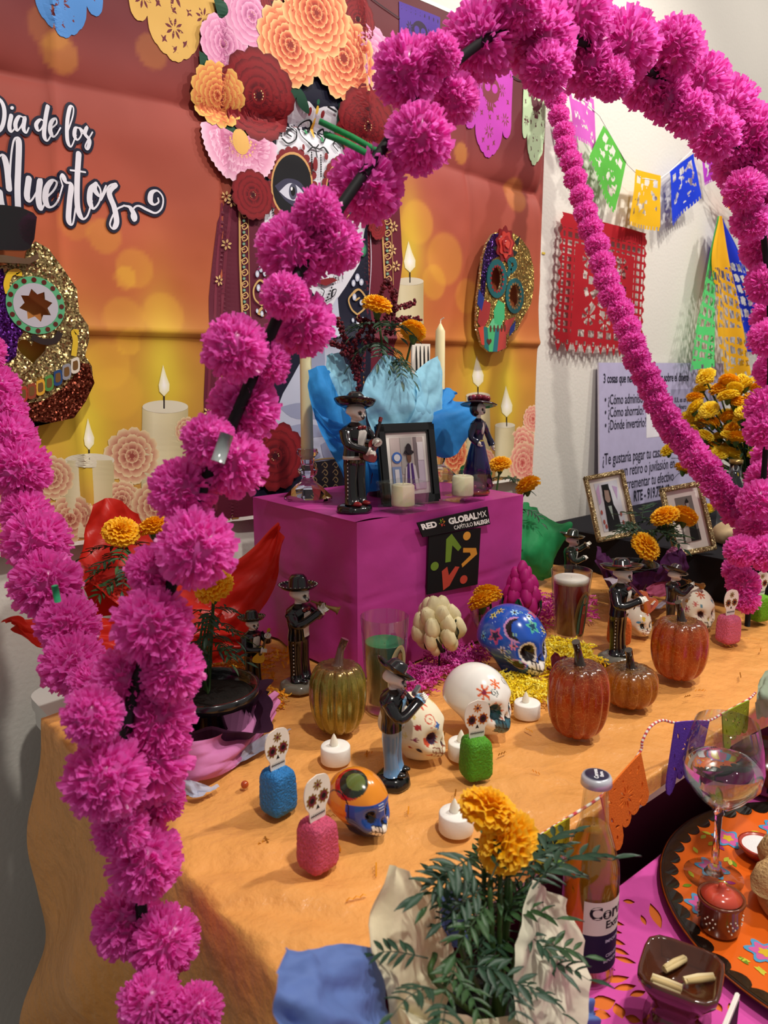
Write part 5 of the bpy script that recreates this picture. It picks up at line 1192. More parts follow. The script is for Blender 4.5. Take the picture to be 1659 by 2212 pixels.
for pts in ([(770, 880), (775, 800), (768, 740), (790, 700)], [(775, 800), (750, 755), (715, 740)], [(780, 780), (745, 730), (730, 690)], [(800, 760), (820, 650), (835, 610), (850, 640)], [(830, 700), (850, 670), (895, 655)], [(835, 720), (865, 690), (905, 690)], [(790, 740), (800, 700), (775, 690)], [(850, 720), (850, 650), (855, 630)], [(770, 820), (760, 780), (740, 760)]):
    amaranth(o, [rel(x, y, 1.05, bp) for x, y in pts], .006)
# striped card standing behind the flowers
cp = ony(905, 760, 1.17)
mb = MB(); o2 = thing('striped_card', 'small black and white striped card behind the blue tissue', 'card', (cp.x, 1.165, BZ+.001))
hh = cp.z-BZ+.015
MB().box((0, 0, hh/2), (.05, .004, hh), col='#e4dfd2').build('card', m_matte(), o2)
mb = MB()
for k in range(4): mb.prism([tuple(p_) for p_ in spline([(-.018+k*.011, hh*.25), (-.013+k*.011, hh*.5), (-.016+k*.011, hh*.93), (-.012+k*.011, hh*.94), (-.008+k*.011, hh*.5), (-.013+k*.011, hh*.25), (-.018+k*.011, hh*.25)], 3)[:-1]], lambda x, z, h: (x, -.002-h, z), .0004, '#141416')
stuff(mb.build('stripes', m_matte(), o2))
# name sign and square logo on the front of the box
FYB = BY0-.006
sg = thing('name_sign', 'black sign with white lettering stuck to the top edge of the magenta box', 'sign', (0, 0, 0))
c4 = [Vector(onz(x, y, 0)) for x, y in ()]
q00, q10, q11, q01 = [ony(x, y, FYB-.001) for x, y in ((912, 1160), (1057, 1132), (1051, 1094), (899, 1129))]
def SG(u, v, h=0.): 
    P = (q00*(1-u)*(1-v)+q10*u*(1-v)+q11*u*v+q01*(1-u)*v); return (P.x, P.y-h, P.z)
MB().prism([(0, 0), (1, 0), (1, 1), (0, 1)], lambda u, v, h: SG(u, v, h), .0025, '#0f0f11').build('board', m_matte(), sg)
def sgtext(s_, u0, u1, v, size, bold):
    V, F = text_tris(s_, 1., bold); x0, x1 = V[:, 0].min(), V[:, 0].max()
    return MB().add([SG(u0+(u1-u0)*(x-x0)/(x1-x0), v+y*size, .0029) for x, y, _ in V], F, '#f0eeea', smooth=False)
for s_, u0, u1, v, sz, bo in (('RED', .03, .235, .5, .50, .05), ('GLOBAL', .40, .82, .48, .50, .05), ('MX', .83, .965, .48, .50, 0), ('CAP\u00cdTULO', .45, .73, .10, .33, .01), ('RALEIGH', .75, .985, .10, .33, .045)): stuff(sgtext(s_, u0, u1, v, sz, bo).build('lettering', m_matte(), sg))
def logo(mk, parent, h, mt):
    """burst of five bent strokes and three dots"""
    for nm, pts, c in (('green', [(.32, .9), (.42, .98), (.62, .72), (.56, .66), (.44, .78), (.42, .5), (.32, .5)], '#6d8a2c'), ('orange', [(.66, .7), (.92, .66), (.95, .55), (.66, .36), (.64, .42), (.82, .55), (.8, .6), (.66, .62)], '#d08c30'), ('red', [(.3, .02), (.26, .36), (.36, .42), (.4, .26), (.52, .4), (.6, .38), (.42, .08)], '#c04434')):
        MB().prism(pts, lambda u, v, hh_: mk(u, v, h+hh_), mt, c).build('logo_stroke', m_matte(), parent)
    for (u, v, r, c) in ((.72, .9, .075, '#d89438'), (.12, .47, .075, '#6d8a2c'), (.7, .14, .075, '#c04434')):
        MB().prism(circ(u, v, r, 16), lambda u, v, hh_: mk(u, v, h+hh_), mt, c).build('logo_dot', m_matte(), parent)
logo(lambda u, v, h: SG(.26+u*.10, .42+v*.5, h), sg, .0026, .0003)
s4 = [ony(x, y, FYB) for x, y in ((921, 1284), (1030, 1262), (1037, 1140), (925, 1158))]
def SQ(u, v, h=0.):
    P = (s4[0]*(1-u)*(1-v)+s4[1]*u*(1-v)+s4[2]*u*v+s4[3]*(1-u)*v); return (P.x, P.y-h, P.z)
sq = thing('logo_card', 'square black card with coloured burst logo on the box front below the sign', 'card', (0, 0, 0))
MB().prism([(0, 0), (1, 0), (1, 1), (0, 1)], lambda u, v, h: SQ(u, v, h), .002, '#0d0d0f').build('card', m_matte(), sq)
logo(SQ, sq, .0021, .0004)
# ------------------------------------------------------------------ on the orange cloth
ZT = 0.0
# ---- figurines
figurine('mariachi_figurine', 'skeleton mariachi blowing a trumpet on a grey base beside the magenta box', (.612, .915, ZT), .35, .178, base='#6e6a5e', base_r=2.8, base_h=1.3, hat=dict(R=2.6, col='#141416', up=.7, beads='#cfc9bc'), hat_tilt=(-.05, .06), armR=[(2.7, -1.2, 10.8), (1.1, -3.0, 12.9)], armL=[(-2.2, -1.6, 11), (.4, -3.2, 12.6)], inst_=trumpet((.4, -1.7, 14.0), (1.9, -5.0, 12.6), '#8a7040', .75))
figurine('mariachi_figurine', 'small black skeleton mariachi holding a yellow guitar behind the plant pot', (.555, .955, ZT), .1, .125, base='#101012', base_r=1.9, base_h=.6, hat=dict(R=2.6, col='#17231c', up=.8, beads='#a8a490'), hat_tilt=(-.1, .05), armR=[(2.4, -1.4, 10.6), (1.6, -2.6, 12.4)], armL=[(-2.4, -1.3, 10.3), (-.2, -2.9, 9.8)], inst_=guitar('#d0a81c', '#1c140a', (-.1, -1.9, 9.0), .4, 1.0), trim=False)
figurine('mariachi_figurine', 'skeleton harmonica player in black jacket and light blue jeans', (.54, .618, ZT), .55, .158, base='#101012', base_r=2.4, base_h=1.6, pants='#5d86ae', coat='#131315', shirt='#7fb0d8', hat=dict(R=2.6, col='#161618', up=.7, ch=1.7), hat_tilt=(.5, .55), head_tilt=.1, armR=[(2.4, -1.6, 10.4), (.6, -3.0, 12.2)], armL=[(-2.2, -1.6, 10.6), (.2, -3.1, 12.2)], inst_=lambda o: MB().box((.4, -2.6, 13.4), (2.2, .5, .6), col='#4a4a4e', bev=.1).build('harmonica', m_gloss(), o), trim=False)
figurine('mariachi_figurine', 'skeleton mariachi playing an orange violin behind the dark orange pumpkins', (1.075, .665, ZT), .2, .178, base='#67645c', base_r=2.9, base_h=1.2, hat=dict(R=3.0, col='#131214', up=.8, band='#6c1a1c', ch=1.9), hat_tilt=(-.12, .12), armR=[(3.0, -1.0, 10.6), (2.3, -3.2, 10.4)], armL=[(-2.9, -1.2, 10.4), (-.5, -3.1, 11.2)], inst_=violin(), tie='#8c1c1c')
figurine('mariachi_figurine', 'skeleton musician in dark sombrero raising a brass horn beside the cream skull', (1.262, .675, ZT), .6, .132, base='#15130f', base_r=2.0, base_h=.8, shirt='#2a2a30', hat=dict(R=2.9, col='#2a2226', up=.7, under='#1c1618'), hat_tilt=(.35, .45), armR=[(2.5, -1.8, 10.9), (1.4, -3.6, 12.4)], armL=[(-2.1, -1.8, 11), (.6, -3.6, 12.2)], inst_=trumpet((.1, -1.7, 14.2), (3.4, -6.2, 11.6), '#8c6430', .9), belt='#7c3a44', trim=False)
figurine('mariachi_figurine', 'skeleton mariachi in dark green sombrero standing behind the dark red candle glass', (1.30, .925, ZT), .5, .150, base='#15130f', base_r=2.0, coat='#1c2a22', hat=dict(R=2.7, col='#18241c', up=.8, under='#101410'), hat_tilt=(.15, .15), armR=[(2.9, -1.2, 12.0), (3.6, -2.8, 13.2)], armL=[(-2.4, -1.2, 10.4), (-.2, -2.8, 10.8)], inst_=lambda o: MB().tube([(2.4, -2.6, 14.0), (4.6, -3.2, 12.2)], .28, 8, '#5a4a38').build('maraca', m_gloss(), o), trim=False)

# ---- tea lights
def tealight(loc, label):
    o = thing('tea_light', label, 'tea light', loc, 0, 'white electric tea lights')
    MB().lathe([(.001, 0), (.0180, 0), (.0185, .001), (.0183, .019), (.0172, .0205), (.009, .0195), (.001, .0195)], 32, col='#ece9e2').build('cup', mat('white plastic'), o)
    MB().lathe([(.0048, .0190), (.0052, .022), (.0042, .027), (.0018, .0325), (.0004, .035)], 14, col='#efe9d8').build('plastic_flame', mat('frosted plastic', .35, sss=.4, spec=.5), o, (0, .003, 0))
for (x, y, lab) in ((725, 1643, 'white electric tea light in front of the green glitter pumpkin'), (1138, 1546, 'white electric tea light between the white skull and the pumpkin'), (985, 1792, 'white electric tea light near the table edge beside marigold blooms'), (893, 1545, 'white electric tea light hidden behind the floral cream skull'), (999, 1634, 'white electric tea light behind the green sugar candy stick')): tealight(at(x, y), lab)

# ---- sugar candies with skull toppers
def candy_mesh(col, seed):
    D = sphere_dirs(90, 70); e = 5.0
    k = (np.abs(D)**e).sum(-1)**(-1/e); P = D*k[..., None]*np.array((.0165, .0165, .0255))
    P[..., 0] *= 1-.08*(P[..., 2]/.0255)
    th, ph = np.meshgrid(np.arange(90), np.arange(71)); 
    nz = vn(th*.75+0*ph, ph*.75, seed); P = P*(1+.045*nz)[..., None]; P[..., 2] += .0258
    c = np.array(lin(col)); C = np.tile(c, D.shape[:2]+(1,))
    return MB().grid(P, np.clip(C, 0, 1).reshape(-1, 3), cv=True)
def candy(loc, rz, col, label, ring='#6a1c30', dec_='#8c6a2c', th=.09, tall=1.0, tilt=0.):
    o = thing('sugar_candy', label, 'candy', loc, rz, 'sugar-coated candies with skull toppers')
    candy_mesh(col, len(label)).build('sugared_block', mat('sugar', .5, spec=.4, bump=1., bscale=420, var=.3, vscale=420, bdist=.003), o)
    tp = MB(); F = lambda x, z, h: (x, -h, .072+z)
    out = [tuple(p) for p in spline([(0, .026), (.012, .022), (.0165, .010), (.0145, -.003), (.0105, -.010), (.009, -.021), (0, -.024), (-.009, -.021), (-.0105, -.010), (-.0145, -.003), (-.0165, .010), (-.012, .022), (0, .026)], 4)[:-1]]
    tp.prism(out, F, .0012, '#e9e4d8'); t_ = tp.build('skull_topper', m_matte(), o, (0, 0, 0), (tilt, 0, 0))
    mb = MB(); G = lambda k: (lambda x, z: (x, -.0013-.0002*k, .072+z))
    for s in (-1, 1):
        mb.poly([(s*.0072+x, .002+z) for x, z in [(.0062*(1+.18*math.cos(9*a))*math.cos(a), .0066*(1+.18*math.cos(9*a))*math.sin(a)) for a in np.linspace(0, 2*PI, 48, endpoint=False)]], G(1), dec_)
        mb.poly(circ(s*.0072, .002, .0046, 16, .0052), G(2), ring); mb.poly(circ(s*.0072, .002, .0026, 12), G(3), '#17120f')
    mb.poly([(0, -.004), (.0022, -.009), (0, -.0085), (-.0022, -.009)], G(1), '#17120f'); mb.poly([(-.009, -.0145), (.009, -.0145), (.009, -.0153), (-.009, -.0153)], G(1), '#17120f')
    for k in range(-4, 5): mb.poly([(k*.002-.0002, -.0125), (k*.002+.0002, -.0125), (k*.002+.0002, -.017), (k*.002-.0002, -.017)], G(2), '#17120f')
    for i in range(8): a = i*PI/4; mb.poly(leaf2(.0036*math.cos(a), .016+.0036*math.sin(a), .005, .0022, a, 3), G(1), dec_)
    mb.poly(circ(0, .016, .0016, 10), G(2), ring)
    stuff(mb.build('face_print', m_matte(), t_))
candy(at(602, 1752), .1, '#2a7fc4', 'blue sugar-coated candy with skull topper beside the tissue-wrapped pot')
candy(at(687, 1872), .1, '#cf5074', 'pink sugar-coated candy with skull topper beside the blue and orange skull')
candy(at(1027, 1678), -.35, '#4f9a1c', 'green sugar-coated candy with skull topper before the white skull', '#4a1c30', '#c8762c')
candy(at(1571, 1388), -.3, '#e0688c', 'pink sugar-coated candy with skull topper beyond the farther tall pumpkin', '#7c3a20', '#8c7a3c')
candy(at(1637, 1340), -.3, '#6cae1c', 'green sugar-coated candy with skull topper at the foot of the arch', '#7c2a20', '#8c7a3c')
candy(at(1336, 1392), -.3, '#e0702c', 'orange sugar-coated candy half hidden behind the violin player', '#7c2a20', '#8c7a3c')

# ---- skulls
blue = [('star', (-.85, -.1, .3), .26, '#c04c80', dict(n=5, a=.45)), ('star', (-.85, -.1, .3), .15, '#15204c', dict(n=5, a=.45)), ('star', (-.1, -.75, .6), .25, '#4cb09c', dict(n=5, a=.45, rot=.3)), ('star', (-.1, -.75, .6), .14, '#123c5c', dict(n=5, a=.45, rot=.3)), ('star', (.3, -.5, .85), .22, '#c0507c', dict(n=5, a=.45)),
        ('moon', (-.55, -.55, .55), .36, '#c48cc0', dict(rot=PI)), ('moon', (-.55, -.55, .55), .30, '#1c0f14', dict(rot=PI)), ('ell', (-.72, -.62, -.32), .24, '#c490b4', dict(a=.55)), ('ell', (-.72, -.62, -.32), .20, '#2a1418', dict(a=.5))]
for c, cl in (((-.6, .2, .75), '#e0d070'), ((-.9, -.35, .0), '#d8d0e0'), ((-.75, -.6, .15), '#e07ca0'), ((-.3, -.3, .95), '#a8d8f0'), ((-.9, .3, .2), '#7cc4e8'), ((0, -.6, .85), '#c8e0f0'), ((-.45, .1, .9), '#e0c050'), ((.3, -.85, .45), '#e0d070'), ((-.95, .2, -.2), '#d87ca0'), ((.55, -.4, .7), '#d8d0e0'), ((-.5, -.85, -.45), '#7cc4e8'), ((-.85, -.45, -.25), '#c8e0f0')):
    blue += [('flower', c, .13, cl, dict(n=6)), ('disc', c, .04, '#3a2c10')]
R7 = random.Random(12)
for k in range(60):
    v = Vector((R7.gauss(0, 1), R7.gauss(0, 1), R7.gauss(0, .8))).normalized(); blue.append(('ring' if k % 3 == 0 else 'disc', tuple(v), .05 if k % 3 == 0 else .016, '#8cb8a0' if k % 3 == 0 else '#a8c8f0', dict(a=.6) if k % 3 == 0 else {}))
blue += face('#1a0d0f', None, '#e8e0dc', '#1a0d14', '#f4f0ea', '#14142a', es=.24, ta=.42)
skull('painted_skull', 'cobalt blue ceramic skull painted with stars, flowers and crescents', (.90, .745, ZT), .0, .112, '#1c50b4', blue)
wht = [('flower', (-.62, -.62, .52), .24, '#e0622c', dict(n=7)), ('disc', (-.62, -.62, .52), .07, '#8c2440'), ('spiral', (-.75, -.62, .05), .2, '#18302c'), ('flower', (-.2, -.75, .72), .18, '#e06a30', dict(n=6)), ('spiral', (-.38, -.8, .5), .13, '#1c4044'), ('ell', (-.62, -.75, .2), .07, '#2c6468', dict(a=.5)), ('spiral', (.3, -.75, .65), .15, '#18302c')]
wht += face('#1c4048', '#d0603c', '#123438', '#1a1416', '#3c6a78', '#0f1a22', es=.2, ta=.42)
skull('painted_skull', 'glossy white ceramic skull with orange flower and dark teal teeth', (.715, .648, ZT), .12, .092, '#eceae4', wht)
crm = [('flower', (-.25, -.3, .95), .34, '#d8583c', dict(n=9)), ('disc', (-.25, -.3, .95), .11, '#6a3c78'), ('disc', (-.25, -.3, .95), .06, '#e8e0c8'), ('spiral', (-.4, -.75, .5), .22, '#cc5038'), ('star', (-.2, -.9, .3), .15, '#3c64a8', dict(n=4, a=.35)), ('star', (-.75, -.55, .35), .13, '#a82c30', dict(n=9, a=.5)), ('heart', (-.62, -.75, -.12), .16, '#cc5034'), ('star', (-.85, -.5, .0), .12, '#802c50', dict(n=8, a=.3)), ('flower', (-.95, -.2, .1), .12, '#d8c888', dict(n=6)), ('flower', (-.85, .1, .5), .13, '#d8c070', dict(n=6)), ('flower', (.4, -.5, .8), .16, '#d8c070', dict(n=6)), ('disc', (-.8, -.5, -.35), .08, '#28243c'), ('star', (-.7, -.4, .62), .09, '#d8c070', dict(n=6)), ('star', (-.9, -.3, -.3), .08, '#a84028', dict(n=6, a=.4)), ('ell', (-.6, -.7, -.5), .1, '#c8502c', dict(a=.4))]
crm += face('#4a2438', '#d07850', '#3c2c50', '#4a2c30', '#e8dfc4', '#8c4a30', es=.16, ta=.3)
skull('painted_skull', 'cream skull lantern printed with red flower, blue star and scrolls', (.60, .652, ZT), .35, .082, '#e6dcc0', crm, m_matte())
osk = [('ell', (-.5, -.1, .85), .5, '#a81c18', dict(a=1.1)), ('ell', (-.45, -.2, .88), .44, '#20281a', dict(a=1.1)), ('ell', (-.4, -.25, .9), .30, '#5c6a30', dict(a=1.)), ('ring', (-.9, .1, .1), .5, '#14100c', dict(a=.93)), ('ell', (-.9, .1, .05), .42, '#e0781c'), ('ell', (-.85, .2, -.3), .3, '#e8a81c'), ('bar', (-.45, -.75, -.45), .2, '#c8d8ec', dict(a=.05, rot=.6)), ('bar', (-.5, -.75, -.4), .2, '#c8d8ec', dict(a=.05, rot=.6)), ('bar', (-.05, -.95, .2), .12, '#c8d8ec', dict(a=.08)), ('bar', (-.05, -.92, .28), .12, '#c8d8ec', dict(a=.08)), ('bar', (-.05, -.97, .12), .12, '#c8d8ec', dict(a=.08))]
for k in range(6): osk.append(('disc', (-.2+.05*k, -.9, -.42+.02*(k % 2)), .02, '#d8e0ec'))
osk += face('#1a0d10', None, None, '#1a0d10', '#f2efe6', '#10101c', es=.2, ta=.36)
skull('painted_skull', 'small ceramic skull with orange back, green crown and blue face', (.452, .573, ZT), .15, .068, '#e08a20', osk, grad=[(lambda D: (D[..., 1] < -.25) & (D[..., 2] < .35), '#1f4a9c'), (lambda D: (D[..., 2] < -.45), '#16264c')])
cr2 = [('flower', (-.2, -.55, .8), .26, '#c05838', dict(n=7)), ('flower', (.35, -.75, .5), .15, '#4c7890', dict(n=8)), ('flower', (-.6, -.65, .4), .15, '#c87068', dict(n=6)), ('flower', (-.85, -.4, .15), .17, '#a83c50', dict(n=7)), ('star', (-.8, -.3, .5), .12, '#d8a040', dict(n=8, a=.4)), ('flower', (.7, -.4, .5), .14, '#c0603c', dict(n=6)), ('star', (-.4, -.8, .35), .1, '#5c8898', dict(n=6, a=.4)), ('spiral', (-.7, -.7, -.3), .14, '#1c1c1c'), ('flower', (-.9, -.1, -.1), .13, '#a83c50', dict(n=6))]
cr2 += face('#3a1418', '#c8a0a0', None, '#b0a040', '#e8e0c8', '#4a4430', es=.17, ta=.3)
skull('painted_skull', 'cream skull lantern printed with small blossoms beside the horn player', (1.325, .665, ZT), -.35, .078, '#eae4d0', cr2, m_matte(), nu=110, nv=80)
smk = [('heart', (-.3, -.85, .4), .2, '#d8b030'), ('flower', (.2, -.7, .7), .2, '#c84c3c', dict(n=6)), ('ell', (-.6, -.7, .2), .18, '#3c88b8'), ('ell', (.5, -.75, .35), .16, '#8c2c6c'), ('bar', (0, -.8, -.35), .3, '#d0502c', dict(a=.2))]
smk += face('#12100f', '#5cb0d8', '#e8d8c0', '#12100f', '#efe8da', '#7c2820', es=.2, ta=.3)
skull('painted_skull', 'tiny multicoloured painted skull behind the violin player', (1.21, .71, ZT), -.3, .052, '#e0d4c0', smk, nu=90, nv=70)

# ---- pumpkins
def pumpkin(loc, r, h, col, label, top=None, ribs=10, stem='#2e2018', sh=.03, nm='pumpkin', crk=130, fat=.5, metal=0.):
    o = thing(nm, label, 'pumpkin', loc, random.Random(len(label)).uniform(0, 6))
    nv, nu = 40, 120; t_ = np.linspace(0, PI, nv); th = np.linspace(0, 2*PI, nu, endpoint=False)
    rr = np.sin(t_)**fat; zz = (1-np.cos(t_))/2
    rib = 1-.11*np.abs(np.cos(th*ribs/2))**6
    P = np.zeros((nv, nu, 3)); rad = np.outer(rr, rib)*r*(1-.05*np.cos(t_))[:, None]
    P[..., 0] = rad*np.cos(th); P[..., 1] = rad*np.sin(th); P[..., 2] = (h*(zz-.05*np.exp(-((t_-PI)/.35)**2)))[:, None]
    C = np.tile(np.array(lin(col)), (nv, nu, 1)); k = sstep(.80, 1., zz)[:, None, None]
    C = C*(1-k*.85)+np.array(lin(top or col))*k*.85
    P[..., 2] -= P[..., 2].min()
    MB().grid(P[:, ::-1], C[:, ::-1].reshape(-1, 3), cv=True).build('body', mat('crackle glass %d' % crk, .22, spec=.5, coat=.35, crack=crk, var=.25, vscale=60, metal=metal), o)
    MB().tube([(0, 0, h*.92), (.001, 0, h*.98), (.004, 0, h+sh*.5), (.010, .002, h+sh)], [.010, .0065, .005, .0055], 9, stem).build('stem', m_gloss(), o)
pumpkin((.572, .765, ZT), .0385, .098, '#8a7e34', 'tall olive green glitter glass pumpkin beside the saint candle', '#6a4030', 11, '#5a4038', .03, crk=170, metal=.6)
pumpkin(at(1245, 1585), .041, .103, '#9a3606', 'tall dark orange crackle glass pumpkin in front of the squat one', '#2a2218', 10, '#2e2018', .028)
pumpkin(at(1358, 1522), .040, .060, '#96520e', 'squat amber brown crackle glass pumpkin between the tall ones', '#2c261a', 11, '#2a1c14', .026, fat=.55)
pumpkin(at(1463, 1462), .0435, .098, '#a23e0a', 'tall orange crackle glass pumpkin farther along the table front', '#3a2a1a', 10, '#2e2018', .026)

# ---- saint candle glasses
def saint_glass(loc, label, rt, rb, h, wax, waxtop, robe, robe2, fillz, az, aura='#b8a880', foam=False):
    o = thing('candle_glass', label, 'candle glass', loc)
    MB().lathe([(.001, 0), (rb, 0), (rb*1.02, .004), (rt, h), (rt*.97, h+.0006), (rt*.94, h), (rb*.93, .012), (.001, .010)], 40, col='#ffffff').build('glass', m_thin(), o)
    rf = lambda z: rb+(rt-rb)*z/h
    MB().lathe([(.001, .0125), (rb*.88, .0125), (rf(fillz)*.9, fillz), (rf(fillz)*.86, fillz+.001), (.001, fillz-.002)], 36, col=[wax, wax, wax, waxtop, waxtop]).build('wax_fill', mat('coloured wax', .3, spec=.5, sss=.1, var=.1, vscale=40), o)
    F = lambda k: (lambda x, z: ((rf(z)+.0004+.0002*k)*math.cos(az+x/rf(z)), (rf(z)+.0004+.0002*k)*math.sin(az+x/rf(z)), z))
    mb = MB(); W, H0 = .017, h*.12; S = h*.6
    def pz(pts, c, k):
        P = []
        for i in range(len(pts)):
            a, b = pts[i], pts[(i+1) % len(pts)]
            for t_ in (0, .33, .66): P.append(((a[0]*(1-t_)+b[0]*t_)*W, H0+(a[1]*(1-t_)+b[1]*t_)*S))
        mb.poly(P, F(k), c)
    pz(circ(0, .5, .98, 24, .56), aura, 1); pz([(-.55, 0), (.55, 0), (.62, .3), (.5, .7), (.3, .86), (0, .92), (-.3, .86), (-.5, .7), (-.62, .3)], robe, 2)
    pz([(-.22, .02), (.25, .02), (.3, .5), (.2, .72), (-.2, .72), (-.26, .4)], robe2, 3); pz(circ(0, .84, .22, 14, .085), '#7c5238', 4); pz([(-.2, .55), (.05, .62), (.24, .55), (.02, .5)], '#8c6248', 4)
    pz([(-.26, .9), (0, .99), (.26, .9), (.3, .78), (.2, .78), (.18, .9), (0, .93), (-.18, .9), (-.2, .78), (-.3, .78)], robe if foam else '#3a2418', 5)
    stuff(mb.build('saint_print', m_gloss(), o))
    return o
saint_glass((.662, .775, ZT), 'glass candle with green wax and robed saint print behind the olive pumpkin', .034, .025, .138, '#0f3c28', '#147a50', '#173c26', '#c8b48c', .100, -1.55, '#b0a884')
g = saint_glass((1.095, .775, ZT), 'dark red candle glass with robed figure print behind the violin player', .036, .024, .128, '#7a1c14', '#e8e0d8', '#2c5c4c', '#8c3c34', .106, -1.65, '#7c5c34', True)
MB().lathe([(.001, .1062), (.0305, .1062), (.0312, .114), (.028, .1155), (.001, .115)], 32, col='#eae4dc').build('white_wax_top', m_wax(), g)

# ---- corn-husk flowers
def husk(loc, label, col, shape, leafc, tips, rz=0., tilt=(0, 0)):
    o = thing('husk_flower', label, 'husk flower', loc, rz); R = random.Random(len(label)); c = np.array(lin(col))
    hd = []
    for (r, z, n, s, ph) in shape:
        for i in range(n):
            a = 2*PI*(i+ph)/n; D = sphere_dirs(16, 14); P = D*np.array((.8, .55, 1.0))*s*1.15
            P[..., 0] *= 1-.35*np.clip(D[..., 2], 0, 1); fold = 1+.05*np.sin(9*np.arctan2(D[..., 1], D[..., 0])); P *= fold[..., None]
            C = np.tile(c, D.shape[:2]+(1,))
            M = Matrix.Translation((r*math.cos(a), r*math.sin(a), z)) @ Matrix.Rotation(a, 4, 'Z') @ Matrix.Rotation(R.uniform(.1, .45)*(1 if r > .004 else 0), 4, 'Y')
            M = Matrix.Translation(tips) @ Matrix.Rotation(tilt[0], 4, 'X') @ Matrix.Rotation(tilt[1], 4, 'Y') @ M
            MB().grid(P, np.clip(C, 0, 1).reshape(-1, 3), cv=True).xf(M).build('husk_petal', mat('corn husk', .5, spec=.35, var=.12, vscale=120), o)
    for i in range(4):
        a = 2*PI*i/4+.5; d = Vector((math.cos(a), math.sin(a), 0))
        rows = [[d*r_+Vector((-d.y, d.x, 0))*(x*w_)+Vector((0, 0, z_)) for x in (-1, 0, 1)] for r_, z_, w_ in ((.008, -.02, .008), (.026, -.012, .016), (.034, .012, .013), (.032, .035, .002))]
        b = psheet(rows, leafc, 12, .001, i); b.xf(Matrix.Translation(tips) @ Matrix.Rotation(tilt[0], 4, 'X') @ Matrix.Rotation(tilt[1], 4, 'Y')).build('husk_leaf', m_plant(), o)
    MB().tube(spline([(0, 0, .002), (.004, .004, max(.004, tips[2]*.5)), Vector(tips)-Vector((0, 0, .01))], 6), .0014, 6, '#1c241c').build('wire_stem', m_matte(), o)
husk((.815, .82, ZT), 'cream corn-husk flower with dark leaves standing before the magenta box', '#dccfa4', [(0, .058, 1, .016, 0), (.013, .046, 4, .018, 0), (.023, .032, 6, .018, .5), (.029, .014, 7, .018, 0), (.024, -.002, 6, .016, .5)], '#14241c', (.0, .0, .062), tilt=(.15, -.35))
husk((1.038, .838, ZT), 'magenta corn-husk flower bud with green leaf before the magenta box', '#b81f78', [(0, .082, 1, .013, 0), (.009, .068, 3, .015, 0), (.016, .052, 5, .016, .5), (.020, .034, 6, .0165, 0), (.020, .016, 6, .0165, .5), (.017, .0, 5, .015, 0)], '#1c5238', (0, 0, .046))
# marigolds in a small glass vase
vb = Vector((.945, .845, ZT)); o = thing('bud_vase', 'two orange marigolds in a slim cut-glass vase between the husk flowers', 'vase', vb)
MB().lathe([(.001, 0), (.018, 0), (.018, .003), (.005, .008), (.004, .022), (.008, .03), (.019, .05), (.021, .066), (.0195, .066), (.017, .05), (.005, .03), (.001, .029)], 14, smooth=False).build('glass', m_thin(), o)
plant(o, (0, 0, .034), [((-.010, -.006, .083), .027, (.5, -.3)), ((.017, .006, .088), .026, (.3, .4))], [], seed=3)
# dark red silk flower with berry by the blue skull
rp = at(1208, 1472); o = thing('silk_flower', 'dark red silk petals with an orange berry beside the blue skull', 'silk flower', rp)
MB().ell((-.004, -.004, .010), .0095, col='#a8481c').build('berry', m_gloss(), o)
for k, (a, e, L) in enumerate(((1.2, 1.2, .042), (.3, .9, .04), (2.6, .8, .03), (3.8, .15, .03), (5., .1, .035), (5.9, .3, .03))):
    d = Vector((math.cos(a)*math.cos(e), math.sin(a)*math.cos(e), math.sin(e))); s_ = Vector((-math.sin(a), math.cos(a), 0))
    psheet([[d*(L*t_)+s_*(x*w_)+Vector((0, 0, .003)) for x in (-1, 0, 1)] for t_, w_ in ((.05, .003), (.5, .010), (.85, .008), (1., .001))], '#571420', 12, .0008, k).build('petal', m_petal(), o)
tag(MB().ell((0, 0, .0042), .0046, col='#b0481c').build('bead', m_gloss(), None, at(529, 1702)), 'tiny loose orange bead on the cloth by the wrapped pot', 'bead')

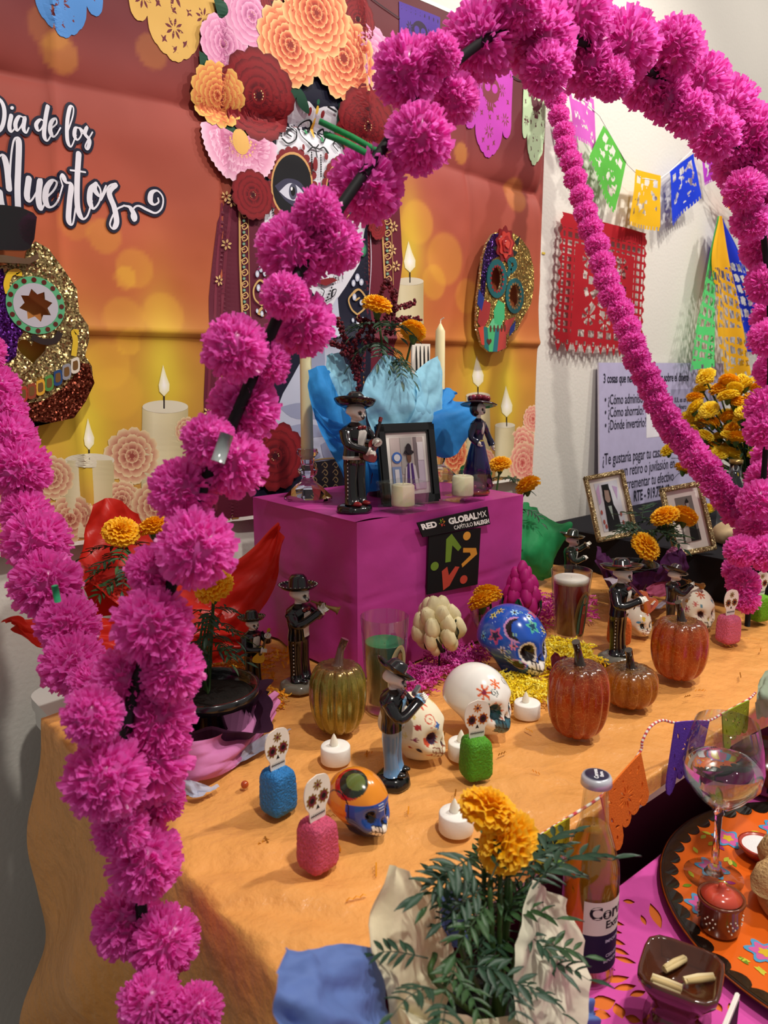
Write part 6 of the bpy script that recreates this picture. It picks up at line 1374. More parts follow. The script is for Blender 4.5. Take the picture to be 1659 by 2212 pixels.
# ---- crinkle-cut paper shred
# strips lie around the feet of what stands in them, not through them
EXC = [(.612, .915, .033), (.555, .955, .017), (.54, .618, .027), (1.075, .665, .034), (.90, .745, .030), (.715, .648, .034), (.60, .652, .032), (.452, .573, .024), (1.325, .665, .028), (.572, .765, .036), (.662, .775, .028), (1.095, .775, .027), (.815, .82, .006), (1.038, .838, .03), (.425, .845, .07), (.50, 1.10, .05)]+[(onz(x, y).x, onz(x, y).y, r) for x, y, r in ((725, 1643, .019), (1138, 1546, .019), (985, 1792, .019), (893, 1545, .019), (999, 1634, .019), (1245, 1585, .04), (1358, 1522, .04), (1463, 1462, .042), (1208, 1472, .012))]
def shred(name, label, cols, area, n, hgt, seed, wd=.0026, spill=.0):
    R = random.Random(seed); mb = MB()
    for i in range(n):
        x, y, k = area(R)
        if BX0-.01 < x < BX1+.02 and y > BY0-.022: y = BY0-.022-R.random()*.02
        z = hgt(x, y)*R.random()**.8+.001 if k else .002
        if any((x-ex)**2+(y-ey)**2 < (er+.010)**2 for ex, ey, er in EXC): continue
        a = R.uniform(0, 2*PI); L = R.uniform(.010, .022); m = 7; sd = Vector((R.gauss(0, 1), R.gauss(0, 1), R.gauss(0, .7))).normalized()
        d = Vector((math.cos(a), math.sin(a), R.uniform(-.4, .4) if k else 0)).normalized(); u = d.cross(sd).normalized(); s_ = d.cross(u)
        if not k: u = Vector((0, 0, 1)); s_ = d.cross(u)
        V = []
        for j in range(m):
            p = Vector((x, y, z))+d*(L*(j/(m-1)-.5))+u*((.0013 if j % 2 else -.0013)); p.z = max(p.z, .0006)
            V += [p-s_*wd/2, p+s_*wd/2]
        c = np.array(lin(R.choice(cols)))*R.uniform(.85, 1.1)
        mb.add(V, [(2*j, 2*j+2, 2*j+3, 2*j+1) for j in range(m-1)], np.tile(c, (2*m, 1)), smooth=False)
    o = mb.build(name, m_cut()); tag(o, label, 'paper shred'); return stuff(o)
def blob(cs):
    def f(R):
        cx, cy, sx, sy, rt = R.choice(cs); 
        a, q = R.uniform(0, 2*PI), math.sqrt(R.random()); return cx+q*sx*math.cos(a+rt), cy+q*sy*math.sin(a), 1
    return f
c_ = lambda x, y: (onz(x, y).x, onz(x, y).y)
shred('paper_shred', 'heap of yellow crinkle-cut paper around the blue skull', ['#ffe53c', '#fff070', '#f6d828'], blob([(*c_(x, y), .032, .026, 0) for x, y in ((1045, 1475), (1075, 1490), (1110, 1490), (1150, 1495), (1170, 1510), (1070, 1465), (1120, 1465), (1200, 1445), (1230, 1415), (1265, 1420), (1190, 1420), (1215, 1400), (1240, 1435), (1090, 1520), (1290, 1432))]), 2300, lambda x, y: .016, 1)
shred('paper_shred', 'heap of magenta crinkle-cut paper below the cream husk flower', ['#d848a8', '#c03494', '#e870c0'], blob([(*c_(x, y), .034, .028, 0) for x, y in ((910, 1470), (945, 1460), (980, 1450), (900, 1490), (960, 1440), (1000, 1440), (1020, 1425), (1150, 1345), (1180, 1350), (1165, 1330), (1255, 1340))]), 1300, lambda x, y: .02 if x < 1 else .045, 2)
shred('paper_shred', 'golden orange crinkle-cut paper scattered around the guitar player', ['#f0a830', '#f4c040', '#e89420'], blob([(*c_(x, y), .034, .03, 0) for x, y in ((470, 1455), (490, 1475), (510, 1440), (560, 1480), (585, 1500), (575, 1520), (470, 1490), (545, 1450), (600, 1430))]), 520, lambda x, y: .014, 3)
def scat(R): 
    return (R.uniform(.36, 1.4), R.uniform(.48, .95), 0)
shred('petal_scatter', 'loose dried marigold petals scattered over the orange cloth', ['#d8851c', '#9a6420', '#e8a02c'], scat, 110, lambda x, y: 0, 4, .0016)
# ------------------------------------------------------------------ wrapped marigold pots
# red tissue pot by the wall
rp_ = Vector((.50, 1.10, ZT)); o = thing('wrapped_plant', 'potted marigolds in red tissue paper standing by the wall', 'potted plant', rp_)
pot_mb(.04, .055, .10).build('pot', m_gloss(), o); soil(o, .05, .08)
wrap_sheet(o, .04, .055, .09, '#c8281e', 1.5, 2)
def RS(rows, seed, col='#c8281e', amp=.004): psheet([[ony(*c) for c in r] for r in rows], col, 40, amp, seed, off=tuple(rp_), zmin=.003).build('tissue_sheet', mat('red tissue', .35, spec=.4, transl=.35, var=.06, bump=.3, bscale=40, bdist=.004), o)
RS([[(200, 1090, 1.17), (240, 1076, 1.18), (300, 1110, 1.19)], [(190, 1150, 1.15), (250, 1140, 1.17), (330, 1160, 1.18)], [(165, 1230, 1.13), (240, 1230, 1.15), (350, 1220, 1.17)], [(210, 1330, 1.08), (280, 1330, 1.10), (360, 1300, 1.12)]], 1)
RS([[(600, 1124, 1.02), (606, 1140, 1.02), (612, 1170, 1.01)], [(540, 1190, 1.05), (570, 1220, 1.03), (596, 1260, 1.02)], [(470, 1240, 1.08), (510, 1290, 1.05), (555, 1330, 1.03)], [(420, 1300, 1.08), (460, 1340, 1.06), (520, 1385, 1.03)]], 2, '#c8281e')
RS([[(2, 1342, .98), (20, 1345, .98), (30, 1358, .98)], [(80, 1338, 1.02), (90, 1365, 1.0), (80, 1398, .99)], [(200, 1340, 1.05), (210, 1370, 1.02), (190, 1405, 1.0)], [(330, 1340, 1.07), (340, 1370, 1.04), (330, 1410, 1.02)]], 3, '#c8281e')
RS([[(180, 1260, 1.10), (220, 1280, 1.06), (300, 1340, 1.02)], [(260, 1240, 1.14), (300, 1300, 1.06), (370, 1360, 1.02)], [(340, 1240, 1.16), (400, 1300, 1.07), (450, 1360, 1.03)], [(420, 1270, 1.15), (470, 1320, 1.06), (520, 1370, 1.03)]], 4, '#c8281e')
RS([[(330, 1345, 1.04), (430, 1350, 1.03), (530, 1375, 1.02)], [(330, 1390, 1.03), (430, 1400, 1.02), (540, 1400, 1.02)], [(340, 1418, 1.04), (430, 1428, 1.03), (520, 1420, 1.03)]], 5, '#c8281e')
plant(o, (0, 0, .07), [(rel(262, 1158, 1.08, rp_), .028, (.4, -.4)), (rel(335, 1146, 1.07, rp_), .026, (.2, .2))], [(rel(262, 1185+20*k, 1.08, rp_), a+k, .055, -.1-.1*k) for k in range(4) for a in (.5, 2.4, 4.3)], seed=8)
# near pot with pink and white tissue
np_ = Vector((.425, .845, ZT)); o = thing('wrapped_plant', 'black pot with tall marigold in pink and white tissue on the orange cloth', 'potted plant', np_)
pot_mb(.043, .062, .078).build('pot', m_gloss(), o); soil(o, .057, .064); wrap_sheet(o, .043, .056, .05, '#3a2038', 1.5, 1)
def NS(rows, seed, col, amp=.003): psheet([[ony(*c) for c in r] for r in rows], col, 40, amp, seed, off=tuple(np_), zmin=.003).build('tissue_sheet', m_paper(), o)
NS([[(592, 1492, .84), (600, 1510, .84), (598, 1540, .83)], [(545, 1530, .82), (560, 1570, .81), (575, 1590, .81)], [(470, 1590, .78), (500, 1630, .77), (530, 1640, .78)], [(380, 1610, .77), (420, 1660, .755), (470, 1680, .76)], [(300, 1640, .78), (360, 1690, .765), (400, 1700, .77)]], 1, '#e48cc8')
NS([[(580, 1500, .86), (560, 1520, .85), (530, 1560, .83)], [(560, 1490, .87), (530, 1530, .845), (500, 1580, .82)], [(530, 1560, .87), (490, 1590, .83), (440, 1610, .80)]], 2, '#2c1a30')
NS([[(622, 1598, .80), (630, 1612, .80), (600, 1622, .79)], [(580, 1585, .80), (570, 1630, .78), (530, 1650, .775)], [(520, 1620, .785), (510, 1660, .77), (470, 1680, .765)]], 3, '#c6cbe0')
NS([[(390, 1680, .76), (430, 1690, .745), (474, 1710, .74)], [(400, 1710, .75), (430, 1725, .735), (468, 1735, .735)], [(420, 1735, .74), (435, 1752, .735), (445, 1760, .735)]], 4, '#c6cbe0')
NS([[(480, 1660, .79), (500, 1650, .79), (520, 1655, .80)], [(470, 1690, .785), (490, 1695, .785), (512, 1690, .79)], [(478, 1710, .80), (495, 1715, .80), (505, 1708, .80)]], 5, '#c6cbe0')
plant(o, (.005, .01, .06), [(rel(462, 1276, .86, np_), .027, (.5, .3))], [(rel(452, 1320+22*k, .86, np_), a+k*.9, .05, -.25) for k in range(5) for a in (.2, 2.2, 4.2)], seed=5)
for k in range(4):
    MB().tube(spline([(.005, .01+.004*k, .06), rel(430+k*6, 1420, .86, np_), rel(440+k*8, 1330, .86, np_)], 5), .0018, 5, '#46632f').build('stem', m_plant(), o)
# green tissue pot behind the box
gp_ = Vector((1.22, 1.08, ZT)); o = thing('wrapped_plant', 'potted marigolds in green tissue behind the corner of the magenta box', 'potted plant', gp_)
pot_mb(.04, .055, .10).build('pot', m_gloss(), o); soil(o, .05, .08)
wrap_sheet(o, .04, .055, .09, '#2c9a5c', 1.4, 3)
def GS(rows, seed, col='#2c9a5c'): psheet([[ony(*c) for c in r] for r in rows], col, 40, .003, seed, off=tuple(gp_), zmin=.003).build('tissue_sheet', m_paper(), o)
GS([[(1130, 1085, 1.08), (1150, 1095, 1.08), (1170, 1110, 1.08)], [(1120, 1150, 1.03), (1165, 1140, 1.02), (1205, 1125, 1.03)], [(1110, 1200, 1.02), (1160, 1190, 1.0), (1235, 1130, 1.01)], [(1130, 1225, 1.03), (1170, 1240, 1.01), (1210, 1180, 1.02)], [(1150, 1240, 1.05), (1180, 1256, 1.03), (1195, 1225, 1.04)]], 1)
GS([[(1000, 1000, 1.12), (1020, 985, 1.13), (1045, 1000, 1.14)], [(990, 1020, 1.13), (1025, 1010, 1.13), (1060, 1020, 1.14)], [(1000, 1045, 1.16), (1030, 1040, 1.15), (1060, 1045, 1.16)]], 2)
plant(o, (0, 0, .08), [(rel(1140, 1055, 1.04, gp_), .030, (.6, .2)), (rel(1080, 1008, 1.10, gp_), .026, (.3, 0))], [(rel(1085, 1035, 1.10, gp_), a, .06, -.2) for a in (.1, 1.2, 5.2, 6.)]+[(rel(1130, 1100, 1.05, gp_), a, .05, -.4) for a in (1., 3., 5.)], seed=11)
# purple tissue pot before the frames
pp_ = Vector((1.385, .83, ZT)); o = thing('wrapped_plant', 'potted marigolds in purple tissue in front of the black riser', 'potted plant', pp_)
pot_mb(.036, .05, .08).build('pot', m_gloss(), o); soil(o, .045, .062)
wrap_sheet(o, .036, .05, .07, '#542658', 1.4, 4)
def VS(rows, seed, col='#542658', Yo=0): psheet([[ony(c[0], c[1], c[2]-.065+Yo) for c in r] for r in rows], col, 36, .003, seed, off=tuple(pp_), zmin=.003).build('tissue_sheet', m_paper(), o)
VS([[(1288, 1180, .90), (1300, 1195, .89), (1315, 1200, .89)], [(1300, 1215, .86), (1330, 1235, .85), (1350, 1230, .86)], [(1330, 1250, .85), (1360, 1262, .84), (1390, 1262, .85)]], 1, '#542658')
VS([[(1430, 1200, .82), (1460, 1190, .82), (1470, 1185, .82)], [(1420, 1230, .81), (1460, 1225, .80), (1485, 1225, .81)], [(1410, 1255, .82), (1440, 1255, .81), (1465, 1250, .82)]], 2, '#542658')
VS([[(1440, 1190, .84), (1455, 1180, .84), (1468, 1184, .84)], [(1435, 1205, .83), (1455, 1205, .83), (1470, 1210, .83)], [(1430, 1222, .83), (1450, 1225, .83), (1465, 1225, .83)]], 3, '#d888c0')
VS([[(1300, 1250, .80), (1340, 1240, .81), (1350, 1270, .80)], [(1340, 1275, .77), (1370, 1290, .76), (1390, 1300, .76)], [(1370, 1300, .76), (1400, 1315, .75), (1430, 1310, .76)], [(1390, 1300, .78), (1430, 1300, .77), (1470, 1275, .78)]], 4, '#c8c4d4', .045)
VS([[(1395, 1270, .79), (1430, 1255, .79), (1465, 1262, .79)], [(1400, 1290, .775), (1440, 1285, .77), (1485, 1278, .775)]], 5, '#c8668c', .03)
plant(o, (0, 0, .06), [(rel(1395, 1188, .78, pp_), .033, (.8, 0)), (rel(1435, 1122, .77, pp_), .030, (.4, .2)), (rel(1476, 1122, .765, pp_), .030, (.5, .5))], [(rel(1400+R6.uniform(-25, 40), 1150+R6.uniform(-30, 18), .80, pp_), a, .062, R6.uniform(-.1, .4)) for a in np.linspace(0, 6.1, 22)], seed=12)

# ------------------------------------------------------------------ right end: frames, bouquet, bottles
def print_woman(pm, F, w_, h_, z0):
    P = lambda pts, c, k: poly3(pm, F, [(x*w_/2, z0+y*h_) for x, y in pts], c, k)
    P([(-1, 0), (1, 0), (1, 1), (-1, 1)], '#cfd4de', 0); P([(-.6, 0), (.55, 0), (.5, .35), (.25, .55), (.2, .95), (-.4, .95), (-.45, .6)], '#17191c', 1); P(circ(-.08, .72, .28, 16, .15), '#9a8478', 2)
    P([(-.3, .9), (.1, .95), (.25, .8), (.3, .4), (.15, .5), (.12, .82), (-.25, .84), (-.4, .5), (-.45, .75)], '#101012', 3); P([(-.2, .5), (.1, .5), (.02, .2)], '#9fb0a8', 2); P([(-.95, .85), (-.6, .98), (-.7, .6), (-.9, .55)], '#c8a8cc', 1); P([(.5, .9), (.9, .85), (.7, .6)], '#b8a0c8', 1)
    for x, y in ((-.8, .2), (-.7, .1), (.75, .3), (.8, .12), (-.85, .4)): P(circ(x, y, .09, 10, .05), '#b05a50', 2)
def print_couple(pm, F, w_, h_, z0):
    P = lambda pts, c, k: poly3(pm, F, [(x*w_/2, z0+y*h_) for x, y in pts], c, k)
    P([(-1, 0), (1, 0), (1, 1), (-1, 1)], '#77746f', 0); P([(-1, 0), (1, 0), (1, .25), (-1, .2)], '#3a3836', 1)
    P([(-.1, 0), (.75, 0), (.7, .5), (.5, .75), (.1, .72), (0, .45)], '#1a1a1b', 2); P(circ(.3, .83, .17, 14, .09), '#a09a92', 3); P([(.1, .88), (.3, .96), (.5, .88), (.45, .85), (.15, .85)], '#1c1b1a', 4)
    P([(-.85, 0), (-.2, 0), (-.15, .4), (-.35, .62), (-.65, .62), (-.8, .4)], '#a5a098', 3); P(circ(-.5, .7, .16, 14, .085), '#b0a9a0', 4); P([(-.68, .74), (-.5, .82), (-.32, .74), (-.36, .7), (-.64, .7)], '#2a2826', 5)
gm = mat('gold glitter frame', .4, metal=.5, glit=700)
f1 = onx(1322, 1166, 1.6); f2 = onx(1490, 1196, 1.6)
def frame_at(px, py, X): p = onz(px, py, .0915); return Vector((p.x, p.y, .0915))
photo_frame('picture_frame', 'gold glitter picture frame with portrait of dark-haired woman leaning on the riser', frame_at(1334, 1164, 0), -.75, .095, .155, .011, .012, -.28, '#a8946a', gm, .010, print_woman, 'gold frames on the riser', -.2)
photo_frame('picture_frame', 'gold glitter picture frame with old black and white couple photo on the riser', frame_at(1503, 1196, 0), -.75, .09, .15, .011, .012, -.28, '#a8946a', gm, .016, print_couple, 'gold frames on the riser', -.2)
# bouquet of yellow marigolds in a jar
bq = Vector((2.0, .88, .0915)); o = thing('bouquet', 'jar of yellow and golden marigolds on the black riser', 'bouquet', bq)
MB().lathe([(.001, 0), (.04, 0), (.045, .02), (.045, .10), (.035, .12), (.036, .13), (.033, .13), (.032, .118), (.042, .1), (.042, .02), (.001, .004)], 26).build('jar', m_thin(), o)
R8 = random.Random(8)
BQ = [(1625, 870, 'o'), (1600, 880, 'y'), (1590, 850, 'y'), (1640, 830, 'y'), (1655, 860, 'y'), (1610, 835, 'y'), (1640, 900, 'y'), (1600, 905, 'y'), (1572, 860, 'y'), (1620, 925, 'y'), (1590, 870, 'o'), (1530, 890, 'y'), (1500, 885, 'y'), (1540, 915, 'o'), (1575, 905, 'o'), (1515, 915, 'o'), (1490, 905, 'y'), (1580, 930, 'o'), (1610, 895, 'g'), (1555, 945, 'y'), (1590, 950, 'o'), (1525, 945, 'y'), (1570, 965, 'y'), (1540, 965, 'o'), (1600, 980, 'y'), (1580, 985, 'y'), (1535, 975, 'g'), (1445, 975, 'y'), (1475, 1015, 'o'), (1550, 1010, 'o'), (1640, 945, 'y'), (1530, 1100, 'y')]
for k in range(26): BQ.insert(0, (R8.uniform(1480, 1665), R8.uniform(815, 1000), 'y' if R8.random() < .65 else 'o'))
stems = []
for x, y, k in BQ[:-1]:
    X = 1.95+R8.uniform(-.06, .06); P = onx(x, y, X)-bq; stems.append((tuple(P), R8.uniform(.021, .029), (R8.uniform(.2, .9), R8.uniform(-.4, .4)), MARI[R8.randrange(3)] if k == 'o' else LEMON))
plant(o, (0, 0, .1), stems, [(tuple(onx(x, y, 1.98)-bq), R8.uniform(0, 6), .07, R8.uniform(-.6, .3)) for x, y in ((1480, 960), (1500, 940), (1560, 990), (1590, 920), (1620, 960), (1450, 990), (1540, 930), (1600, 860), (1640, 880), (1520, 990), (1570, 1020), (1600, 1010))], seed=9)
plant(o, (0, 0, .1), [(tuple(onx(1530, 1101, 1.9)-bq), .018, (.5, 0), LEMON)], [], seed=10)
# bottle and bread on the riser
bt = Vector((1.86, .74, .0915)); q = onx(1590, 1000, 1.80)
o = thing('bottle', 'clear glass bottle with gold cap beside the bouquet jar', 'bottle', (q.x, q.y, .0915)); hb = q.z-.0915+.008
MB().lathe([(.001, 0), (.032, 0), (.033, .006), (.033, hb*.5), (.014, hb*.72), (.013, hb*.95), (.012, hb*.95), (.001, hb*.95)], 26).build('glass', m_glass(), o)
MB().lathe([(.001, hb*.94), (.0155, hb*.94), (.0155, hb), (.001, hb)], 22, col='#8c7440').build('cap', mat('brass paint', .25, metal=.6), o)
q = onz(1585, 1172, .0915); o = thing('bread_roll', 'round pale bread roll at the edge of the riser near the arch', 'bread', (q.x, q.y, .0915))
D = sphere_dirs(40, 24); P = D*np.array((.05, .045, .032)); P[..., 2] = np.maximum(P[..., 2], -.02)+.02; P *= (1+.04*vn(D[..., 0]*4+9, D[..., 1]*4+D[..., 2]*4, 3))[..., None]
MB().grid(P, '#cbb58c', cv=True).build('crust', mat('bread', .8, var=.2, vscale=40, bump=.4, bscale=60), o)
MB().ell((-.02, -.028, .03), (.02, .012, .012), col='#c06a86').build('pink_icing', m_matte(), o)
q = onz(1655, 1230, .0915)
# ------------------------------------------------------------------ low front table
def ap(x, y): return at(x, y, PZ)
# beer bottle
b0 = at(1260, 2090, PZ); b0.y -= .003; o = thing('beer_bottle', 'clear bottle of golden beer with crown cap on the magenta table cover', 'bottle', b0, sc=.91)
BP = [(.001, 0), (.027, 0), (.0300, .003), (.0305, .01), (.0305, .125), (.029, .14), (.022, .163), (.0155, .185), (.0135, .215), (.0130, .226), (.0145, .229), (.0145, .234), (.0125, .236)]
MB().lathe(BP+[(.0105, .236), (.0112, .226), (.0118, .214), (.0138, .184), (.020, .163), (.027, .139), (.0285, .125), (.0285, .010), (.001, .008)], 40).build('glass', m_thin(), o)
LQ = [(.001, .0085), (.0275, .0095), (.0283, .012), (.0283, .125), (.0268, .139), (.0198, .163), (.0150, .178), (.0145, .181), (.001, .1805)]
m_beer = mat('beer', .0, trans=.72, ior=1.33, col='#f7b62c', spec=.5)
MB().lathe(LQ, 36).build('beer', m_beer, o)
MB().lathe([(.0148, .229), (.0168, .2295), (.0162, .2365), (.0148, .2395), (.012, .2405), (.001, .2408)], 42, col=['#c9ccd4']*4+['#1c1c3c']*2, fn=lambda th, t_: 1+.035*np.sin(th*21)*(t_ < .25)).build('crown_cap', mat('cap paint', .3, metal=.2, spec=.6), o)
mb = MB(); V, F_ = text_tris('Corona', .0062, .0002, 'CENTER'); mb.add([(x, y-.001, .2411) for x, y, _ in V], F_, '#e8e8ee', smooth=False)
V, F_ = text_tris('Extra', .005, .0002, 'CENTER'); mb.add([(x, y-.0065, .2411) for x, y, _ in V], F_, '#e8e8ee', smooth=False); stuff(mb.xf(Matrix.Translation((0, 0, .0)) @ Matrix.Rotation(.7, 4, 'Z')).build('cap_lettering', m_matte(), o))
def wrap(V, az, z0, R=.0309): return [(R*math.cos(az+x/R), R*math.sin(az+x/R), z0+y) for x, y, *_ in V]
AZ = -1.5
def band(z0, z1, col, hw, R=.0307):
    a = np.linspace(-hw, hw, 30); z = np.linspace(z0, z1, 3); return MB().grid(np.array([[(R*math.cos(AZ+t_), R*math.sin(AZ+t_), zz) for zz in z] for t_ in a]), col)
band(.068, .108, '#dcd2c8', 1.25).build('label_white', m_matte(), o); band(.022, .068, '#1e1738', 1.25).build('label_blue', m_matte(), o)
mb = MB()
for s_, sz, z_, bo, c in (('Corona', .021, .088, .0006, '#15141c'), ('Extra', .013, .076, .0003, '#15141c')):
    V, F_ = text_tris(s_, sz, bo, 'CENTER'); mb.add(wrap(V, AZ, z_), F_, c, smooth=False)
for s_, sz, z_ in (('IMPORTED', .0055, .058), ('CERVEZA', .0055, .040), ('IMPORTADA', .005, .033)):
    V, F_ = text_tris(s_, sz, .0001, 'CENTER'); mb.add(wrap(V, AZ, z_), F_, '#c9c3d8', smooth=False)
stuff(mb.build('label_lettering', m_matte(), o))
# wine glass with water
g0 = at(1541, 1892, PZ+.012); o = thing('wine_glass', 'stemmed wine glass half full of water standing on the painted plate', 'wine glass', g0, sc=.93)
WP = [(.001, .0), (.036, .0), (.036, .0015), (.012, .006), (.005, .016), (.004, .05), (.0045, .085), (.010, .096), (.028, .112), (.0455, .135), (.048, .155), (.0445, .18), (.0365, .212), (.0358, .212), (.0437, .18), (.0472, .155), (.0447, .136), (.027, .1135), (.008, .099), (.001, .0985)]
MB().lathe(WP[:4]+[(.001, .0061)], 40).build('foot', m_thin(), o)
MB().lathe([(.001, .0055), (.012, .006)]+WP[4:8]+[(.001, .0975)], 40).build('stem', m_glass(), o)
MB().lathe([(.001, .0955)]+WP[7:], 48).build('bowl', m_thin(), o)
MB().lathe([(.001, .0998), (.0078, .1), (.0266, .1143), (.0443, .1365), (.0467, .155), (.0467, .1555), (.001, .1552)], 44).build('water', mat('water', .0, trans=1., ior=1.33, col='#ffffff'), o)
# painted plate
pc = Vector((.899, .222, PZ)); PR = .219
o = thing('serving_plate', 'large round orange plate with black scalloped rim and painted flowers', 'plate', pc)
MB().lathe([(.001, .001), (PR*.55, .0), (PR*.6, .001), (PR*.93, .006), (PR, .011), (PR*1.005, .0125), (PR*.99, .0135), (PR*.92, .0095), (PR*.62, .0048), (.001, .0046)], 90, col=['#17130f']*6+['#e0641c']*4).build('dish', m_gloss(), o)
def pz_(r): return np.interp(r, [0, PR*.62, PR*.92, PR*.99], [.0046, .0048, .0095, .0135])
mb = MB()
def PF(k): return lambda x, y: (x, y, float(pz_(math.hypot(x, y)))+.0006+.0002*k)
def ringpoly(r0, r1, c, k):
    a = np.linspace(0, 2*PI, 97); rs = np.linspace(r0, r1, 5)
    mb.grid(np.array([[(r*math.cos(t_), r*math.sin(t_), float(pz_(r))+.0006+.0002*k) for r in rs] for t_ in a]), c, smooth=True)
ringpoly(PR*.972, PR*.995, '#16120e', 0)
for i in range(52):
    a = 2*PI*i/52; ca, sa = math.cos(a), math.sin(a); t_ = (-sa, ca)
    P = [(PR*.978*ca+t_[0]*x-ca*y, PR*.978*sa+t_[1]*x-sa*y) for x, y in [(.0138*math.cos(q), .0165*math.sin(q)) for q in np.linspace(0, PI, 9)]]
    mb.poly(P, PF(1), '#16120e')
mb.poly(circ(0, 0, PR*.48, 40), PF(0), '#8c3a8c'); mb.poly(circ(0, 0, PR*.36, 40), PF(1), '#c8ccd4')
R9 = random.Random(9)
for i in range(60): a = 2*PI*i/60; mb.poly(circ(PR*.5*math.cos(a), PR*.5*math.sin(a), .0016, 6), PF(2), '#e8d8e0')
for i in range(14):
    a = 2*PI*i/14+.1; r = PR*R9.uniform(.66, .82); x, y = r*math.cos(a), r*math.sin(a)
    for nn, rr, c, k in ((6, .017, '#4a9cc8', 1), (6, .013, '#d060a0', 2), (5, .006, '#d8b430', 3)):
        mb.poly([(x+rr*(1+.22*math.cos(nn*t_))*math.cos(t_), y+rr*(1+.22*math.cos(nn*t_))*math.sin(t_)) for t_ in np.linspace(0, 2*PI, 40, endpoint=False)], PF(k), c)
    for j in range(7):
        b = R9.uniform(0, 2*PI); q = R9.uniform(.024, .036); X, Y = x+q*math.cos(b), y+q*math.sin(b)
        if math.hypot(X, Y) < PR*.88: mb.poly(leaf2(X, Y, .013, .006, R9.uniform(0, PI), 4), PF(0 if math.hypot(X, Y) > PR*.5 else 3), R9.choice(('#c8c83c', '#6a8c24', '#d8d04c', '#a0307c')))
stuff(mb.build('painted_decoration', m_gloss(), o))
# pan de muerto
bd0 = at(1772, 1968, PZ+.0064); o = thing('sugared_bread', 'round sugar-dusted bread with crossed bone shapes on the plate', 'bread', bd0, sc=.9)
D = sphere_dirs(60, 36); P = D*np.array((.075, .075, .058)); P[..., 2] = np.maximum(P[..., 2], -.02)+.02; P *= (1+.03*vn(D[..., 0]*3+9, D[..., 1]*3+D[..., 2]*3, 3))[..., None]
m_br = mat('sugared crust', .75, var=.35, vscale=35, bump=.9, bscale=260, bdist=.004)
MB().grid(P, '#c99f63', cv=True).build('loaf', m_br, o)
for k in range(3):
    a = k*PI/3+.3; pts = [(.074*math.sin(t_)*math.cos(a), .074*math.sin(t_)*math.sin(a), .02+.056*math.cos(t_)) for t_ in np.linspace(-1.5, 1.5, 15)]
    MB().tube(pts, [.013+.008*abs(math.sin(j*.9)) for j in range(15)], 10, '#d2ac74').build('bone_strip', m_br, o)
MB().ell((0, 0, .083), (.02, .02, .017), col='#d2ac74').build('knob', m_br, o)
# little clay jar with red lid
j0 = at(1552, 2005, PZ+.0092); o = thing('clay_jar', 'small brown clay jar with red lid and white painted dots on the plate', 'jar', j0, sc=.94)
MB().lathe([(.001, 0), (.020, 0), (.0225, .004), (.0235, .02), (.0245, .036), (.026, .039), (.026, .042), (.0245, .0425), (.0225, .040), (.001, .036)], 36, col='#6e3416').build('pot', m_gloss(), o)
MB().lathe([(.0218, .0405), (.0222, .0425), (.012, .0475), (.005, .0495), (.0042, .055), (.0032, .058), (.0005, .059)], 32, col=['#2a0f0c', '#b8402c', '#c24a38', '#c24a38', '#c24a38', '#c24a38', '#c24a38']).build('lid', m_gloss(), o)
mb = MB(); rj = lambda z: np.interp(z, [0, .004, .02, .036], [.020, .0225, .0235, .0245])+.0004
for a0 in np.linspace(0, 2*PI, 6, endpoint=False):
    for dx, z in ((0, .010), (.004, .015), (-.004, .015), (.006, .021), (-.006, .021), (.003, .025), (-.003, .025), (0, .019)):
        r = rj(z); mb.ell((r*math.cos(a0+dx/r), r*math.sin(a0+dx/r), z), .0011, col='#e8dcc8', nu=6, nv=4)
stuff(mb.build('painted_dots', m_matte(), o))
# salt dish
s0 = at(1642, 1846, PZ+.0088); o = thing('salt_dish', 'small red clay dish filled with white salt on the plate', 'dish', s0, sc=.9)
MB().lathe([(.001, 0), (.02, 0), (.029, .012), (.0295, .016), (.026, .016), (.019, .006), (.001, .005)], 32, col='#a83a2c').build('dish', m_gloss(), o)
MB().lathe([(.0255, .0135), (.018, .0155), (.001, .0165)], 24, col='#efeef0').build('salt', mat('salt', .8, bump=.6, bscale=900), o)
# clay bowl behind the glass
c0 = at(1648, 1755, PZ); o = thing('clay_bowl', 'wide brown clay bowl with dark painted leaves behind the wine glass', 'bowl', (1.094, .412, PZ), sc=.88)
MB().lathe([(.001, 0), (.032, 0), (.05, .014), (.062, .045), (.064, .064), (.0655, .066), (.0625, .067), (.059, .045), (.046, .016), (.001, .006)], 40, col='#6a3226').build('bowl', m_gloss(), o)
mb = MB(); rb_ = lambda z: np.interp(z, [.014, .045, .064], [.05, .062, .064])+.0006
for i in range(16):
    a0 = i*2*PI/16; mb.poly(leaf2(0, .030, .024, .010, 1.0), lambda x, z: (rb_(z)*math.cos(a0+x/.06), rb_(z)*math.sin(a0+x/.06), z), '#20100e')
stuff(mb.build('painted_leaves', m_gloss(), o))
# square incense burner with palo santo sticks
k0 = at(1462, 2205, PZ); o = thing('incense_bowl', 'square glazed brown clay pedestal bowl in front of the plate', 'bowl', k0, .35, sc=.94)
def sqr(s_, z_, n=24, e=5.): 
    th = np.linspace(0, 2*PI, n, endpoint=False)+PI/n; k = (np.abs(np.cos(th))**e+np.abs(np.sin(th))**e)**(-1/e); return np.stack([s_*k*np.cos(th), s_*k*np.sin(th), np.full(n, z_)], -1)
MB().grid(np.array([sqr(.001, 0), sqr(.030, 0), sqr(.031, .004), sqr(.024, .016), sqr(.022, .026), sqr(.028, .036), sqr(.037, .052), sqr(.0385, .060), sqr(.037, .0625), sqr(.034, .061), sqr(.029, .045), sqr(.001, .042)])[:, ::-1], '#4a2210', cv=True).build('bowl', mat('brown glaze', .12, spec=.6, coat=.7, var=.25, vscale=40, bump=.25, bscale=90), o)
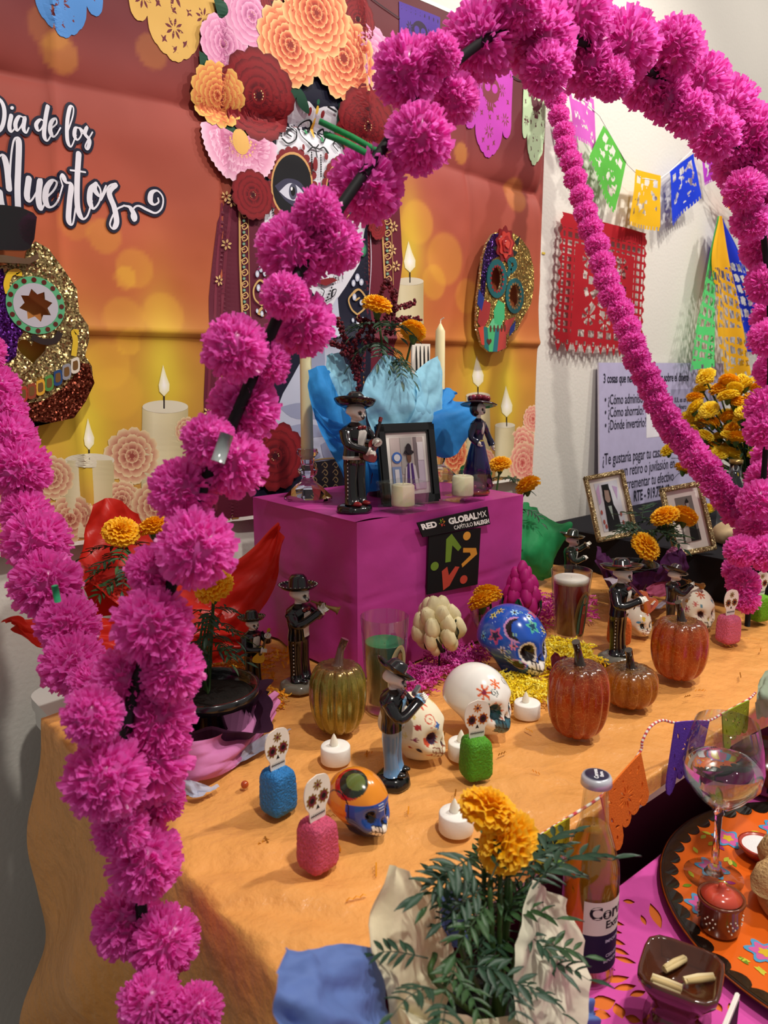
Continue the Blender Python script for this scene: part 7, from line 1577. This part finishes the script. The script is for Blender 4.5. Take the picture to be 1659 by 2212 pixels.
def stick_bundle(P, az, L, r, n, label):
    b = thing('palo_santo', label, 'incense stick', P, az, sc=.94); R = random.Random(int(L*1e5))
    for i in range(n):
        a = R.uniform(0, 2*PI); d = r*R.uniform(.1, .6); y, z = d*math.cos(a), abs(d*math.sin(a))
        MB().tube([(-L/2+R.uniform(0, .003), y, z+.0035), (0, y+R.uniform(-.001, .001), z+.004), (L/2-R.uniform(0, .004), y, z+.0035)], [.0026, .0032, .0024], 6, R.choice(('#d0ba88', '#c4ac78', '#dac89c'))).build('wood_strip', m_matte(), b)
stick_bundle(k0+Vector((-.018, .004, .043)), 1.9, .030, .008, 8, 'short chunky bundle of pale incense wood in the square bowl')
stick_bundle(k0+Vector((.012, -.011, .0435)), -.55+PI, .034, .005, 4, 'long thin pale incense sticks across the middle of the square bowl')
stick_bundle(k0+Vector((.011, .0125, .0435)), -.2, .032, .006, 5, 'tied pale incense sticks at the rim side of the square bowl')
# small chalkboard
q = at(1572, 2250, PZ); o = thing('chalkboard_sign', 'small black chalkboard sign with white frame at the table front', 'sign', q, .2)
MB().box((0, 0, .0175), (.05, .004, .034), col='#e4e0d8', bev=.001).build('frame', m_matte(), o); MB().box((0, -.0022, .016), (.042, .001, .026), col='#101214').build('board', m_matte(), o)
# felt bunting along the table edge
fb = thing('felt_bunting', 'felt flag bunting on red and white twine along the altar table edge', 'bunting', (0, 0, 0))
EY = TY0-.0225
def felt(corners, col, seed):
    c = [ony(x, y, EY-.004) for x, y in corners]          # tl, tr, br(tip), bl(tip)
    def F(u, v, h): P = c[0]*(1-u)*(1-v)+c[1]*u*(1-v)+c[2]*u*v+c[3]*(1-u)*v; return (P.x, P.y-h, P.z)
    pts = [(0, 0), (.25, -.012), (.5, -.015), (.75, -.012), (1, 0), (1.0, .3), (1, .7)]
    for k, (a, b, dp) in enumerate(((1, .76, .86), (.76, .53, .82), (.53, .3, .86), (.3, 0, 1.0))):
        for t_ in np.linspace(0, PI, 7)[(0 if k == 0 else 1):]: pts.append((a+(b-a)*(1-math.cos(t_))/2, (.72 if k < 3 else .78)+(dp-.72)*math.sin(t_)))
    pts += [(0, .5)]
    holes = []
    for i in range(12):
        a = i*PI/6; rr = .15 if i % 3 else .17; holes.append(leaf2(.5+rr*.75*math.cos(a), .40+rr*.75*math.sin(a), .13, .034, a, 4))
    for (u, v, l, w_, a) in ((.14, .2, .14, .05, .9), (.86, .2, .14, .05, -.9), (.12, .5, .13, .045, 1.3), (.88, .5, .13, .045, 1.9), (.2, .68, .12, .045, .5), (.8, .68, .12, .045, -.5), (.5, .70, .1, .04, 1.57), (.15, .84, .09, .04, 1.57), (.42, .76, .07, .03, .8), (.62, .75, .07, .03, -.8), (.3, .1, .08, .03, .3), (.7, .1, .08, .03, -.3), (.5, .12, .05, .03, 1.57)): holes.append(leaf2(u, v, l, w_, a, 4))
    MB().prism(pts, F, .0018, col, holes).build('felt_flag', mat('felt', .9, spec=.1, var=.08, vscale=200, bump=.3, bscale=500), fb)
felt([(1296, 1722), (1382, 1625), (1405, 1740), (1322, 1842)], '#e0742c', 1)
felt([(1457, 1560), (1530, 1557), (1500, 1690), (1434, 1712)], '#5a3aa0', 2)
felt([(1150, 1815), (1228, 1765), (1226, 1850), (1160, 1895)], '#b0a428', 3)
felt([(1558, 1542), (1616, 1512), (1612, 1590), (1562, 1622)], '#8ea02c', 4)
tw = [(1140, 1822), (1190, 1790), (1230, 1765), (1296, 1722), (1340, 1680), (1382, 1625), (1388, 1600), (1405, 1570), (1430, 1556), (1457, 1561), (1500, 1558), (1532, 1556), (1560, 1542), (1616, 1511), (1632, 1496)]
tp_ = spline([tuple(ony(x, y, EY-.003)) for x, y in tw], 14)
MB().tube(tp_, .0016, 6, ['#c43c48' if (i//2) % 2 else '#ece6dc' for i in range(len(tp_))]).build('twine', m_matte(), fb)
# pale green tissue at the far end of the table edge
q = ony(1650, 1500, TY0-.05)
o = thing('green_tissue', 'pale grey green tissue bundle beyond the far hem of the orange cloth', 'tissue paper', (0, 0, 0))
psheet([[ony(1640, 1470, .40), ony(1665, 1440, .42), ony(1720, 1420, .44)], [ony(1634, 1510, .38), ony(1665, 1500, .37), ony(1720, 1490, .38)], [ony(1632, 1545, .39), ony(1665, 1550, .38), ony(1720, 1550, .38)]], '#9fb09a', 20, .003, 3).build('tissue_sheet', m_paper(), o)

# ---- front marigold in yellow and blue tissue
fp = Vector((.425, .352, PZ)); o = thing('wrapped_plant', 'bushy potted marigold in pale yellow and blue tissue at the table front', 'potted plant', fp)
pot_mb(.037, .047, .085).build('pot', m_gloss(), o); soil(o, .043, .068)
wrap_sheet(o, .037, .044, .06, '#f4eecb', 1.35, 5)
def fy(x, y, d): return ony(x, y, min(.405, .405-(.72-d)*.6))
def FS(rows, seed, col, amp=.003, dd=0.): psheet([[fy(c[0], c[1], c[2]-dd) for c in r] for r in rows], col, 30, amp, seed, off=tuple(fp), zmin=PZ+.003).build('tissue_sheet', m_paper(), o)
FS([[(840, 1868, .70), (860, 1874, .70), (905, 1900, .71)], [(820, 1960, .68), (880, 1960, .69), (975, 1975, .72)], [(800, 2055, .66), (880, 2070, .67), (985, 2090, .70)], [(830, 2140, .64), (890, 2160, .64), (960, 2180, .66)], [(850, 2240, .64), (900, 2250, .63), (960, 2250, .65)]], 1, '#f4eecb')
FS([[(1140, 1900, .72), (1200, 1930, .71), (1235, 1985, .70)], [(1120, 1990, .70), (1200, 2000, .69), (1262, 2080, .67)], [(1110, 2080, .68), (1190, 2110, .66), (1268, 2150, .65)], [(1110, 2200, .66), (1180, 2230, .64), (1262, 2250, .63)]], 2, '#f4efd6', dd=.095)
FS([[(1180, 2090, .66), (1220, 2110, .65), (1270, 2160, .64)], [(1150, 2140, .65), (1200, 2160, .63), (1255, 2190, .62)], [(1130, 2230, .64), (1180, 2240, .62), (1250, 2260, .61)]], 3, '#eaeaa6')
FS([[(618, 2045, .66), (720, 2040, .67), (825, 2048, .68)], [(600, 2100, .63), (720, 2090, .64), (830, 2120, .66)], [(592, 2160, .61), (710, 2180, .60), (840, 2190, .64)], [(620, 2240, .59), (720, 2260, .58), (850, 2260, .62)]], 4, '#6a86c8')
FS([[(955, 1930, .74), (985, 1925, .74), (1010, 1950, .74)], [(950, 1990, .73), (980, 1985, .73), (1010, 2000, .73)], [(970, 2040, .72), (990, 2050, .72), (1010, 2060, .72)]], 5, '#6a86c8')
FS([[(1225, 2150, .68), (1262, 2160, .67), (1290, 2190, .66)], [(1230, 2190, .66), (1270, 2200, .65), (1300, 2230, .65)], [(1240, 2250, .65), (1270, 2250, .64), (1300, 2260, .64)]], 6, '#6a86c8', dd=.07)
FS([[(880, 2150, .62), (1000, 2200, .60), (1140, 2190, .61)], [(880, 2200, .61), (1000, 2230, .59), (1150, 2230, .60)], [(880, 2260, .61), (1000, 2280, .59), (1150, 2280, .60)]], 7, '#f4eecb')
fr = lambda x, y, d: tuple(fy(x, y, d)-fp)
plant(o, (0, 0, .066), [(fr(1056, 1764, .675), .0262, (.25, -.2)), (fr(1094, 1835, .64), .028, (.75, .1))], [], seed=14)
RA = random.Random(21)
lv = []
for (x, y, d, ax, L) in [(1020, 1850, .65, 900, .075), (1040, 1890, .64, 890, .075), (1040, 1920, .63, 960, .06), (1120, 1900, .64, 1240, .08), (1140, 1890, .65, 1260, .085), (1130, 1930, .62, 1230, .09), (1150, 1920, .60, 1270, .09), (1100, 1900, .66, 1180, .06), (1060, 1900, .62, 1100, .06), (1080, 1930, .62, 1180, .07), (1050, 1950, .62, 980, .07), (1070, 1980, .62, 1000, .06), (1090, 1990, .62, 1160, .06), (1100, 2010, .62, 1150, .06), (1060, 2020, .61, 1000, .05), (990, 1890, .66, 940, .06), (1120, 1870, .67, 1180, .06)]:
    A = Vector(fr(x, y, d)); 
    B_ = fy(ax, y+RA.uniform(0, 60), d-RA.uniform(-.02, .05))-fp; v = B_-A
    lv.append((tuple(A), math.atan2(v.y, v.x), L*.8, RA.uniform(-.15, .35)))
for (x, y, d, az, L) in [(925, 2070, .60, 2.2, .04), (940, 2140, .58, 3.3, .045), (950, 2170, .57, 4.0, .05), (960, 2110, .59, 4.6, .045), (1000, 2090, .59, 5.2, .05), (980, 2060, .61, 3.8, .05), (1130, 2060, .60, 5.6, .05), (1150, 2100, .60, 5.0, .05), (1060, 2110, .58, 4.4, .045), (1090, 2130, .58, 5.4, .045)]:
    lv.append((fr(x, y, d), az, L, RA.uniform(-.2, .5)))
for i in range(22): lv.append((fr(1075+RA.uniform(-25, 25), 1930+RA.uniform(-40, 110), .645), RA.uniform(0, 6.28), RA.uniform(.04, .06), RA.uniform(-.3, .5)))
plant(o, (0, 0, .08), [], lv, seed=15)
for (x, y) in ((1080, 1880), (1060, 1900), (1100, 1900), (1130, 1930), (1000, 2000), (940, 2060)): MB().tube(spline([(0, 0, .066), tuple((Vector(fr(x, y+60, .63))+Vector((0, 0, 0)))), fr(x, y, .645)], 5), .0024, 6, '#42602e').build('stem', m_plant(), o)
MB().lathe([(.0015, -.02), (.004, -.01), (.006, 0), (.005, .008), (.001, .011)], 10, col='#7a9c3c').build('flower_bud', m_plant(), o, fr(1196, 1872, .64), (.9, .6, 0))
# ------------------------------------------------------------------ put every origin at the base of its thing
bpy.context.view_layer.update()
for o in list(COL.objects):
    if o.parent is not None or o.type not in ('EMPTY', 'MESH') or o.location.length > 1e-6 or o.get('kind') == 'structure': continue
    if o.type == 'MESH':
        if o.data.users > 1: continue
        n = len(o.data.vertices); a = np.empty(n*3); o.data.vertices.foreach_get('co', a); a = a.reshape(-1, 3)
        b = Vector(((a[:, 0].min()+a[:, 0].max())/2, (a[:, 1].min()+a[:, 1].max())/2, a[:, 2].min()))
        o.data.transform(Matrix.Translation(-b)); o.location = b
    else:
        lo, hi = Vector((9, 9, 9)), Vector((-9, -9, -9))
        for c in o.children:
            for q in c.bound_box:
                w_ = c.matrix_world @ Vector(q)
                for k in range(3): lo[k] = min(lo[k], w_[k]); hi[k] = max(hi[k], w_[k])
        b = Vector(((lo.x+hi.x)/2, (lo.y+hi.y)/2, lo.z)); o.location = b
        for c in o.children: c.location = Vector(c.location)-b
